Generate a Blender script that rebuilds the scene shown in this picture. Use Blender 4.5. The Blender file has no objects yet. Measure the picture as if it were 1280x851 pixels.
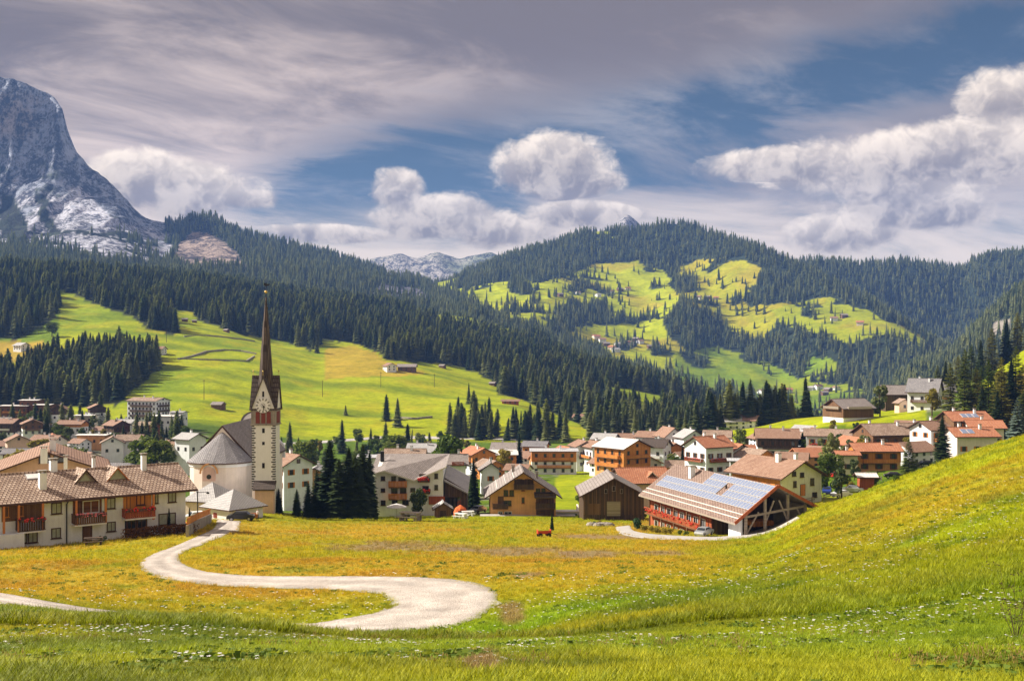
import bpy, math, random
import numpy as np
from mathutils import Vector, Matrix
random.seed(7); RNG = np.random.default_rng(11)
SC = bpy.context.scene
COL = SC.collection
R = math.radians
F = 1372.0          # focal length expressed in pixels of the 1280 px wide photograph
HY = 440.0          # image row of the true horizon
# ------------------------------------------------------------------ camera
cam_d = bpy.data.cameras.new('camera'); cam = bpy.data.objects.new('camera', cam_d); COL.objects.link(cam)
cam.location = (0, 0, 0); cam.rotation_euler = (R(90), 0, 0)
cam_d.sensor_width = 36; cam_d.lens = 36*F/1280; cam_d.shift_y = 14.5/1280
cam_d.clip_start = 0.3; cam_d.clip_end = 30000
SC.camera = cam
# ------------------------------------------------------------------ light
SUN_DIR = Vector((-0.95, 0.17, 0.0)).normalized(); SUN_EL = R(37)
SUN_VEC = Vector((SUN_DIR.x*math.cos(SUN_EL), SUN_DIR.y*math.cos(SUN_EL), math.sin(SUN_EL)))
sl = bpy.data.lights.new('sun', 'SUN'); sl.energy = 5.0; sl.angle = R(0.6); sl.color = (1.0, 0.92, 0.78)
sun = bpy.data.objects.new('sun', sl); COL.objects.link(sun)
sun.rotation_euler = (-SUN_VEC).to_track_quat('-Z', 'Y').to_euler()
sun.location = (-60, 40, 80)
SC.view_settings.view_transform = 'Standard'; SC.view_settings.look = 'None'
SC.view_settings.gamma = 1; SC.view_settings.exposure = 0.93; SC.view_settings.use_curve_mapping = False
SC.render.engine = 'CYCLES'
SC.cycles.use_denoising = True
SC.cycles.max_bounces = 4; SC.cycles.diffuse_bounces = 2; SC.cycles.glossy_bounces = 2
SC.cycles.transmission_bounces = 2; SC.cycles.transparent_max_bounces = 4; SC.cycles.volume_bounces = 0
SC.cycles.sample_clamp_indirect = 4

# ------------------------------------------------------------------ node expression helper
class E:
    """a socket with arithmetic"""
    nt = None
    def __init__(s, sock): s.s = sock
    @staticmethod
    def put(inp, v):
        if isinstance(v, E): E.nt.links.new(v.s, inp)
        else: inp.default_value = v
    @staticmethod
    def m(op, *a, clamp=False):
        n = E.nt.nodes.new('ShaderNodeMath'); n.operation = op; n.use_clamp = clamp
        for i, v in enumerate(a): E.put(n.inputs[i], v)
        return E(n.outputs[0])
    def __add__(s, o): return E.m('ADD', s, o)
    __radd__ = __add__
    def __sub__(s, o): return E.m('SUBTRACT', s, o)
    def __rsub__(s, o): return E.m('SUBTRACT', o, s)
    def __mul__(s, o): return E.m('MULTIPLY', s, o)
    __rmul__ = __mul__
    def __truediv__(s, o): return E.m('DIVIDE', s, o)
def ss(x, a, b):
    n = E.nt.nodes.new('ShaderNodeMapRange'); n.interpolation_type = 'SMOOTHSTEP'
    E.put(n.inputs[0], x); n.inputs[1].default_value = a; n.inputs[2].default_value = b
    n.inputs[3].default_value = 0; n.inputs[4].default_value = 1
    return E(n.outputs[0])
def cxyz(x, y, z):
    n = E.nt.nodes.new('ShaderNodeCombineXYZ')
    for i, v in enumerate((x, y, z)): E.put(n.inputs[i], v)
    return E(n.outputs[0])
def noise(vec, scale, detail=5, rough=0.55, dist=0.0):
    n = E.nt.nodes.new('ShaderNodeTexNoise')
    if vec is not None: E.put(n.inputs['Vector'], vec)
    n.inputs['Scale'].default_value = scale; n.inputs['Detail'].default_value = detail
    n.inputs['Roughness'].default_value = rough; n.inputs['Distortion'].default_value = dist
    return E(n.outputs[0])
def mixc(f, a, b, blend='MIX'):
    n = E.nt.nodes.new('ShaderNodeMix'); n.data_type = 'RGBA'; n.blend_type = blend
    E.put(n.inputs[0], f)
    for k, v in ((6, a), (7, b)):
        if isinstance(v, E): E.nt.links.new(v.s, n.inputs[k])
        else: n.inputs[k].default_value = (*v, 1)
    return E(n.outputs[2])
def vmath(op, a, b):
    n = E.nt.nodes.new('ShaderNodeVectorMath'); n.operation = op
    E.put(n.inputs[0], a); E.put(n.inputs[1], b)
    return E(n.outputs[0])

# ------------------------------------------------------------------ world: blue sky with veil cloud and cumulus
W = bpy.data.worlds.new('World'); SC.world = W; W.use_nodes = True
E.nt = W.node_tree; E.nt.nodes.clear()
tc = E.nt.nodes.new('ShaderNodeTexCoord'); DIR = E(tc.outputs['Generated'])
sx = E.nt.nodes.new('ShaderNodeSeparateXYZ'); E.nt.links.new(DIR.s, sx.inputs[0])
X_, Y_, Z_ = (E(sx.outputs[i]) for i in range(3))
sky = E.nt.nodes.new('ShaderNodeTexSky'); sky.sky_type = 'NISHITA'; sky.sun_disc = False
sky.sun_elevation = SUN_EL; sky.sun_rotation = math.atan2(SUN_DIR.x, SUN_DIR.y)
sky.altitude = 1500; sky.air_density = 1.0; sky.dust_density = 0.3; sky.ozone_density = 3.0
blue = mixc(1.0, E(sky.outputs[0]), (0.0270, 0.0285, 0.0255), 'MULTIPLY')
U = E.m('ARCTAN2', X_, Y_) * F                                   # bearing, 1372 units per radian
hyp = E.m('SQRT', X_*X_ + Y_*Y_)
V = E.m('ARCTAN2', Z_, hyp) * F                                  # elevation, same unit
def UV(px, py):
    x = (px-640)/F; z = (HY-py)/F
    return math.atan(x)*F, math.atan2(z, math.hypot(x, 1))*F
# veil cloud high up, drawn out along the wind
zz = E.m('MAXIMUM', Z_, 0.0) + 0.16
vx, vy = X_/zz, Y_/zz
veil_p = cxyz(vx*0.55 + vy*0.30, vy*0.95 - vx*0.5, 0.3)
n1 = noise(veil_p, 1.7, 6, 0.62, 0.6)
n2 = noise(vmath('ADD', veil_p, (3.1, 7.7, 1.0)), 0.9, 4, 0.55, 0.3)
n3 = noise(cxyz(vx*1.1+vy*0.30, vy*1.7-vx*0.9, 2.0), 1.7, 6, 0.64, 0.7)
line = V - (UV(330, 228)[1] + (U - UV(330, 228)[0])*0.152) + (n2-0.5)*90.0     # the open blue lane between the veil and the cumulus
lane = E.m('EXPONENT', (line*line) * (-1.0/(64.0*64.0)))
cov = n1*0.5 + n3*0.5 + ss(V, 110.0, 300.0)*0.20 - lane*0.33*ss(U, -440.0, -200.0) + ss(U*-1.0, 60.0, 560.0)*0.14
veil = ss(cov, 0.36, 0.66)
vdark = ss(n2*0.42 + n3*0.38 + n1*0.20 + ss(V, 220.0, 420.0)*0.14 + ss(U, -350.0, 150.0)*0.07, 0.46, 0.68)
veil_col = mixc(vdark, (0.70, 0.55, 0.45), (0.165, 0.128, 0.112))
veil_col = mixc(ss(V + (n2-0.5)*160.0, 330.0, 470.0)*0.5, veil_col, (0.17, 0.138, 0.125))
veil_col = mixc(ss(V*-1.0, -270.0, -90.0)*0.75, veil_col, (0.72, 0.585, 0.47))
c = mixc(veil, blue, veil_col)
c = mixc(ss(n3*0.6+n1*0.4, 0.44, 0.68)*lane*0.60, c, (0.44, 0.415, 0.40))
# low bright haze band at the horizon
c = mixc(ss(V*-1.0 + (n1-0.5)*190.0, -215.0, -95.0)*0.90, c, (0.88, 0.72, 0.56))
# cumulus
CUM = [(690,210,80,46),(728,228,56,22),(175,225,66,40),(245,238,86,40),(296,248,50,18),(497,240,38,32),(545,272,92,34),(625,288,80,28),(725,268,84,20),
       (985,205,120,24),(1090,208,135,44),(1135,252,112,34),(1230,185,95,46),(1270,120,70,40),(1045,292,74,30),(1185,264,72,26),(400,292,100,14)]
def billow(vec, scale, detail):
    n = E.nt.nodes.new('ShaderNodeTexVoronoi'); n.feature = 'F1'; n.normalize = True
    E.put(n.inputs['Vector'], vec); n.inputs['Scale'].default_value = scale; n.inputs['Detail'].default_value = detail; n.inputs['Roughness'].default_value = 0.55; n.inputs['Lacunarity'].default_value = 2.3
    return 1.0 - E(n.outputs['Distance'])
wn_ = E.nt.nodes.new('ShaderNodeTexNoise'); E.put(wn_.inputs['Vector'], DIR); wn_.inputs['Scale'].default_value = 30.0; wn_.inputs['Detail'].default_value = 3.0; wn_.inputs['Roughness'].default_value = 0.6
warp = vmath('MULTIPLY', vmath('SUBTRACT', E(wn_.outputs['Color']), (0.5, 0.5, 0.5)), (0.035, 0.035, 0.035))
WD = vmath('ADD', DIR, warp)
fine = billow(WD, 17.0, 3.0)
fine2 = billow(vmath('ADD', WD, (-0.009, 0.0, 0.010)), 17.0, 3.0)
big = noise(DIR, 9.0, 3, 0.5)
def cum_dens(voff):
    best = num = den = None
    for (px, py, rx, ry) in CUM:
        u0, v0 = UV(px, py)
        a = (U-u0)*(1.08/rx); b = (V+voff-v0)*(1.10/ry)
        d = 1.0 - (a*a + b*b)
        best = d if best is None else E.m('MAXIMUM', best, d)
        w = E.m('MAXIMUM', d, 0.0) + 0.001
        den = w if den is None else den + w; num = w*b if num is None else num + w*b
    return best, num/den
low = noise(cxyz(X_, Y_, Z_*2.2), 3.2, 3, 0.5)
gen = (low-0.56)*5.0 * ss(E.m('ABSOLUTE', U), 760.0, 1000.0) * ss(V*-1.0, -420.0, -150.0)      # the same fair weather cumulus all round
gen = gen - 1.2*(1.0 - ss(E.m('ABSOLUTE', U), 760.0, 1000.0))
cd_, hgt = cum_dens(0.0)
d0 = E.m('MAXIMUM', E.m('MAXIMUM', cd_, gen), -1.2)
d1 = d0
wsp = noise(cxyz(X_, Y_*0.6, Z_*2.0), 22.0, 6, 0.66, 0.6)
dd = d0 + (fine-0.62)*2.0 + (big-0.5)*0.9 + (wsp-0.5)*1.3
alpha = ss(dd, -0.05, 0.62)
shade = ss(dd*0.34 - hgt*0.80 + (big-0.5)*0.9, -0.75, 0.90)
relief = ss((fine-fine2)*1.0 + (wsp-0.5)*0.10, -0.11, 0.11)
lum = E.m('ADD', (1.0-shade)*0.62, relief*0.52 - 0.06, clamp=True)
cum_col = mixc(lum, (0.25, 0.200, 0.168), (1.08, 0.90, 0.70))
c = mixc(alpha*0.93, c, cum_col)
c = mixc(ss(Z_*-1.0, 0.0, 0.05), c, (0.12, 0.13, 0.10))
bg = E.nt.nodes.new('ShaderNodeBackground'); E.put(bg.inputs[0], c); bg.inputs[1].default_value = 0.74
wo = E.nt.nodes.new('ShaderNodeOutputWorld'); E.nt.links.new(bg.outputs[0], wo.inputs[0])
W.cycles.sampling_method = 'MANUAL'; W.cycles.sample_map_resolution = 512

# ------------------------------------------------------------------ mesh helpers
def link(o, parent=None):
    COL.objects.link(o)
    if parent is not None: o.parent = parent
    return o
def tag(o, label=None, cat=None, group=None, kind=None):
    if label: o['label'] = label
    if cat: o['category'] = cat
    if group: o['group'] = group
    if kind: o['kind'] = kind
    return o
def empty(name, loc, rz=0.0):
    o = bpy.data.objects.new(name, None); o.empty_display_size = 0.5
    o.location = loc; o.rotation_euler = (0, 0, rz); COL.objects.link(o); return o
class MB:
    def __init__(s): s.v = []; s.f = []; s.m = []
    def add(s, vs, fs, mi=0):
        b = len(s.v); s.v.extend([tuple(p) for p in vs])
        for f in fs: s.f.append(tuple(b+i for i in f)); s.m.append(mi)
        return s
    def box(s, x0, y0, z0, x1, y1, z1, mi=0):
        return s.add([(x0,y0,z0),(x1,y0,z0),(x1,y1,z0),(x0,y1,z0),(x0,y0,z1),(x1,y0,z1),(x1,y1,z1),(x0,y1,z1)],
              [(0,3,2,1),(4,5,6,7),(0,1,5,4),(1,2,6,5),(2,3,7,6),(3,0,4,7)], mi)
    def bar(s, a, b, w, h, mi=0):
        a = Vector(a); b = Vector(b); d = (b-a).normalized()
        up = Vector((0,0,1)) if abs(d.z) < .95 else Vector((1,0,0))
        r = d.cross(up).normalized()*(w/2); u = r.cross(d).normalized()*(h/2)
        vs = [a-r-u, a+r-u, a+r+u, a-r+u, b-r-u, b+r-u, b+r+u, b-r+u]
        return s.add(vs, [(0,3,2,1),(4,5,6,7),(0,1,5,4),(1,2,6,5),(2,3,7,6),(3,0,4,7)], mi)
    def extr(s, poly, x0, x1, mi=0, ax='x', cap=None):
        """polygon (a,b) extruded: ax 'x' -> (t,a,b), 'y' -> (a,t,b), 'z' -> (a,b,t)"""
        n = len(poly); g = {'x': lambda t, a, b: (t,a,b), 'y': lambda t, a, b: (a,t,b), 'z': lambda t, a, b: (a,b,t)}[ax]
        vs = [g(x0,*p) for p in poly] + [g(x1,*p) for p in poly]
        s.add(vs, [(i, (i+1) % n, n+(i+1) % n, n+i) for i in range(n)], mi)
        s.add(vs, [tuple(range(n-1,-1,-1)), tuple(range(n,2*n))], mi if cap is None else cap)
        return s
    def tube(s, pts, rad, n=8, mi=0, cap=True):
        pts = [Vector(p) for p in pts]; rings = []
        for i, p in enumerate(pts):
            d = (pts[min(i+1,len(pts)-1)]-pts[max(i-1,0)]).normalized()
            a = d.cross(Vector((0,0,1)) if abs(d.z) < .9 else Vector((1,0,0))).normalized(); b = d.cross(a)
            r = rad[i] if isinstance(rad, (list, tuple)) else rad
            rings.append([p + (a*math.cos(2*math.pi*k/n)+b*math.sin(2*math.pi*k/n))*r for k in range(n)])
        vs = [q for r_ in rings for q in r_]
        fs = [(i*n+k, i*n+(k+1) % n, (i+1)*n+(k+1) % n, (i+1)*n+k) for i in range(len(pts)-1) for k in range(n)]
        if cap: fs += [tuple(range(n-1,-1,-1)), tuple((len(pts)-1)*n+k for k in range(n))]
        return s.add(vs, fs, mi)
    def lathe(s, prof, n=12, c=(0,0,0), mi=0, a0=0.0):
        vs = [(c[0]+r*math.cos(a0+2*math.pi*k/n), c[1]+r*math.sin(a0+2*math.pi*k/n), c[2]+z) for r, z in prof for k in range(n)]
        fs = [(i*n+k, i*n+(k+1) % n, (i+1)*n+(k+1) % n, (i+1)*n+k) for i in range(len(prof)-1) for k in range(n)]
        fs += [tuple(range(n-1,-1,-1)), tuple((len(prof)-1)*n+k for k in range(n))]
        return s.add(vs, fs, mi)
    def mesh(s, name, mats, smooth=False):
        me = bpy.data.meshes.new(name); me.from_pydata(s.v, [], s.f)
        for m in (mats if isinstance(mats, (list, tuple)) else [mats]): me.materials.append(m)
        me.polygons.foreach_set('material_index', s.m)
        if smooth: me.polygons.foreach_set('use_smooth', [True]*len(s.f))
        me.update(); return me
    def build(s, name, mats, parent=None, smooth=False):
        return link(bpy.data.objects.new(name, s.mesh(name, mats, smooth)), parent)
def np_mesh(name, verts, quads, mat, tris=False):
    me = bpy.data.meshes.new(name)
    k = 3 if tris else 4
    me.vertices.add(len(verts)); me.vertices.foreach_set('co', np.asarray(verts, np.float32).ravel())
    me.loops.add(len(quads)*k); me.loops.foreach_set('vertex_index', np.asarray(quads, np.int32).ravel())
    me.polygons.add(len(quads)); me.polygons.foreach_set('loop_start', np.arange(0, len(quads)*k, k, dtype=np.int32))
    me.polygons.foreach_set('loop_total', np.full(len(quads), k, np.int32))
    me.materials.append(mat); me.update(calc_edges=True); return me

# ------------------------------------------------------------------ materials
MATS = {}
def newmat(name):
    m = bpy.data.materials.new(name); m.use_nodes = True; E.nt = m.node_tree
    b = m.node_tree.nodes['Principled BSDF']; b.inputs['Specular IOR Level'].default_value = 0.25
    b.inputs['Roughness'].default_value = 0.8
    MATS[name] = m; return m, b
def objco():
    n = E.nt.nodes.new('ShaderNodeTexCoord'); return E(n.outputs['Object'])
def geopos():
    n = E.nt.nodes.new('ShaderNodeNewGeometry'); return E(n.outputs['Position'])
def bump(b, h, strength=0.4, dist=0.05):
    n = E.nt.nodes.new('ShaderNodeBump'); n.inputs['Strength'].default_value = strength; n.inputs['Distance'].default_value = dist
    E.put(n.inputs['Height'], h); E.nt.links.new(n.outputs[0], b.inputs['Normal'])
def plaster(name, col, var=0.12):
    m, b = newmat(name); p = objco()
    n = noise(p, 0.55, 6, 0.6); f = noise(p, 6.0, 5, 0.65)
    dk = tuple(x*(1-var*2.2) for x in col)
    s_ = E.nt.nodes.new('ShaderNodeSeparateXYZ'); E.nt.links.new(p.s, s_.inputs[0])
    streak = noise(cxyz(E(s_.outputs[0])*3.0, E(s_.outputs[1])*3.0, E(s_.outputs[2])*0.25), 1.2, 4, 0.6)
    E.put(b.inputs['Base Color'], mixc(ss(n*0.45+f*0.2+streak*0.35, 0.40, 0.66), col, dk))
    bump(b, f, 0.25, 0.03); b.inputs['Roughness'].default_value = 0.9; return m
def wood(name, a, c_, vertical=True, sc=1.0):
    m, b = newmat(name); p = objco()
    s_ = E.nt.nodes.new('ShaderNodeSeparateXYZ'); E.nt.links.new(p.s, s_.inputs[0])
    x, y, z = (E(s_.outputs[i]) for i in range(3)); h = x + y
    if vertical: board = E.m('FLOOR', h*(5.0*sc)); gap = E.m('FRACT', h*(5.0*sc)); grain = cxyz(h*14.0, 0.0, z*0.9)
    else: board = E.m('FLOOR', z*(5.0*sc)); gap = E.m('FRACT', z*(5.0*sc)); grain = cxyz(h*0.9, 0.0, z*14.0)
    wn = E.nt.nodes.new('ShaderNodeTexWhiteNoise'); wn.noise_dimensions = '1D'; E.put(wn.inputs['W'], board)
    g = noise(grain, 1.0, 5, 0.6); big_ = noise(p, 0.35, 4, 0.55)
    f = ss(g*0.5 + E(wn.outputs[0])*0.35 + big_*0.4, 0.35, 0.9)
    col = mixc(f, a, c_)
    edge = ss(E.m('ABSOLUTE', gap-0.5), 0.42, 0.5)
    E.put(b.inputs['Base Color'], mixc(edge*0.75, col, tuple(x*0.25 for x in a)))
    bump(b, g*0.3 - edge, 0.5, 0.03); b.inputs['Roughness'].default_value = 0.75; return m
def tiles(name, a, c_, dark, tw=0.38, th=0.36, mort=0.035, blot=0.35):
    m, b = newmat(name); p = objco()
    t = E.nt.nodes.new('ShaderNodeTexBrick'); E.put(t.inputs['Vector'], p)
    t.inputs['Scale'].default_value = 1.0; t.inputs['Brick Width'].default_value = tw; t.inputs['Row Height'].default_value = th
    t.inputs['Mortar Size'].default_value = mort; t.inputs['Mortar Smooth'].default_value = 0.3; t.inputs['Bias'].default_value = 0.0
    t.inputs['Color1'].default_value = (*a, 1); t.inputs['Color2'].default_value = (*c_, 1); t.inputs['Mortar'].default_value = (*dark, 1)
    n = noise(p, 0.45, 5, 0.6); f = noise(p, 3.2, 4, 0.6)
    col = mixc(ss(n*0.6+f*0.4, 0.45, 0.68)*blot, E(t.outputs[0]), dark)
    E.put(b.inputs['Base Color'], col)
    bump(b, E(t.outputs[1])*-1.0 + f*0.35, 0.7, 0.05); b.inputs['Roughness'].default_value = 0.7; return m
def plain(name, col, rough=0.6, metal=0.0, spec=0.3, var=0.15, sc=2.0):
    m, b = newmat(name); p = objco()
    E.put(b.inputs['Base Color'], mixc(ss(noise(p, sc, 5, 0.6), 0.35, 0.7), col, tuple(x*(1-var) for x in col)))
    b.inputs['Roughness'].default_value = rough; b.inputs['Metallic'].default_value = metal
    b.inputs['Specular IOR Level'].default_value = spec; return m
def leafy(name, a, c_, trans=0.25, hue=0.5):
    m, b = newmat(name)
    oi = E.nt.nodes.new('ShaderNodeObjectInfo'); g = E.nt.nodes.new('ShaderNodeNewGeometry')
    p = E(g.outputs['Position'])
    r = E(oi.outputs['Random'])*0.65 + E(g.outputs['Random Per Island'])*0.35 + noise(p, 0.02, 2)*0.15
    col = mixc(ss(r, 0.2, 0.95), a, c_)
    E.put(b.inputs['Base Color'], col); b.inputs['Roughness'].default_value = 0.7; b.inputs['Specular IOR Level'].default_value = 0.15
    t = E.nt.nodes.new('ShaderNodeBsdfTranslucent'); E.put(t.inputs[0], mixc(1.0, col, (1.5, 1.6, 0.8), 'MULTIPLY'))
    mx = E.nt.nodes.new('ShaderNodeMixShader'); mx.inputs[0].default_value = trans
    E.nt.links.new(b.outputs[0], mx.inputs[1]); E.nt.links.new(t.outputs[0], mx.inputs[2])
    E.nt.links.new(mx.outputs[0], m.node_tree.nodes['Material Output'].inputs[0]); return m
M = MATS
plaster('white', (0.82, 0.84, 0.89), 0.07); plaster('cream', (0.82, 0.72, 0.66), 0.08); plaster('pink', (0.70, 0.48, 0.40), 0.1)
plaster('orange_plaster', (0.76, 0.40, 0.17), 0.12); plaster('pale_green', (0.70, 0.73, 0.68)); plaster('grey_plaster', (0.42, 0.42, 0.42))
plaster('stone', (0.36, 0.32, 0.28), 0.22); plaster('clean_white', (0.83, 0.83, 0.87), 0.04)
wood('wood_orange', (0.52, 0.18, 0.035), (0.72, 0.30, 0.075)); wood('wood_red', (0.30, 0.07, 0.025), (0.42, 0.12, 0.05))
wood('wood_brown', (0.13, 0.065, 0.035), (0.22, 0.12, 0.06)); wood('wood_dark', (0.05, 0.032, 0.022), (0.13, 0.08, 0.05))
wood('wood_plank', (0.12, 0.05, 0.025), (0.24, 0.10, 0.045), False); wood('wood_grey', (0.26, 0.21, 0.17), (0.40, 0.34, 0.28), False)
tiles('tile_pink', (0.42, 0.295, 0.22), (0.64, 0.49, 0.39), (0.16, 0.10, 0.075), 0.42, 0.42, 0.07, 0.65)
tiles('tile_brown', (0.38, 0.225, 0.155), (0.49, 0.32, 0.235), (0.14, 0.07, 0.05), 0.4, 0.4, 0.05)
tiles('tile_barn', (0.27, 0.185, 0.155), (0.36, 0.26, 0.22), (0.12, 0.075, 0.06), 0.4, 0.4, 0.05)
tiles('tile_red', (0.54, 0.22, 0.11), (0.64, 0.31, 0.18), (0.24, 0.08, 0.05), 0.4, 0.4, 0.05)
tiles('slate', (0.30, 0.29, 0.31), (0.42, 0.40, 0.41), (0.12, 0.11, 0.12), 0.32, 0.3, 0.05, 0.6)
tiles('shingle_grey', (0.34, 0.30, 0.29), (0.44, 0.39, 0.37), (0.17, 0.14, 0.13), 0.3, 0.5, 0.05, 0.55)
tiles('shingle_dark', (0.10, 0.078, 0.066), (0.15, 0.118, 0.10), (0.05, 0.035, 0.03), 0.3, 0.3, 0.05, 0.5)
tiles('slate_light', (0.52, 0.50, 0.50), (0.62, 0.60, 0.59), (0.28, 0.27, 0.28), 0.35, 0.3, 0.05, 0.5)
tiles('metal_sheet', (0.48, 0.48, 0.50), (0.52, 0.52, 0.54), (0.30, 0.30, 0.32), 0.6, 9.0, 0.03, 0.3)
tiles('sheet_white', (0.72, 0.69, 0.67), (0.76, 0.73, 0.71), (0.5, 0.48, 0.46), 0.6, 9.0, 0.03, 0.3)
plain('trim_brown', (0.09, 0.045, 0.03), 0.7); plain('trim_white', (0.78, 0.75, 0.72), 0.7); plain('trim_orange', (0.55, 0.2, 0.06), 0.7)
plain('glass', (0.035, 0.04, 0.045), 0.12, 0.0, 0.6, 0.3, 1.0); plain('curtain', (0.42, 0.45, 0.36), 0.25, 0.0, 0.5, 0.3, 1.5)
plain('iron', (0.03, 0.03, 0.032), 0.5); plain('steel', (0.5, 0.5, 0.52), 0.35, 0.6); plain('gold', (0.75, 0.55, 0.2), 0.3, 0.9)
plain('void', (0.02, 0.016, 0.014), 0.9); plain('flower_red', (0.62, 0.05, 0.03), 0.8); plain('flower_pink', (0.75, 0.2, 0.22), 0.8)
plain('louver', (0.22, 0.05, 0.035), 0.8); plain('quoin', (0.035, 0.03, 0.03), 0.9); plain('red_paint', (0.55, 0.06, 0.03), 0.5)
plain('white_paint', (0.8, 0.8, 0.78), 0.45, 0, 0.5, 0.06); plain('car_black', (0.02, 0.022, 0.025), 0.25, 0.2, 0.6); plain('car_silver', (0.5, 0.52, 0.55), 0.3, 0.5, 0.5)
plain('car_white', (0.75, 0.76, 0.78), 0.3, 0.0, 0.5, 0.05); plain('car_blue', (0.03, 0.06, 0.35), 0.3, 0.1, 0.5); plain('car_red', (0.55, 0.03, 0.02), 0.3, 0.1, 0.5)
plain('tyre', (0.02, 0.02, 0.02), 0.9); plain('lamp_glass', (0.7, 0.7, 0.7), 0.1, 0, 0.6)
plain('awning', (0.86, 0.82, 0.80), 0.8); plain('fabric_orange', (0.7, 0.15, 0.04), 0.8); plain('skin', (0.55, 0.33, 0.24), 0.6); plain('cloth_white', (0.75, 0.74, 0.72), 0.9)
plain('cloth_dark', (0.05, 0.06, 0.1), 0.9); plain('panel_frame', (0.72, 0.74, 0.78), 0.35, 0.3); plain('hair', (0.06, 0.035, 0.02), 0.8)
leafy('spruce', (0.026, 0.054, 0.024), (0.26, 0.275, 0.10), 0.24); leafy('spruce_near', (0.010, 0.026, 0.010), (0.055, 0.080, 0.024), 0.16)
leafy('spruce_far', (0.034, 0.066, 0.036), (0.25, 0.275, 0.12), 0.22)
leafy('larch', (0.075, 0.115, 0.02), (0.22, 0.20, 0.035), 0.3); leafy('far_larch', (0.07, 0.105, 0.03), (0.24, 0.25, 0.085), 0.25); leafy('broadleaf', (0.05, 0.085, 0.014), (0.14, 0.17, 0.03), 0.3)
leafy('broadleaf_gold', (0.16, 0.14, 0.02), (0.28, 0.22, 0.04), 0.3); leafy('juniper', (0.03, 0.07, 0.03), (0.07, 0.12, 0.06), 0.15)
leafy('blue_spruce', (0.07, 0.12, 0.10), (0.15, 0.2, 0.17), 0.15)
plain('bark', (0.10, 0.065, 0.045), 0.95, 0, 0.1, 0.5, 3.0)
m, b = newmat('solar_cell'); p = objco()
t = E.nt.nodes.new('ShaderNodeTexBrick'); E.put(t.inputs['Vector'], p); t.offset = 0.0
for k, v in (('Scale',1.0),('Brick Width',0.27),('Row Height',0.27),('Mortar Size',0.008)): t.inputs[k].default_value = v
t.inputs['Color1'].default_value = (0.17,0.21,0.34,1); t.inputs['Color2'].default_value = (0.21,0.25,0.38,1); t.inputs['Mortar'].default_value = (0.45,0.47,0.55,1)
E.put(b.inputs['Base Color'], E(t.outputs[0])); b.inputs['Roughness'].default_value = 0.22; b.inputs['Specular IOR Level'].default_value = 0.7
m, b = newmat('gravel'); p = geopos()
f = noise(p, 7.0, 6, 0.75); g = noise(p, 0.5, 5, 0.6); vo = E.nt.nodes.new('ShaderNodeTexVoronoi'); vo.inputs['Scale'].default_value = 16.0; E.put(vo.inputs['Vector'], p)
at = E.nt.nodes.new('ShaderNodeVertexColor'); at.layer_name = 'Col'
gc_ = mixc(ss(f*0.55+g*0.35+E(vo.outputs['Distance'])*0.3, 0.38, 0.78), (0.78, 0.71, 0.66), (0.40, 0.335, 0.29))
E.put(b.inputs['Base Color'], mixc(1.0, gc_, E(at.outputs[0]), 'MULTIPLY'))
bump(b, f+E(vo.outputs['Distance']), 0.9, 0.06); b.inputs['Roughness'].default_value = 0.95
m, b = newmat('asphalt_pale'); p = geopos(); f = noise(p, 0.8, 6, 0.6)
E.put(b.inputs['Base Color'], mixc(ss(f, 0.35, 0.7), (0.50, 0.47, 0.45), (0.38, 0.35, 0.33)))
def terrain_mat(name, fs, detail_scales, bstr, bdist, contrast=0.55):
    m, b = newmat(name); p = geopos()
    at = E.nt.nodes.new('ShaderNodeVertexColor'); at.layer_name = 'Col'
    n = None
    for sc_, w in detail_scales:
        t = noise(p, sc_, 6, 0.65)*w; n = t if n is None else n + t
    k = ss(n, 0.30, 0.70)
    dark = mixc(1.0, E(at.outputs[0]), (1-contrast, 1-contrast*0.85, 1-contrast), 'MULTIPLY')
    lite = mixc(1.0, E(at.outputs[0]), (1.22, 1.16, 1.1), 'MULTIPLY')
    E.put(b.inputs['Base Color'], mixc(k, dark, lite))
    bump(b, n, bstr, bdist); b.inputs['Roughness'].default_value = 0.95; b.inputs['Specular IOR Level'].default_value = 0.1
    return m
terrain_mat('ground_near', None, [(9.0, 0.45), (1.6, 0.3), (0.25, 0.25)], 0.8, 0.10, 0.72)
terrain_mat('ground_mid', None, [(0.22, 0.4), (0.045, 0.35), (0.9, 0.25)], 1.0, 1.2, 0.58)
terrain_mat('ground_far', None, [(0.035, 0.4), (0.12, 0.35), (0.010, 0.25)], 0.9, 5.0, 0.5)
m, b = newmat('rock'); p = geopos()
at = E.nt.nodes.new('ShaderNodeVertexColor'); at.layer_name = 'Col'
s_ = E.nt.nodes.new('ShaderNodeSeparateXYZ'); E.nt.links.new(p.s, s_.inputs[0])
st = cxyz(E(s_.outputs[0]), E(s_.outputs[1])*0.6, E(s_.outputs[2])*0.33)
n1 = noise(st, 0.030, 8, 0.72, 0.6); n2 = noise(p, 0.10, 6, 0.72); n3 = noise(cxyz(E(s_.outputs[0])*0.3, E(s_.outputs[1])*0.3, E(s_.outputs[2])*2.0), 0.02, 5, 0.6)
k = ss(n1*0.5+n2*0.38+n3*0.12, 0.44, 0.56)
E.put(b.inputs['Base Color'], mixc(k, mixc(1.0, E(at.outputs[0]), (0.16, 0.165, 0.21), 'MULTIPLY'), mixc(1.0, E(at.outputs[0]), (1.65, 1.6, 1.55), 'MULTIPLY')))
bump(b, n1*1.2+n2*0.6, 1.0, 18.0); b.inputs['Roughness'].default_value = 0.95
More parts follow.
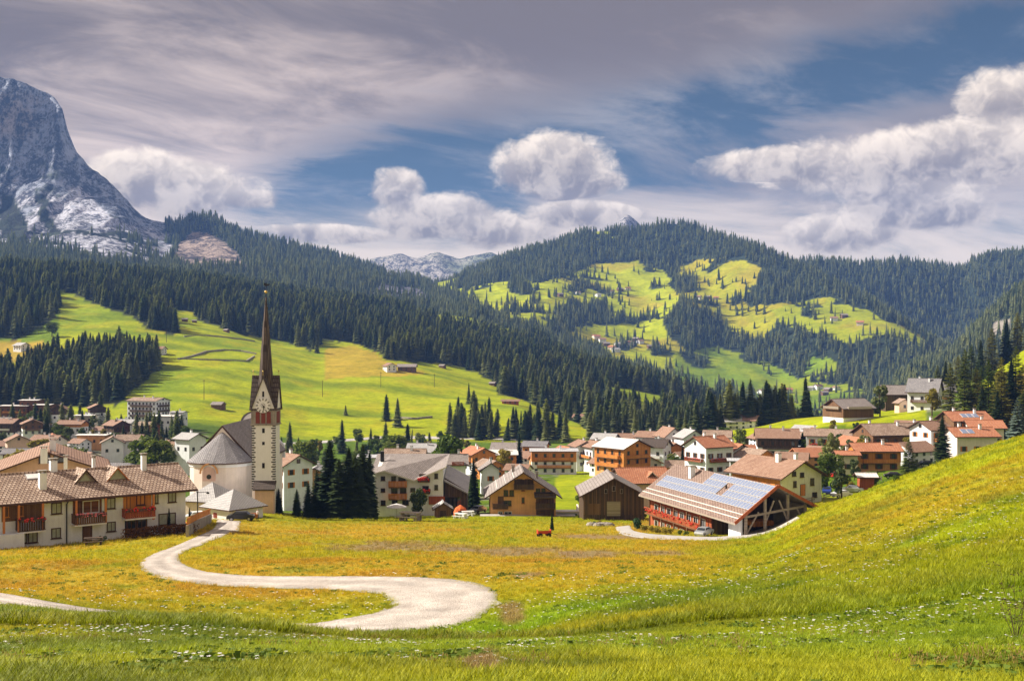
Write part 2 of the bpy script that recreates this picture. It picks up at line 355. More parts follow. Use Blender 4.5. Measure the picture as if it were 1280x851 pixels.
# ================================================================== TERRAIN
def pchip(x, y, xq):
    """monotone cubic along axis 0; y (n,) or (n,m)"""
    x = np.asarray(x, float); y = np.asarray(y, float); xq = np.asarray(xq, float)
    one = y.ndim == 1
    if one: y = y[:, None]
    h = np.diff(x)[:, None]; dl = np.diff(y, axis=0)/h
    d = np.zeros_like(y)
    if len(x) > 2:
        w1 = 2*h[1:]+h[:-1]; w2 = h[1:]+2*h[:-1]
        ok = (dl[:-1]*dl[1:]) > 0
        with np.errstate(divide='ignore', invalid='ignore'):
            hm = (w1+w2)/(w1/dl[:-1]+w2/dl[1:])
        d[1:-1] = np.where(ok, hm, 0)
    d[0] = dl[0]; d[-1] = dl[-1]
    q = np.clip(xq, x[0], x[-1]); i = np.clip(np.searchsorted(x, q, side='right')-1, 0, len(x)-2)
    hh = h[i]; t = ((q-x[i])[:, None])/hh
    r = ((1+2*t)*(1-t)**2)*y[i] + t*(1-t)**2*hh*d[i] + t*t*(3-2*t)*y[i+1] + t*t*(t-1)*hh*d[i+1]
    return r[:, 0] if one else r
def curve(c, pxs):
    if np.isscalar(c): return np.full(len(pxs), float(c))
    a = np.array(sorted(c), float)
    if len(a) == 1: return np.full(len(pxs), a[0, 1])
    return pchip(a[:, 0], a[:, 1], pxs)
def vhash(ix, iy, s):
    v = np.sin(ix*127.1 + iy*311.7 + s*74.7)*43758.5453
    return v-np.floor(v)
def vnoise(x, y, s=0):
    ix = np.floor(x); iy = np.floor(y); fx = x-ix; fy = y-iy
    fx = fx*fx*(3-2*fx); fy = fy*fy*(3-2*fy)
    a = vhash(ix, iy, s); b_ = vhash(ix+1, iy, s); c_ = vhash(ix, iy+1, s); d_ = vhash(ix+1, iy+1, s)
    return a+(b_-a)*fx+(c_-a)*fy+(a-b_-c_+d_)*fx*fy
def fbm(x, y, o=4, s=0, g=0.5):
    r = 0; a = 1; t = 0
    for k in range(o): r = r+a*vnoise(x*2**k, y*2**k, s+k); t += a; a *= g
    return r/t
def inpoly(px, py, poly):
    r = np.zeros(px.shape, bool); n = len(poly)
    for i in range(n):
        x0, y0 = poly[i]; x1, y1 = poly[(i+1) % n]
        if y0 == y1: continue
        r ^= ((y0 > py) != (y1 > py)) & (px < (x1-x0)*(py-y0)/(y1-y0)+x0)
    return r
def soft(px, py, poly, wob=2.0):
    """polygon test with an irregular edge"""
    wx = (fbm(px*0.06, py*0.12, 3, 21)-0.5)*wob*2.4; wy = (fbm(px*0.06, py*0.12, 3, 31)-0.5)*wob*1.6
    return inpoly(px+wx, py+wy, poly)
PXG = np.arange(-420, 1705, 4.0)
ST = [
 (4, [(-420,1023),(1700,1023)]),
 (10, [(-420,851),(1700,851)]),
 (25, [(-420,798),(0,797),(250,796),(380,802),(500,806),(640,803),(800,797),(950,788),(1020,786),(1100,782),(1280,765),(1700,750)]),
 (40, [(-420,768),(0,767),(120,772),(250,777),(380,791),(500,802),(640,803),(720,788),(800,770),(950,752),(1020,740),(1100,730),(1280,690),(1700,660)]),
 (50, [(-420,760),(0,763),(120,773),(250,783),(380,794),(500,798),(560,797),(640,791),(720,765),(800,752),(950,735),(1020,718),(1100,706),(1280,655),(1700,620)]),
 (56, [(-420,750),(0,758),(120,769),(250,780),(380,785),(500,781),(560,777),(640,768),(720,752),(800,743),(950,726),(1020,709),(1100,694),(1280,638),(1700,600)]),
 (62, [(-420,742),(0,747),(120,757),(250,764),(380,766),(500,757),(640,752),(800,734),(950,719),(1020,700),(1100,683),(1280,622),(1700,580)]),
 (75, [(-420,728),(0,730),(250,731),(380,727),(500,719),(640,720),(800,716),(950,706),(1020,683),(1100,661),(1280,595),(1700,545)]),
 (91, [(-420,712),(0,704),(250,704),(500,700),(640,701),(800,701),(950,693),(1020,665),(1100,640),(1280,572),(1700,510)]),
 (105, [(-420,700),(0,694),(250,690),(500,689),(640,690),(800,690),(950,685),(1020,654),(1100,625),(1280,558),(1700,490)]),
 (130, [(-420,684),(0,681),(250,667),(400,673),(640,674),(800,676),(900,676),(950,673),(1020,640),(1100,607),(1280,545),(1700,470)]),
 (160, [(-420,672),(0,668),(250,655),(400,660),(640,661),(800,664),(900,668),(950,662),(1020,634),(1100,615),(1280,562),(1700,480)]),
 (190, [(-420,662),(0,655),(250,645),(330,641),(400,650),(640,650),(800,652),(900,652),(1020,632),(1100,620),(1280,572),(1700,500)]),
 (215, [(-420,655),(0,648),(330,640),(400,645),(640,643),(800,645),(900,640),(1020,624),(1100,618),(1280,578),(1700,510)]),
 (260, [(-420,640),(0,634),(400,636),(640,628),(715,625),(800,622),(900,610),(1020,598),(1100,592),(1200,585),(1280,575),(1700,500)]),
 (300, [(-420,623),(400,622),(640,615),(715,611),(800,604),(900,591),(1000,582),(1100,575),(1200,565),(1280,560),(1700,470)]),
 (340, [(-420,612),(400,612),(640,602),(715,601),(800,594),(900,582),(980,570),(1100,560),(1200,545),(1280,535),(1700,430)]),
 (400, [(-420,585),(400,594),(640,590),(715,589),(800,582),(900,568),(980,552),(1030,528),(1100,520),(1200,508),(1280,500),(1700,390)]),
 (460, [(-420,566),(0,566),(400,580),(640,577),(740,575),(800,568),(860,552),(900,543),(980,530),(1030,521),(1100,509),(1150,505),(1200,495),(1245,475),(1280,455),(1700,330)]),
 (520, [(-420,546),(0,547),(240,552),(400,566),(640,565),(740,564),(800,560),(860,548),(900,540),(980,526),(1030,522),(1100,512),(1150,508),(1200,490),(1245,465),(1280,440),(1700,310)]),
 (620, [(-420,524),(0,524),(240,528),(400,551),(640,550),(740,550),(800,550),(900,556),(1000,560),(1100,556),(1200,530),(1280,470),(1700,330)]),
 (700, [(-420,508),(0,509),(240,500),(330,512),(400,522),(500,528),(640,528),(700,534),(740,540),(800,545),(900,560),(1000,565),(1100,565),(1200,545),(1280,500),(1700,400)]),
 (800, [(-420,476),(0,478),(160,474),(240,470),(330,482),(400,492),(500,500),(600,505),(640,508),(700,522),(740,530),(800,535),(900,552),(1000,560),(1100,565),(1200,550),(1280,520),(1700,430)]),
 (950, [(-420,435),(0,437),(75,430),(160,432),(240,437),(330,448),(400,462),(480,464),(520,468),(600,485),(640,492),(700,505),(750,510),(800,514),(880,525),(1000,545),(1100,560),(1280,540),(1700,460)]),
 (1100, [(-420,395),(0,400),(75,393),(160,396),(240,407),(330,428),(400,440),(480,443),(520,448),(600,462),(640,472),(700,485),(750,486),(800,492),(900,512),(1000,538),(1100,560),(1280,540)]),
 (1300, [(-420,350),(0,356),(75,356),(160,373),(240,382),(330,400),(400,410),(480,420),(520,424),(600,440),(640,448),(700,458),(750,466),(800,478),(900,510),(1000,545),(1280,550)]),
 (1500, [(-420,330),(0,340),(75,345),(160,352),(240,360),(330,375),(400,388),(480,402),(520,408),(600,425),(640,435),(700,450),(750,470),(800,490),(900,525),(1000,560),(1280,560)]),
 (1700, [(-420,330),(0,345),(160,352),(240,358),(330,370),(400,380),(480,390),(520,396),(560,400),(600,408),(640,417),(670,426),(700,445),(750,480),(900,540),(1280,570)]),
 (1900, [(-420,325),(0,340),(240,352),(400,375),(480,386),(520,391),(560,393),(600,400),(640,412),(670,424),(700,450),(750,490),(900,550),(1280,580)]),
]
KD = np.array([s[0] for s in ST], float)
KPY = np.array([curve(s[1], PXG) for s in ST])
KZ = -(KPY-HY)*KD[:, None]/F
NR = 430
LD = np.linspace(math.log(4), math.log(1900), NR); DG = np.exp(LD)
Zg = pchip(KD, KZ, DG)                              # rows x columns
Xg = DG[:, None]*(PXG[None, :]-640)/F; Yg = np.repeat(DG[:, None], len(PXG), 1)
dd_ = DG[:, None]
amp = np.interp(DG, [4, 10, 60, 200, 300, 700, 1200, 1900], [0.0, .05, .10, .12, .4, 2.2, 4, 5])[:, None]
sc1 = np.interp(DG, [4, 60, 250, 700, 1900], [.5, .16, .06, .016, .010])[:, None]
# two fixed-frequency noises blended by distance so neighbouring rows agree
na = fbm(Xg*.35, Yg*.35, 3, 1)-.5; nb = fbm(Xg*.09, Yg*.09, 3, 5)-.5; nc = fbm(Xg*.017, Yg*.017, 4, 9)-.5
wnear = np.clip((90-dd_)/60, 0, 1); wfar = np.clip((dd_-280)/300, 0, 1); wmid = np.clip(1-wnear-wfar, 0, 1)
Zg = Zg + 2*amp*(na*wnear + nb*wmid + nc*wfar)
terr = np.sin((Zg+nc*14)*0.75)*0.55*wfar*np.clip((1100-dd_)/300, 0, 1)         # old terrace steps in the upper meadow
Zg = Zg + terr
def _ij(px, d):
    i = np.clip((np.log(d)-LD[0])/(LD[1]-LD[0]), 0, NR-1.001); j = np.clip((px-PXG[0])/4.0, 0, len(PXG)-1.001)
    return i, j
def zcol(px, d):
    i, j = _ij(np.asarray(px, float), np.asarray(d, float))
    i0 = i.astype(int); j0 = j.astype(int); a = i-i0; b_ = j-j0
    return (Zg[i0, j0]*(1-a)*(1-b_)+Zg[i0+1, j0]*a*(1-b_)+Zg[i0, j0+1]*(1-a)*b_+Zg[i0+1, j0+1]*a*b_)
def zat(x, y):
    y = np.maximum(np.asarray(y, float), 4.0); return zcol(640+F*np.asarray(x, float)/y, y)
def hit(px, py, d0=8, d1=1900):
    """ground point seen at this pixel of the photograph"""
    ds = np.exp(np.linspace(math.log(d0), math.log(d1), 700))
    pr = HY - F*zcol(np.full(700, px), ds)/ds
    k = np.argmax(pr <= py)
    if pr[k] > py: k = int(np.argmin(np.abs(pr-py)))
    d = ds[k]; return Vector(((px-640)*d/F, d, float(zcol(px, d))))
PRY = HY - F*Zg/Yg                                   # projected row of every ground vertex
RUNMIN = np.minimum.accumulate(PRY, axis=0)
GPX = np.repeat(PXG[None, :], NR, 0)
# ---- land cover
LIME = np.array((0.350, 0.390, 0.007)); GREEN = np.array((0.165, 0.245, 0.010)); TAN = np.array((0.47, 0.325, 0.040)); DKG = np.array((0.070, 0.115, 0.010))
FOR = np.array((0.030, 0.038, 0.018)); DIRT = np.array((0.30, 0.20, 0.13)); YEL = np.array((0.38, 0.33, 0.012)); PAVE = np.array((0.34, 0.31, 0.28))
MEAD_H = [(-60,425),(20,425),(60,405),(75,385),(62,358),(92,368),(120,380),(150,390),(172,402),(186,412),(208,417),(224,418),(212,402),(195,384),(242,390),(245,400),(275,410),(300,419),(349,425),(389,438),
          (402,425),(441,428),(471,440),(484,449),(514,452),(563,456),(596,465),(619,480),(622,495),(649,498),(678,511),(720,527),(745,545),(745,600),(-60,600)]
WOOD_L = [(-60,474),(20,470),(58,456),(110,445),(192,448),(192,466),(170,486),(146,506),(60,509),(-60,508)]
MEAD_2 = [(495,390),(565,390),(600,400),(635,409),(668,423),(664,430),(625,424),(590,416),(540,404)]
MEAD_3 = [(752,482),(790,487),(850,498),(905,508),(905,518),(850,520),(800,524),(770,515)]
TAN_H = [(405,436),(440,432),(470,441),(484,452),(520,458),(530,466),(500,471),(470,470),(408,474)]
FIELD_R = [(880,548),(900,536),(985,520),(1030,516),(1100,505),(1160,500),(1160,530),(1040,532),(990,545),(930,552)]
FIELD_RR = [(1225,480),(1245,462),(1285,432),(1400,380),(1400,480),(1285,485),(1240,505),(1200,512)]
FIELD_M = [(690,645),(694,598),(705,590),(745,584),(765,600),(730,620),(722,645)]
ROAD = [((270,650),(301,651.5)),((268.5,658.6),(299,662)),((242,672),(279,670)),((215,684),(255,680)),((188,694),(232,689)),((173,706),(224,697)),((188,718),(232,706.6)),
 ((228,727.4),(255,714)),((289,733.5),(296,719)),((359,736),(353,720.7)),((430,739),(430,720.7)),((460,741),(492,721)),((478,745),(540,722)),((487,750),(590,728)),
 ((490,754),(623,742)),((488,759),(625,752)),((478,763),(612,765)),((462,767),(590,776)),((447,770.6),(560,784.5)),((430,773),(530,788)),((414,776),(492,790)),((380,780),(400,795)),
 ((250,772),(250,787)),((120,761.5),(110,770)),((0,741.5),(0,755)),((-100,727),(-100,741))]
PATH = [((788,657),(769,659)),((791,662.5),(773,666)),((812,667.2),(798,672)),((849,669.7),(837,674.6)),((888,671),(888,675.4)),((927,668),(933,672.4)),((950,660.6),(961,666)),((972,651),(981,658)),((990,640),(1000,648))]
def mixa(a, b_, t): return a+(b_-a)*t[..., None]
def landcol(px, py, d, x, y):
    n0 = fbm(x*.05, y*.05, 4, 41); n1_ = fbm(x*.35, y*.35, 4, 51); nf = fbm(x*.012, y*.012, 4, 61)
    c = np.zeros(px.shape+(3,))
    # near: foreground bank green, hay field tan, hillside yellow green
    nearc = mixa(GREEN*1.35+0*px[..., None], YEL, np.clip((n0-.36)*2.4, 0, 1))
    nearc = mixa(nearc, DKG, np.clip((n1_-.56)*3.0, 0, .7))
    fieldc = mixa(YEL*1.0+0*px[..., None], TAN, np.clip((n0-.30)*2.4, 0, 1))
    fieldc = mixa(fieldc, GREEN, np.clip((n1_-.55)*2.4, 0, .6))
    hillw = np.clip((px-850-(py-690)*0.9)/140, 0, 1)*np.clip((900-py)/60, 0, 1)
    fw = np.clip((d-52)/14, 0, 1)*(1-hillw)
    rust = np.clip((fbm(x*.11, y*.11, 4, 45)-.54)*5, 0, .55); fieldc = mixa(fieldc, np.array((.40,.215,.035)), rust); nearc = mixa(nearc, DKG*1.3, np.clip((fbm(x*.13, y*.13, 4, 47)-.50)*4, 0, .6))
    c = mixa(nearc, fieldc, fw)
    hillc = mixa(LIME*.95+0*px[..., None], YEL, np.clip((n0-.32)*2.2, 0, 1)); hillc = mixa(hillc, TAN, np.clip(1-np.abs((py-615)+(px-1180)*.33)/34, 0, 1)*np.clip((px-1000)/150, 0, 1)*np.clip((n1_-.3)*2, 0, 1))
    hillc = mixa(hillc, DKG*1.5, np.clip((n1_-.52)*3.0, 0, .7)); hillc = mixa(hillc, np.array((.36,.20,.03)), rust*.5)
    hillc = mixa(hillc, GREEN*1.15, np.clip((60-d)/40, 0, .8))
    c = mixa(c, hillc, hillw*np.clip((d-12)/15, 0, 1))
    lush = np.clip((d-165)/30, 0, 1)*(px > 320)*(px < 790); c = mixa(c, LIME*.85, np.clip(lush*(1-hillw)*.85, 0, 1))
    # churned soil in the hay field
    for (cx, cy, rx, ry) in ((500,683,110,7),(640,690,90,7),(730,693,50,6),(657,719,26,5),(760,671,80,4),(640,768,22,16),(825,692,40,5),(600,835,22,20)):
        e = 1-((px-cx)/rx)**2-((py-cy)/ry)**2 + (n1_-.5)*2.2
        c = mixa(c, DIRT, np.clip(e*1.2, 0, .8)*(d < 200))
    # valley floor
    vf = np.clip((d-205)/25, 0, 1)
    vc = mixa(DKG*1.2+0*px[..., None], GREEN, np.clip((n0-.35)*2, 0, 1)); vc = mixa(vc, PAVE*.8, np.clip((fbm(x*.05, y*.05, 3, 71)-.58)*8, 0, .75))
    c = mixa(c, vc, vf)
    c[(d > 400) & (d < 640) & (py > 546) & (py < 575) & (px > 330) & (px < 620)] = DKG*1.5
    fm = inpoly(px, py, FIELD_M) & (d > 205); c[fm] = mixa(LIME*.95+0*px[..., None], GREEN, np.clip(n1_-.3, 0, 1))[fm]
    fr = soft(px, py, FIELD_R, 1) & (d > 330) & (d < 620); c[fr] = mixa(LIME+0*px[..., None], TAN, np.clip((nf-.45)*2, 0, .5))[fr]
    fr = soft(px, py, FIELD_RR, 1) & (d > 330) & (d < 700); c[fr] = LIME*.9
    # hillside
    hs = (d > 615)
    mead = mixa(LIME*1.05+0*px[..., None], GREEN*1.2, np.clip((nf-.50)*3.2, 0, .8)); mead = mixa(mead, YEL*1.1, np.clip((n0-.52)*3, 0, .6))
    tier = fbm(x*.006+y*.002, (y+x*.1)*.05, 3, 81); mead = mixa(mead, GREEN*.9, np.clip((tier-.52)*5, 0, .8))
    cc = np.broadcast_to(FOR, c.shape).copy()
    mh = soft(px, py, MEAD_H, 2.5) & ~soft(px, py, WOOD_L, 2.5) & (px < 748)
    cc[mh] = mead[mh]
    th = soft(px, py, TAN_H, 2) & mh; cc[th] = mixa(TAN*1.0+0*px[..., None], YEL*.9, np.clip(n0*.7, 0, 1))[th]
    dl = mh & (px < 75) & (py < 428); cc[dl] = GREEN*.9  # shadow over the upper left meadow, painted in as a darker green
    tl = mh & (px < 60) & (py >= 428) & (py < 455); cc[tl] = TAN*.9
    m2 = soft(px, py, MEAD_2, 1.5) & (d > 1350); cc[m2] = (LIME*.85)
    m3 = soft(px, py, MEAD_3, 1.5) & (d > 800) & (d < 1200); cc[m3] = mixa(LIME*.95+0*px[..., None], GREEN, np.clip(nf, 0, 1))[m3]
    c[hs] = cc[hs]
    fmask = hs & ~(mh | m2 | m3)
    return c, fmask
COLG, FMASK = landcol(GPX, PRY, Yg, Xg, Yg)
def sheet(name, X, Y, Z, C, mat, label=None):
    r, c_ = X.shape; idx = np.arange(r*c_).reshape(r, c_)
    q = np.stack([idx[:-1, :-1], idx[:-1, 1:], idx[1:, 1:], idx[1:, :-1]], -1).reshape(-1, 4)
    me = np_mesh(name, np.stack([X, Y, Z], -1).reshape(-1, 3), q, mat)
    a = me.color_attributes.new('Col', 'FLOAT_COLOR', 'POINT')
    rgba = np.ones((r*c_, 4), np.float32); rgba[:, :3] = C.reshape(-1, 3); a.data.foreach_set('color', rgba.ravel())
    me.polygons.foreach_set('use_smooth', np.ones(len(q), bool))
    o = link(bpy.data.objects.new(name, me)); o['kind'] = 'structure'; 
    if label: o['label'] = label
    return o
i205 = int(np.searchsorted(DG, 205)); i620 = int(np.searchsorted(DG, 620))
sheet('meadow', Xg[:i205+1], Yg[:i205+1], Zg[:i205+1], COLG[:i205+1], M['ground_near'], 'mown hay meadow and grassy bank in the foreground')
sheet('valley_floor', Xg[i205:i620+1], Yg[i205:i620+1], Zg[i205:i620+1], COLG[i205:i620+1], M['ground_mid'], 'valley floor under the village')
sheet('hillside', Xg[i620:], Yg[i620:], Zg[i620:], COLG[i620:], M['ground_mid'], 'sunlit meadow hillside and wooded ridge behind the village')

def strip(name, pairs, mat, d0, lift, label, nseg=6, ncross=12):
    L = np.array([p[0] for p in pairs], float); Rr = np.array([p[1] for p in pairs], float)
    t = np.arange(len(pairs)); tq = np.linspace(0, len(pairs)-1, (len(pairs)-1)*nseg+1)
    Lq = np.stack([pchip(t, L[:, k], tq) for k in (0, 1)], 1); Rq = np.stack([pchip(t, Rr[:, k], tq) for k in (0, 1)], 1)
    rows = []
    for k_, (a, b_) in enumerate(zip(Lq, Rq)):
        A = hit(a[0], a[1], d0, 700); B = hit(b_[0], b_[1], d0, 700); row = []
        for k in range(ncross+1):
            p_ = A.lerp(B, k/ncross)
            if k in (0, ncross):                       # ragged verge
                s_ = (float(fbm(np.array(k_*.45+k*7.), np.array(3.3), 3, 5))-.5)*0.9
                p_ = p_ + (A-B).normalized()*s_*(1 if k == 0 else -1)
            p_.z = float(zat(p_.x, p_.y))+(lift if 0 < k < ncross else lift*0.3); row.append(p_)
        rows.append(row)
    n = ncross+1; vs = [tuple(p_) for r in rows for p_ in r]
    q = [(i*n+k, i*n+k+1, (i+1)*n+k+1, (i+1)*n+k) for i in range(len(rows)-1) for k in range(ncross)]
    me = np_mesh(name, vs, q, mat); me.polygons.foreach_set('use_smooth', np.ones(len(q), bool))
    ca = me.color_attributes.new('Col', 'FLOAT_COLOR', 'POINT'); tt = np.tile(np.linspace(0, 1, n), len(rows)); ll = np.repeat(np.arange(len(rows)), n)
    rut = np.exp(-((tt-.28)/.10)**2)+np.exp(-((tt-.72)/.10)**2); wob = fbm(ll*.25, tt*6, 3, 77)
    v_ = np.clip(.86+.24*rut+(wob-.5)*.5-.18*(np.abs(tt-.5) > .47), .4, 1.15); green = np.clip((np.abs(tt-.5)-.43)*8+(wob-.5)*1.0, 0, .6)
    rgba = np.ones((len(vs), 4), np.float32); rgba[:, 0] = v_*(1-green*.45); rgba[:, 1] = v_*(1-green*.30); rgba[:, 2] = v_*(1-green*.75); ca.data.foreach_set('color', rgba.ravel())
    o = link(bpy.data.objects.new(name, me)); o['kind'] = 'structure'; o['label'] = label; return o
strip('gravel_road', ROAD, M['gravel'], 51, 0.09, 'pale gravel road curling in an S through the meadow')
strip('path', PATH, M['asphalt_pale'], 90, 0.09, 'pale lane bending round the barn with solar panels')
VROAD = [((300,557),(300,560)),((340,554.5),(340,557.5)),((400,551),(400,554)),((450,547.5),(450,550.5)),((480,545),(480,548.5)),((520,545),(520,548.5)),((560,546),(560,549)),((620,546.5),(620,549.5)),((660,548),(660,551))]
strip('road', VROAD, M['asphalt_pale'], 420, 0.35, 'pale valley road along the foot of the meadow hill', 4, 2)

# ---- far relief: lofted ridges
def loft(stations, pxs, sub):
    D = np.array([curve(s[0], pxs) for s in stations]); PY = np.array([curve(s[1], pxs) for s in stations])
    Zk = -(PY-HY)*D/F; t = np.arange(len(stations)); tq = np.concatenate([np.linspace(i, i+1, sub, endpoint=False) for i in range(len(stations)-1)]+[[len(stations)-1]])
    Dq = pchip(t, D, tq); Zq = pchip(t, Zk, tq); Xq = Dq*(pxs[None, :]-640)/F
    return Xq, Dq, Zq, np.repeat(pxs[None, :], len(tq), 0), tq
LAY = {}
def relief(X, Y, Z, a, f, s, w=None):
    n = 1-np.abs(2*fbm(X*f, Y*f*.55, 4, s)-1)*1.6; m_ = fbm(X*f*4, Y*f*4, 3, s+3)-.5
    k = 1 if w is None else w
    return Z + (n-.55)*a*k + m_*a*.5*k
def add(lst, dy): return [(x, y+dy) for x, y in lst]
# left mountain
M4 = [(-420,70),(-100,85),(0,99),(20,102),(45,112),(65,120),(77,137),(85,167),(100,197),(130,224),(150,243),(185,275),(215,280),(240,275),(262,273),(290,288),(330,300),(380,313),(430,326),(470,338),(510,348),(545,360),(575,380),(600,398),(700,440)]
MT = [(1850, [(-420,345),(0,352),(240,365),(400,388),(520,400),(600,412),(700,460)]),
      (2100, [(-420,325),(0,330),(100,333),(200,345),(300,352),(400,362),(480,376),(520,384),(580,394),(640,406),(700,440)]),
      (2500, [(-420,290),(0,298),(60,300),(120,300),(200,322),(260,330),(330,332),(400,340),(470,352),(520,364),(560,380),(600,396),(700,438)]),
      (2900, [(-420,215),(0,225),(40,222),(80,228),(110,245),(150,265),(185,290),(215,298),(262,292),(300,300),(330,307),(380,319),(430,331),(470,342),(510,352),(545,364),(575,383),(600,400),(700,440)]),
      (3050, M4), (3600, add(M4, 55))]
pm = np.arange(-420, 701, 3.0); X, Y, Z, PX, T = loft(MT, pm, 26)
PYm = HY-F*Z/Y; rockw = np.clip((215-PX)/60, 0, 1)*np.clip((T[:, None]-1.6)/.6, 0, 1)*np.clip((4.0-T[:, None])/.12, .15, 1)
Z = relief(X, Y, Z, 10, .006, 91, np.clip((4.0-T[:, None])/.4, 0, 1)*(1-rockw))
butt = 1-np.abs(2*fbm(X*.011, Z*.0022, 5, 95)-1)*1.5; Y = Y - rockw*(butt-.4)*55 - rockw*(fbm(X*.05, Z*.02, 4, 97)-.5)*30
Z = Z + rockw*(fbm(X*.03, Z*.03, 4, 99)-.5)*16; X = Y*(PX-640)/F
PYm = HY-F*Z/Y
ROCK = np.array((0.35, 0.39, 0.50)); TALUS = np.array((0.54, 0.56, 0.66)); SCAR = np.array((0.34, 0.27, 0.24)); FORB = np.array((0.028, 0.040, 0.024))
C = np.broadcast_to(FORB, X.shape+(3,)).copy(); nn = fbm(X*.01, Y*.01+Z*.02, 5, 15)
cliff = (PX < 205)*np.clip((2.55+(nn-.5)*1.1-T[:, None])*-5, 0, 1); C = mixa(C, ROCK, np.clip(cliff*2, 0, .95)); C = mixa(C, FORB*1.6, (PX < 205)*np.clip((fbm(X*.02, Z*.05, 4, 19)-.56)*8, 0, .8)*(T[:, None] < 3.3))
C = mixa(C, np.array((0.42, 0.36, 0.33)), np.clip(1-((PX-15)/40)**2-((PYm-150)/35)**2+(nn-.5)*2, 0, .7))
def blob(poly, col, wob, k=1.0, thr=None):
    global C
    mm = soft(PX, PYm, poly, wob)
    if thr is not None: mm &= nn > thr
    C[mm] = col*k
TAL = [(0,226),(20,222),(32,240),(48,262),(58,240),(72,250),(84,238),(98,232),(112,246),(124,262),(140,272),(178,282),(210,290),(214,310),(208,328),(160,322),(110,312),(60,304),(0,290)]
TAL2 = [(-60,225),(0,226),(30,240),(60,262),(100,282),(140,290),(190,302),(214,330),(150,326),(90,314),(40,306),(-60,300)]
veg = [(0,240),(16,246),(24,262),(36,284),(30,300),(0,298)]
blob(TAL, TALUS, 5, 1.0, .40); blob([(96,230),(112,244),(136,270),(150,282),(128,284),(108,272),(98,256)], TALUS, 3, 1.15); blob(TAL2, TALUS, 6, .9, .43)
blob(veg, FORB, 4); blob([(44,240),(60,246),(62,270),(78,292),(60,290),(46,262)], FORB, 4, 1.0, .45)
blob([(214,328),(222,306),(240,290),(256,291),(276,300),(296,318),(310,334),(270,336),(230,334)], SCAR, 3)
blob([(455,362),(470,360),(478,338),(492,336),(512,352),(530,366),(520,376),(486,372)], np.array((.25,.25,.30)), 3, 1, .42)
blob([(520,376),(536,362),(548,358),(578,360),(588,372),(572,382),(540,382)], np.array((.30,.30,.33)), 2)
fm_m = (C[..., 0] < .06)
sheet('mountain', X, Y, Z, C, M['rock'], 'grey limestone mountain with a cliff above scree and forest')
LAY['M'] = (X, Y, Z, PX, PYm, fm_m & (T[:, None] > .3) & (T[:, None] < 4.25))
# central hill
C4 = [(440,372),(500,362),(560,352),(600,337),(640,322),(700,304),(730,292),(760,289),(800,288),(840,280),(870,285),(900,297),(940,309),(985,328),(1040,354),(1100,387),(1150,418),(1190,442),(1320,470)]
CT = [([(440,1500),(1320,1450)], [(440,425),(500,430),(640,450),(740,475),(800,490),(860,505),(900,515),(1000,520),(1100,525),(1200,500),(1320,485)]),
      ([(440,2000),(800,2000),(1320,1800)], [(440,405),(500,405),(560,398),(640,410),(740,447),(800,457),(900,475),(1000,486),(1100,478),(1190,462),(1320,476)]),
      ([(440,2400),(900,2400),(1040,2150),(1320,1950)], [(440,388),(500,382),(560,377),(640,377),(740,388),(800,400),(850,388),(900,402),(1000,414),(1100,420),(1150,430),(1190,448),(1320,472)]),
      ([(440,2850),(840,2850),(940,2600),(1040,2350),(1150,2150),(1320,2080)], [(440,378),(560,362),(600,349),(700,334),(760,340),(800,340),(900,340),(940,348),(1000,372),(1100,398),(1150,422),(1190,444),(1320,471)]),
      ([(440,3300),(840,3200),(940,2900),(985,2750),(1040,2500),(1100,2400),(1150,2300),(1190,2250),(1320,2200)], C4),
      ([(440,3800),(1320,2700)], add(C4, 70))]
pc = np.arange(440, 1321, 2.5); X, Y, Z, PX, T = loft(CT, pc, 34)
Z = relief(X, Y, Z, 11, .0055, 111, np.clip((4.0-T[:, None])/.4, 0, 1)*np.clip(T[:, None]/.4, 0, 1)); PYm = HY-F*Z/Y
C = np.broadcast_to(FORB*1.1, X.shape+(3,)).copy(); nn = fbm(X*.01, Y*.01, 5, 17)
MEADC = [[(600,364),(625,355),(684,359),(712,352),(740,338),(788,334),(815,343),(848,368),(836,380),(818,398),(826,418),(845,434),(860,468),(820,468),(795,454),(764,448),(752,432),(722,436),(702,418),(690,412),(668,412),(655,414),(640,400),(602,388)],
 [(858,345),(877,333),(915,330),(948,342),(944,356),(930,364),(975,375),(965,388),(950,416),(925,412),(905,398),(880,380),(862,368)],
 [(970,389),(1022,377),(1047,377),(1085,393),(1150,420),(1141,427),(1096,418),(1059,427),(1035,418),(985,404)],
 [(858,445),(906,441),(961,453),(992,474),(1000,470),(1003,452),(1032,452),(1042,475),(1080,493),(1022,510),(973,514),(900,504),(862,484)],
 [(540,345),(560,341),(578,350),(574,364),(550,364),(536,356)], [(738,289),(760,290),(766,299),(742,299)], [(575,372),(600,368),(622,392),(605,396),(585,386)]]
WOODC = [[(684,386),(712,366),(738,378),(766,372),(770,410),(740,402),(719,411),(687,410)], [(627,354),(655,350),(679,360),(668,369),(630,369)], [(700,358),(735,350),(742,360),(716,368)], [(826,352),(868,338),(880,366),(850,372)], [(660,372),(676,374),(672,384),(658,382)],
 [(770,424),(800,420),(812,426),(790,436),(766,440)], [(640,398),(690,404),(716,420),(740,432),(750,446),(690,440)], [(940,360),(962,352),(975,362),(955,374)], [(905,372),(925,366),(930,380),(912,384)], [(1004,384),(1022,386),(1018,398),(1000,396)]]
def grow(pl, s_): cx = sum(q[0] for q in pl)/len(pl); cy = sum(q[1] for q in pl)/len(pl); return [(cx+(x-cx)*s_, cy+(y-cy)*s_) for x, y in pl]
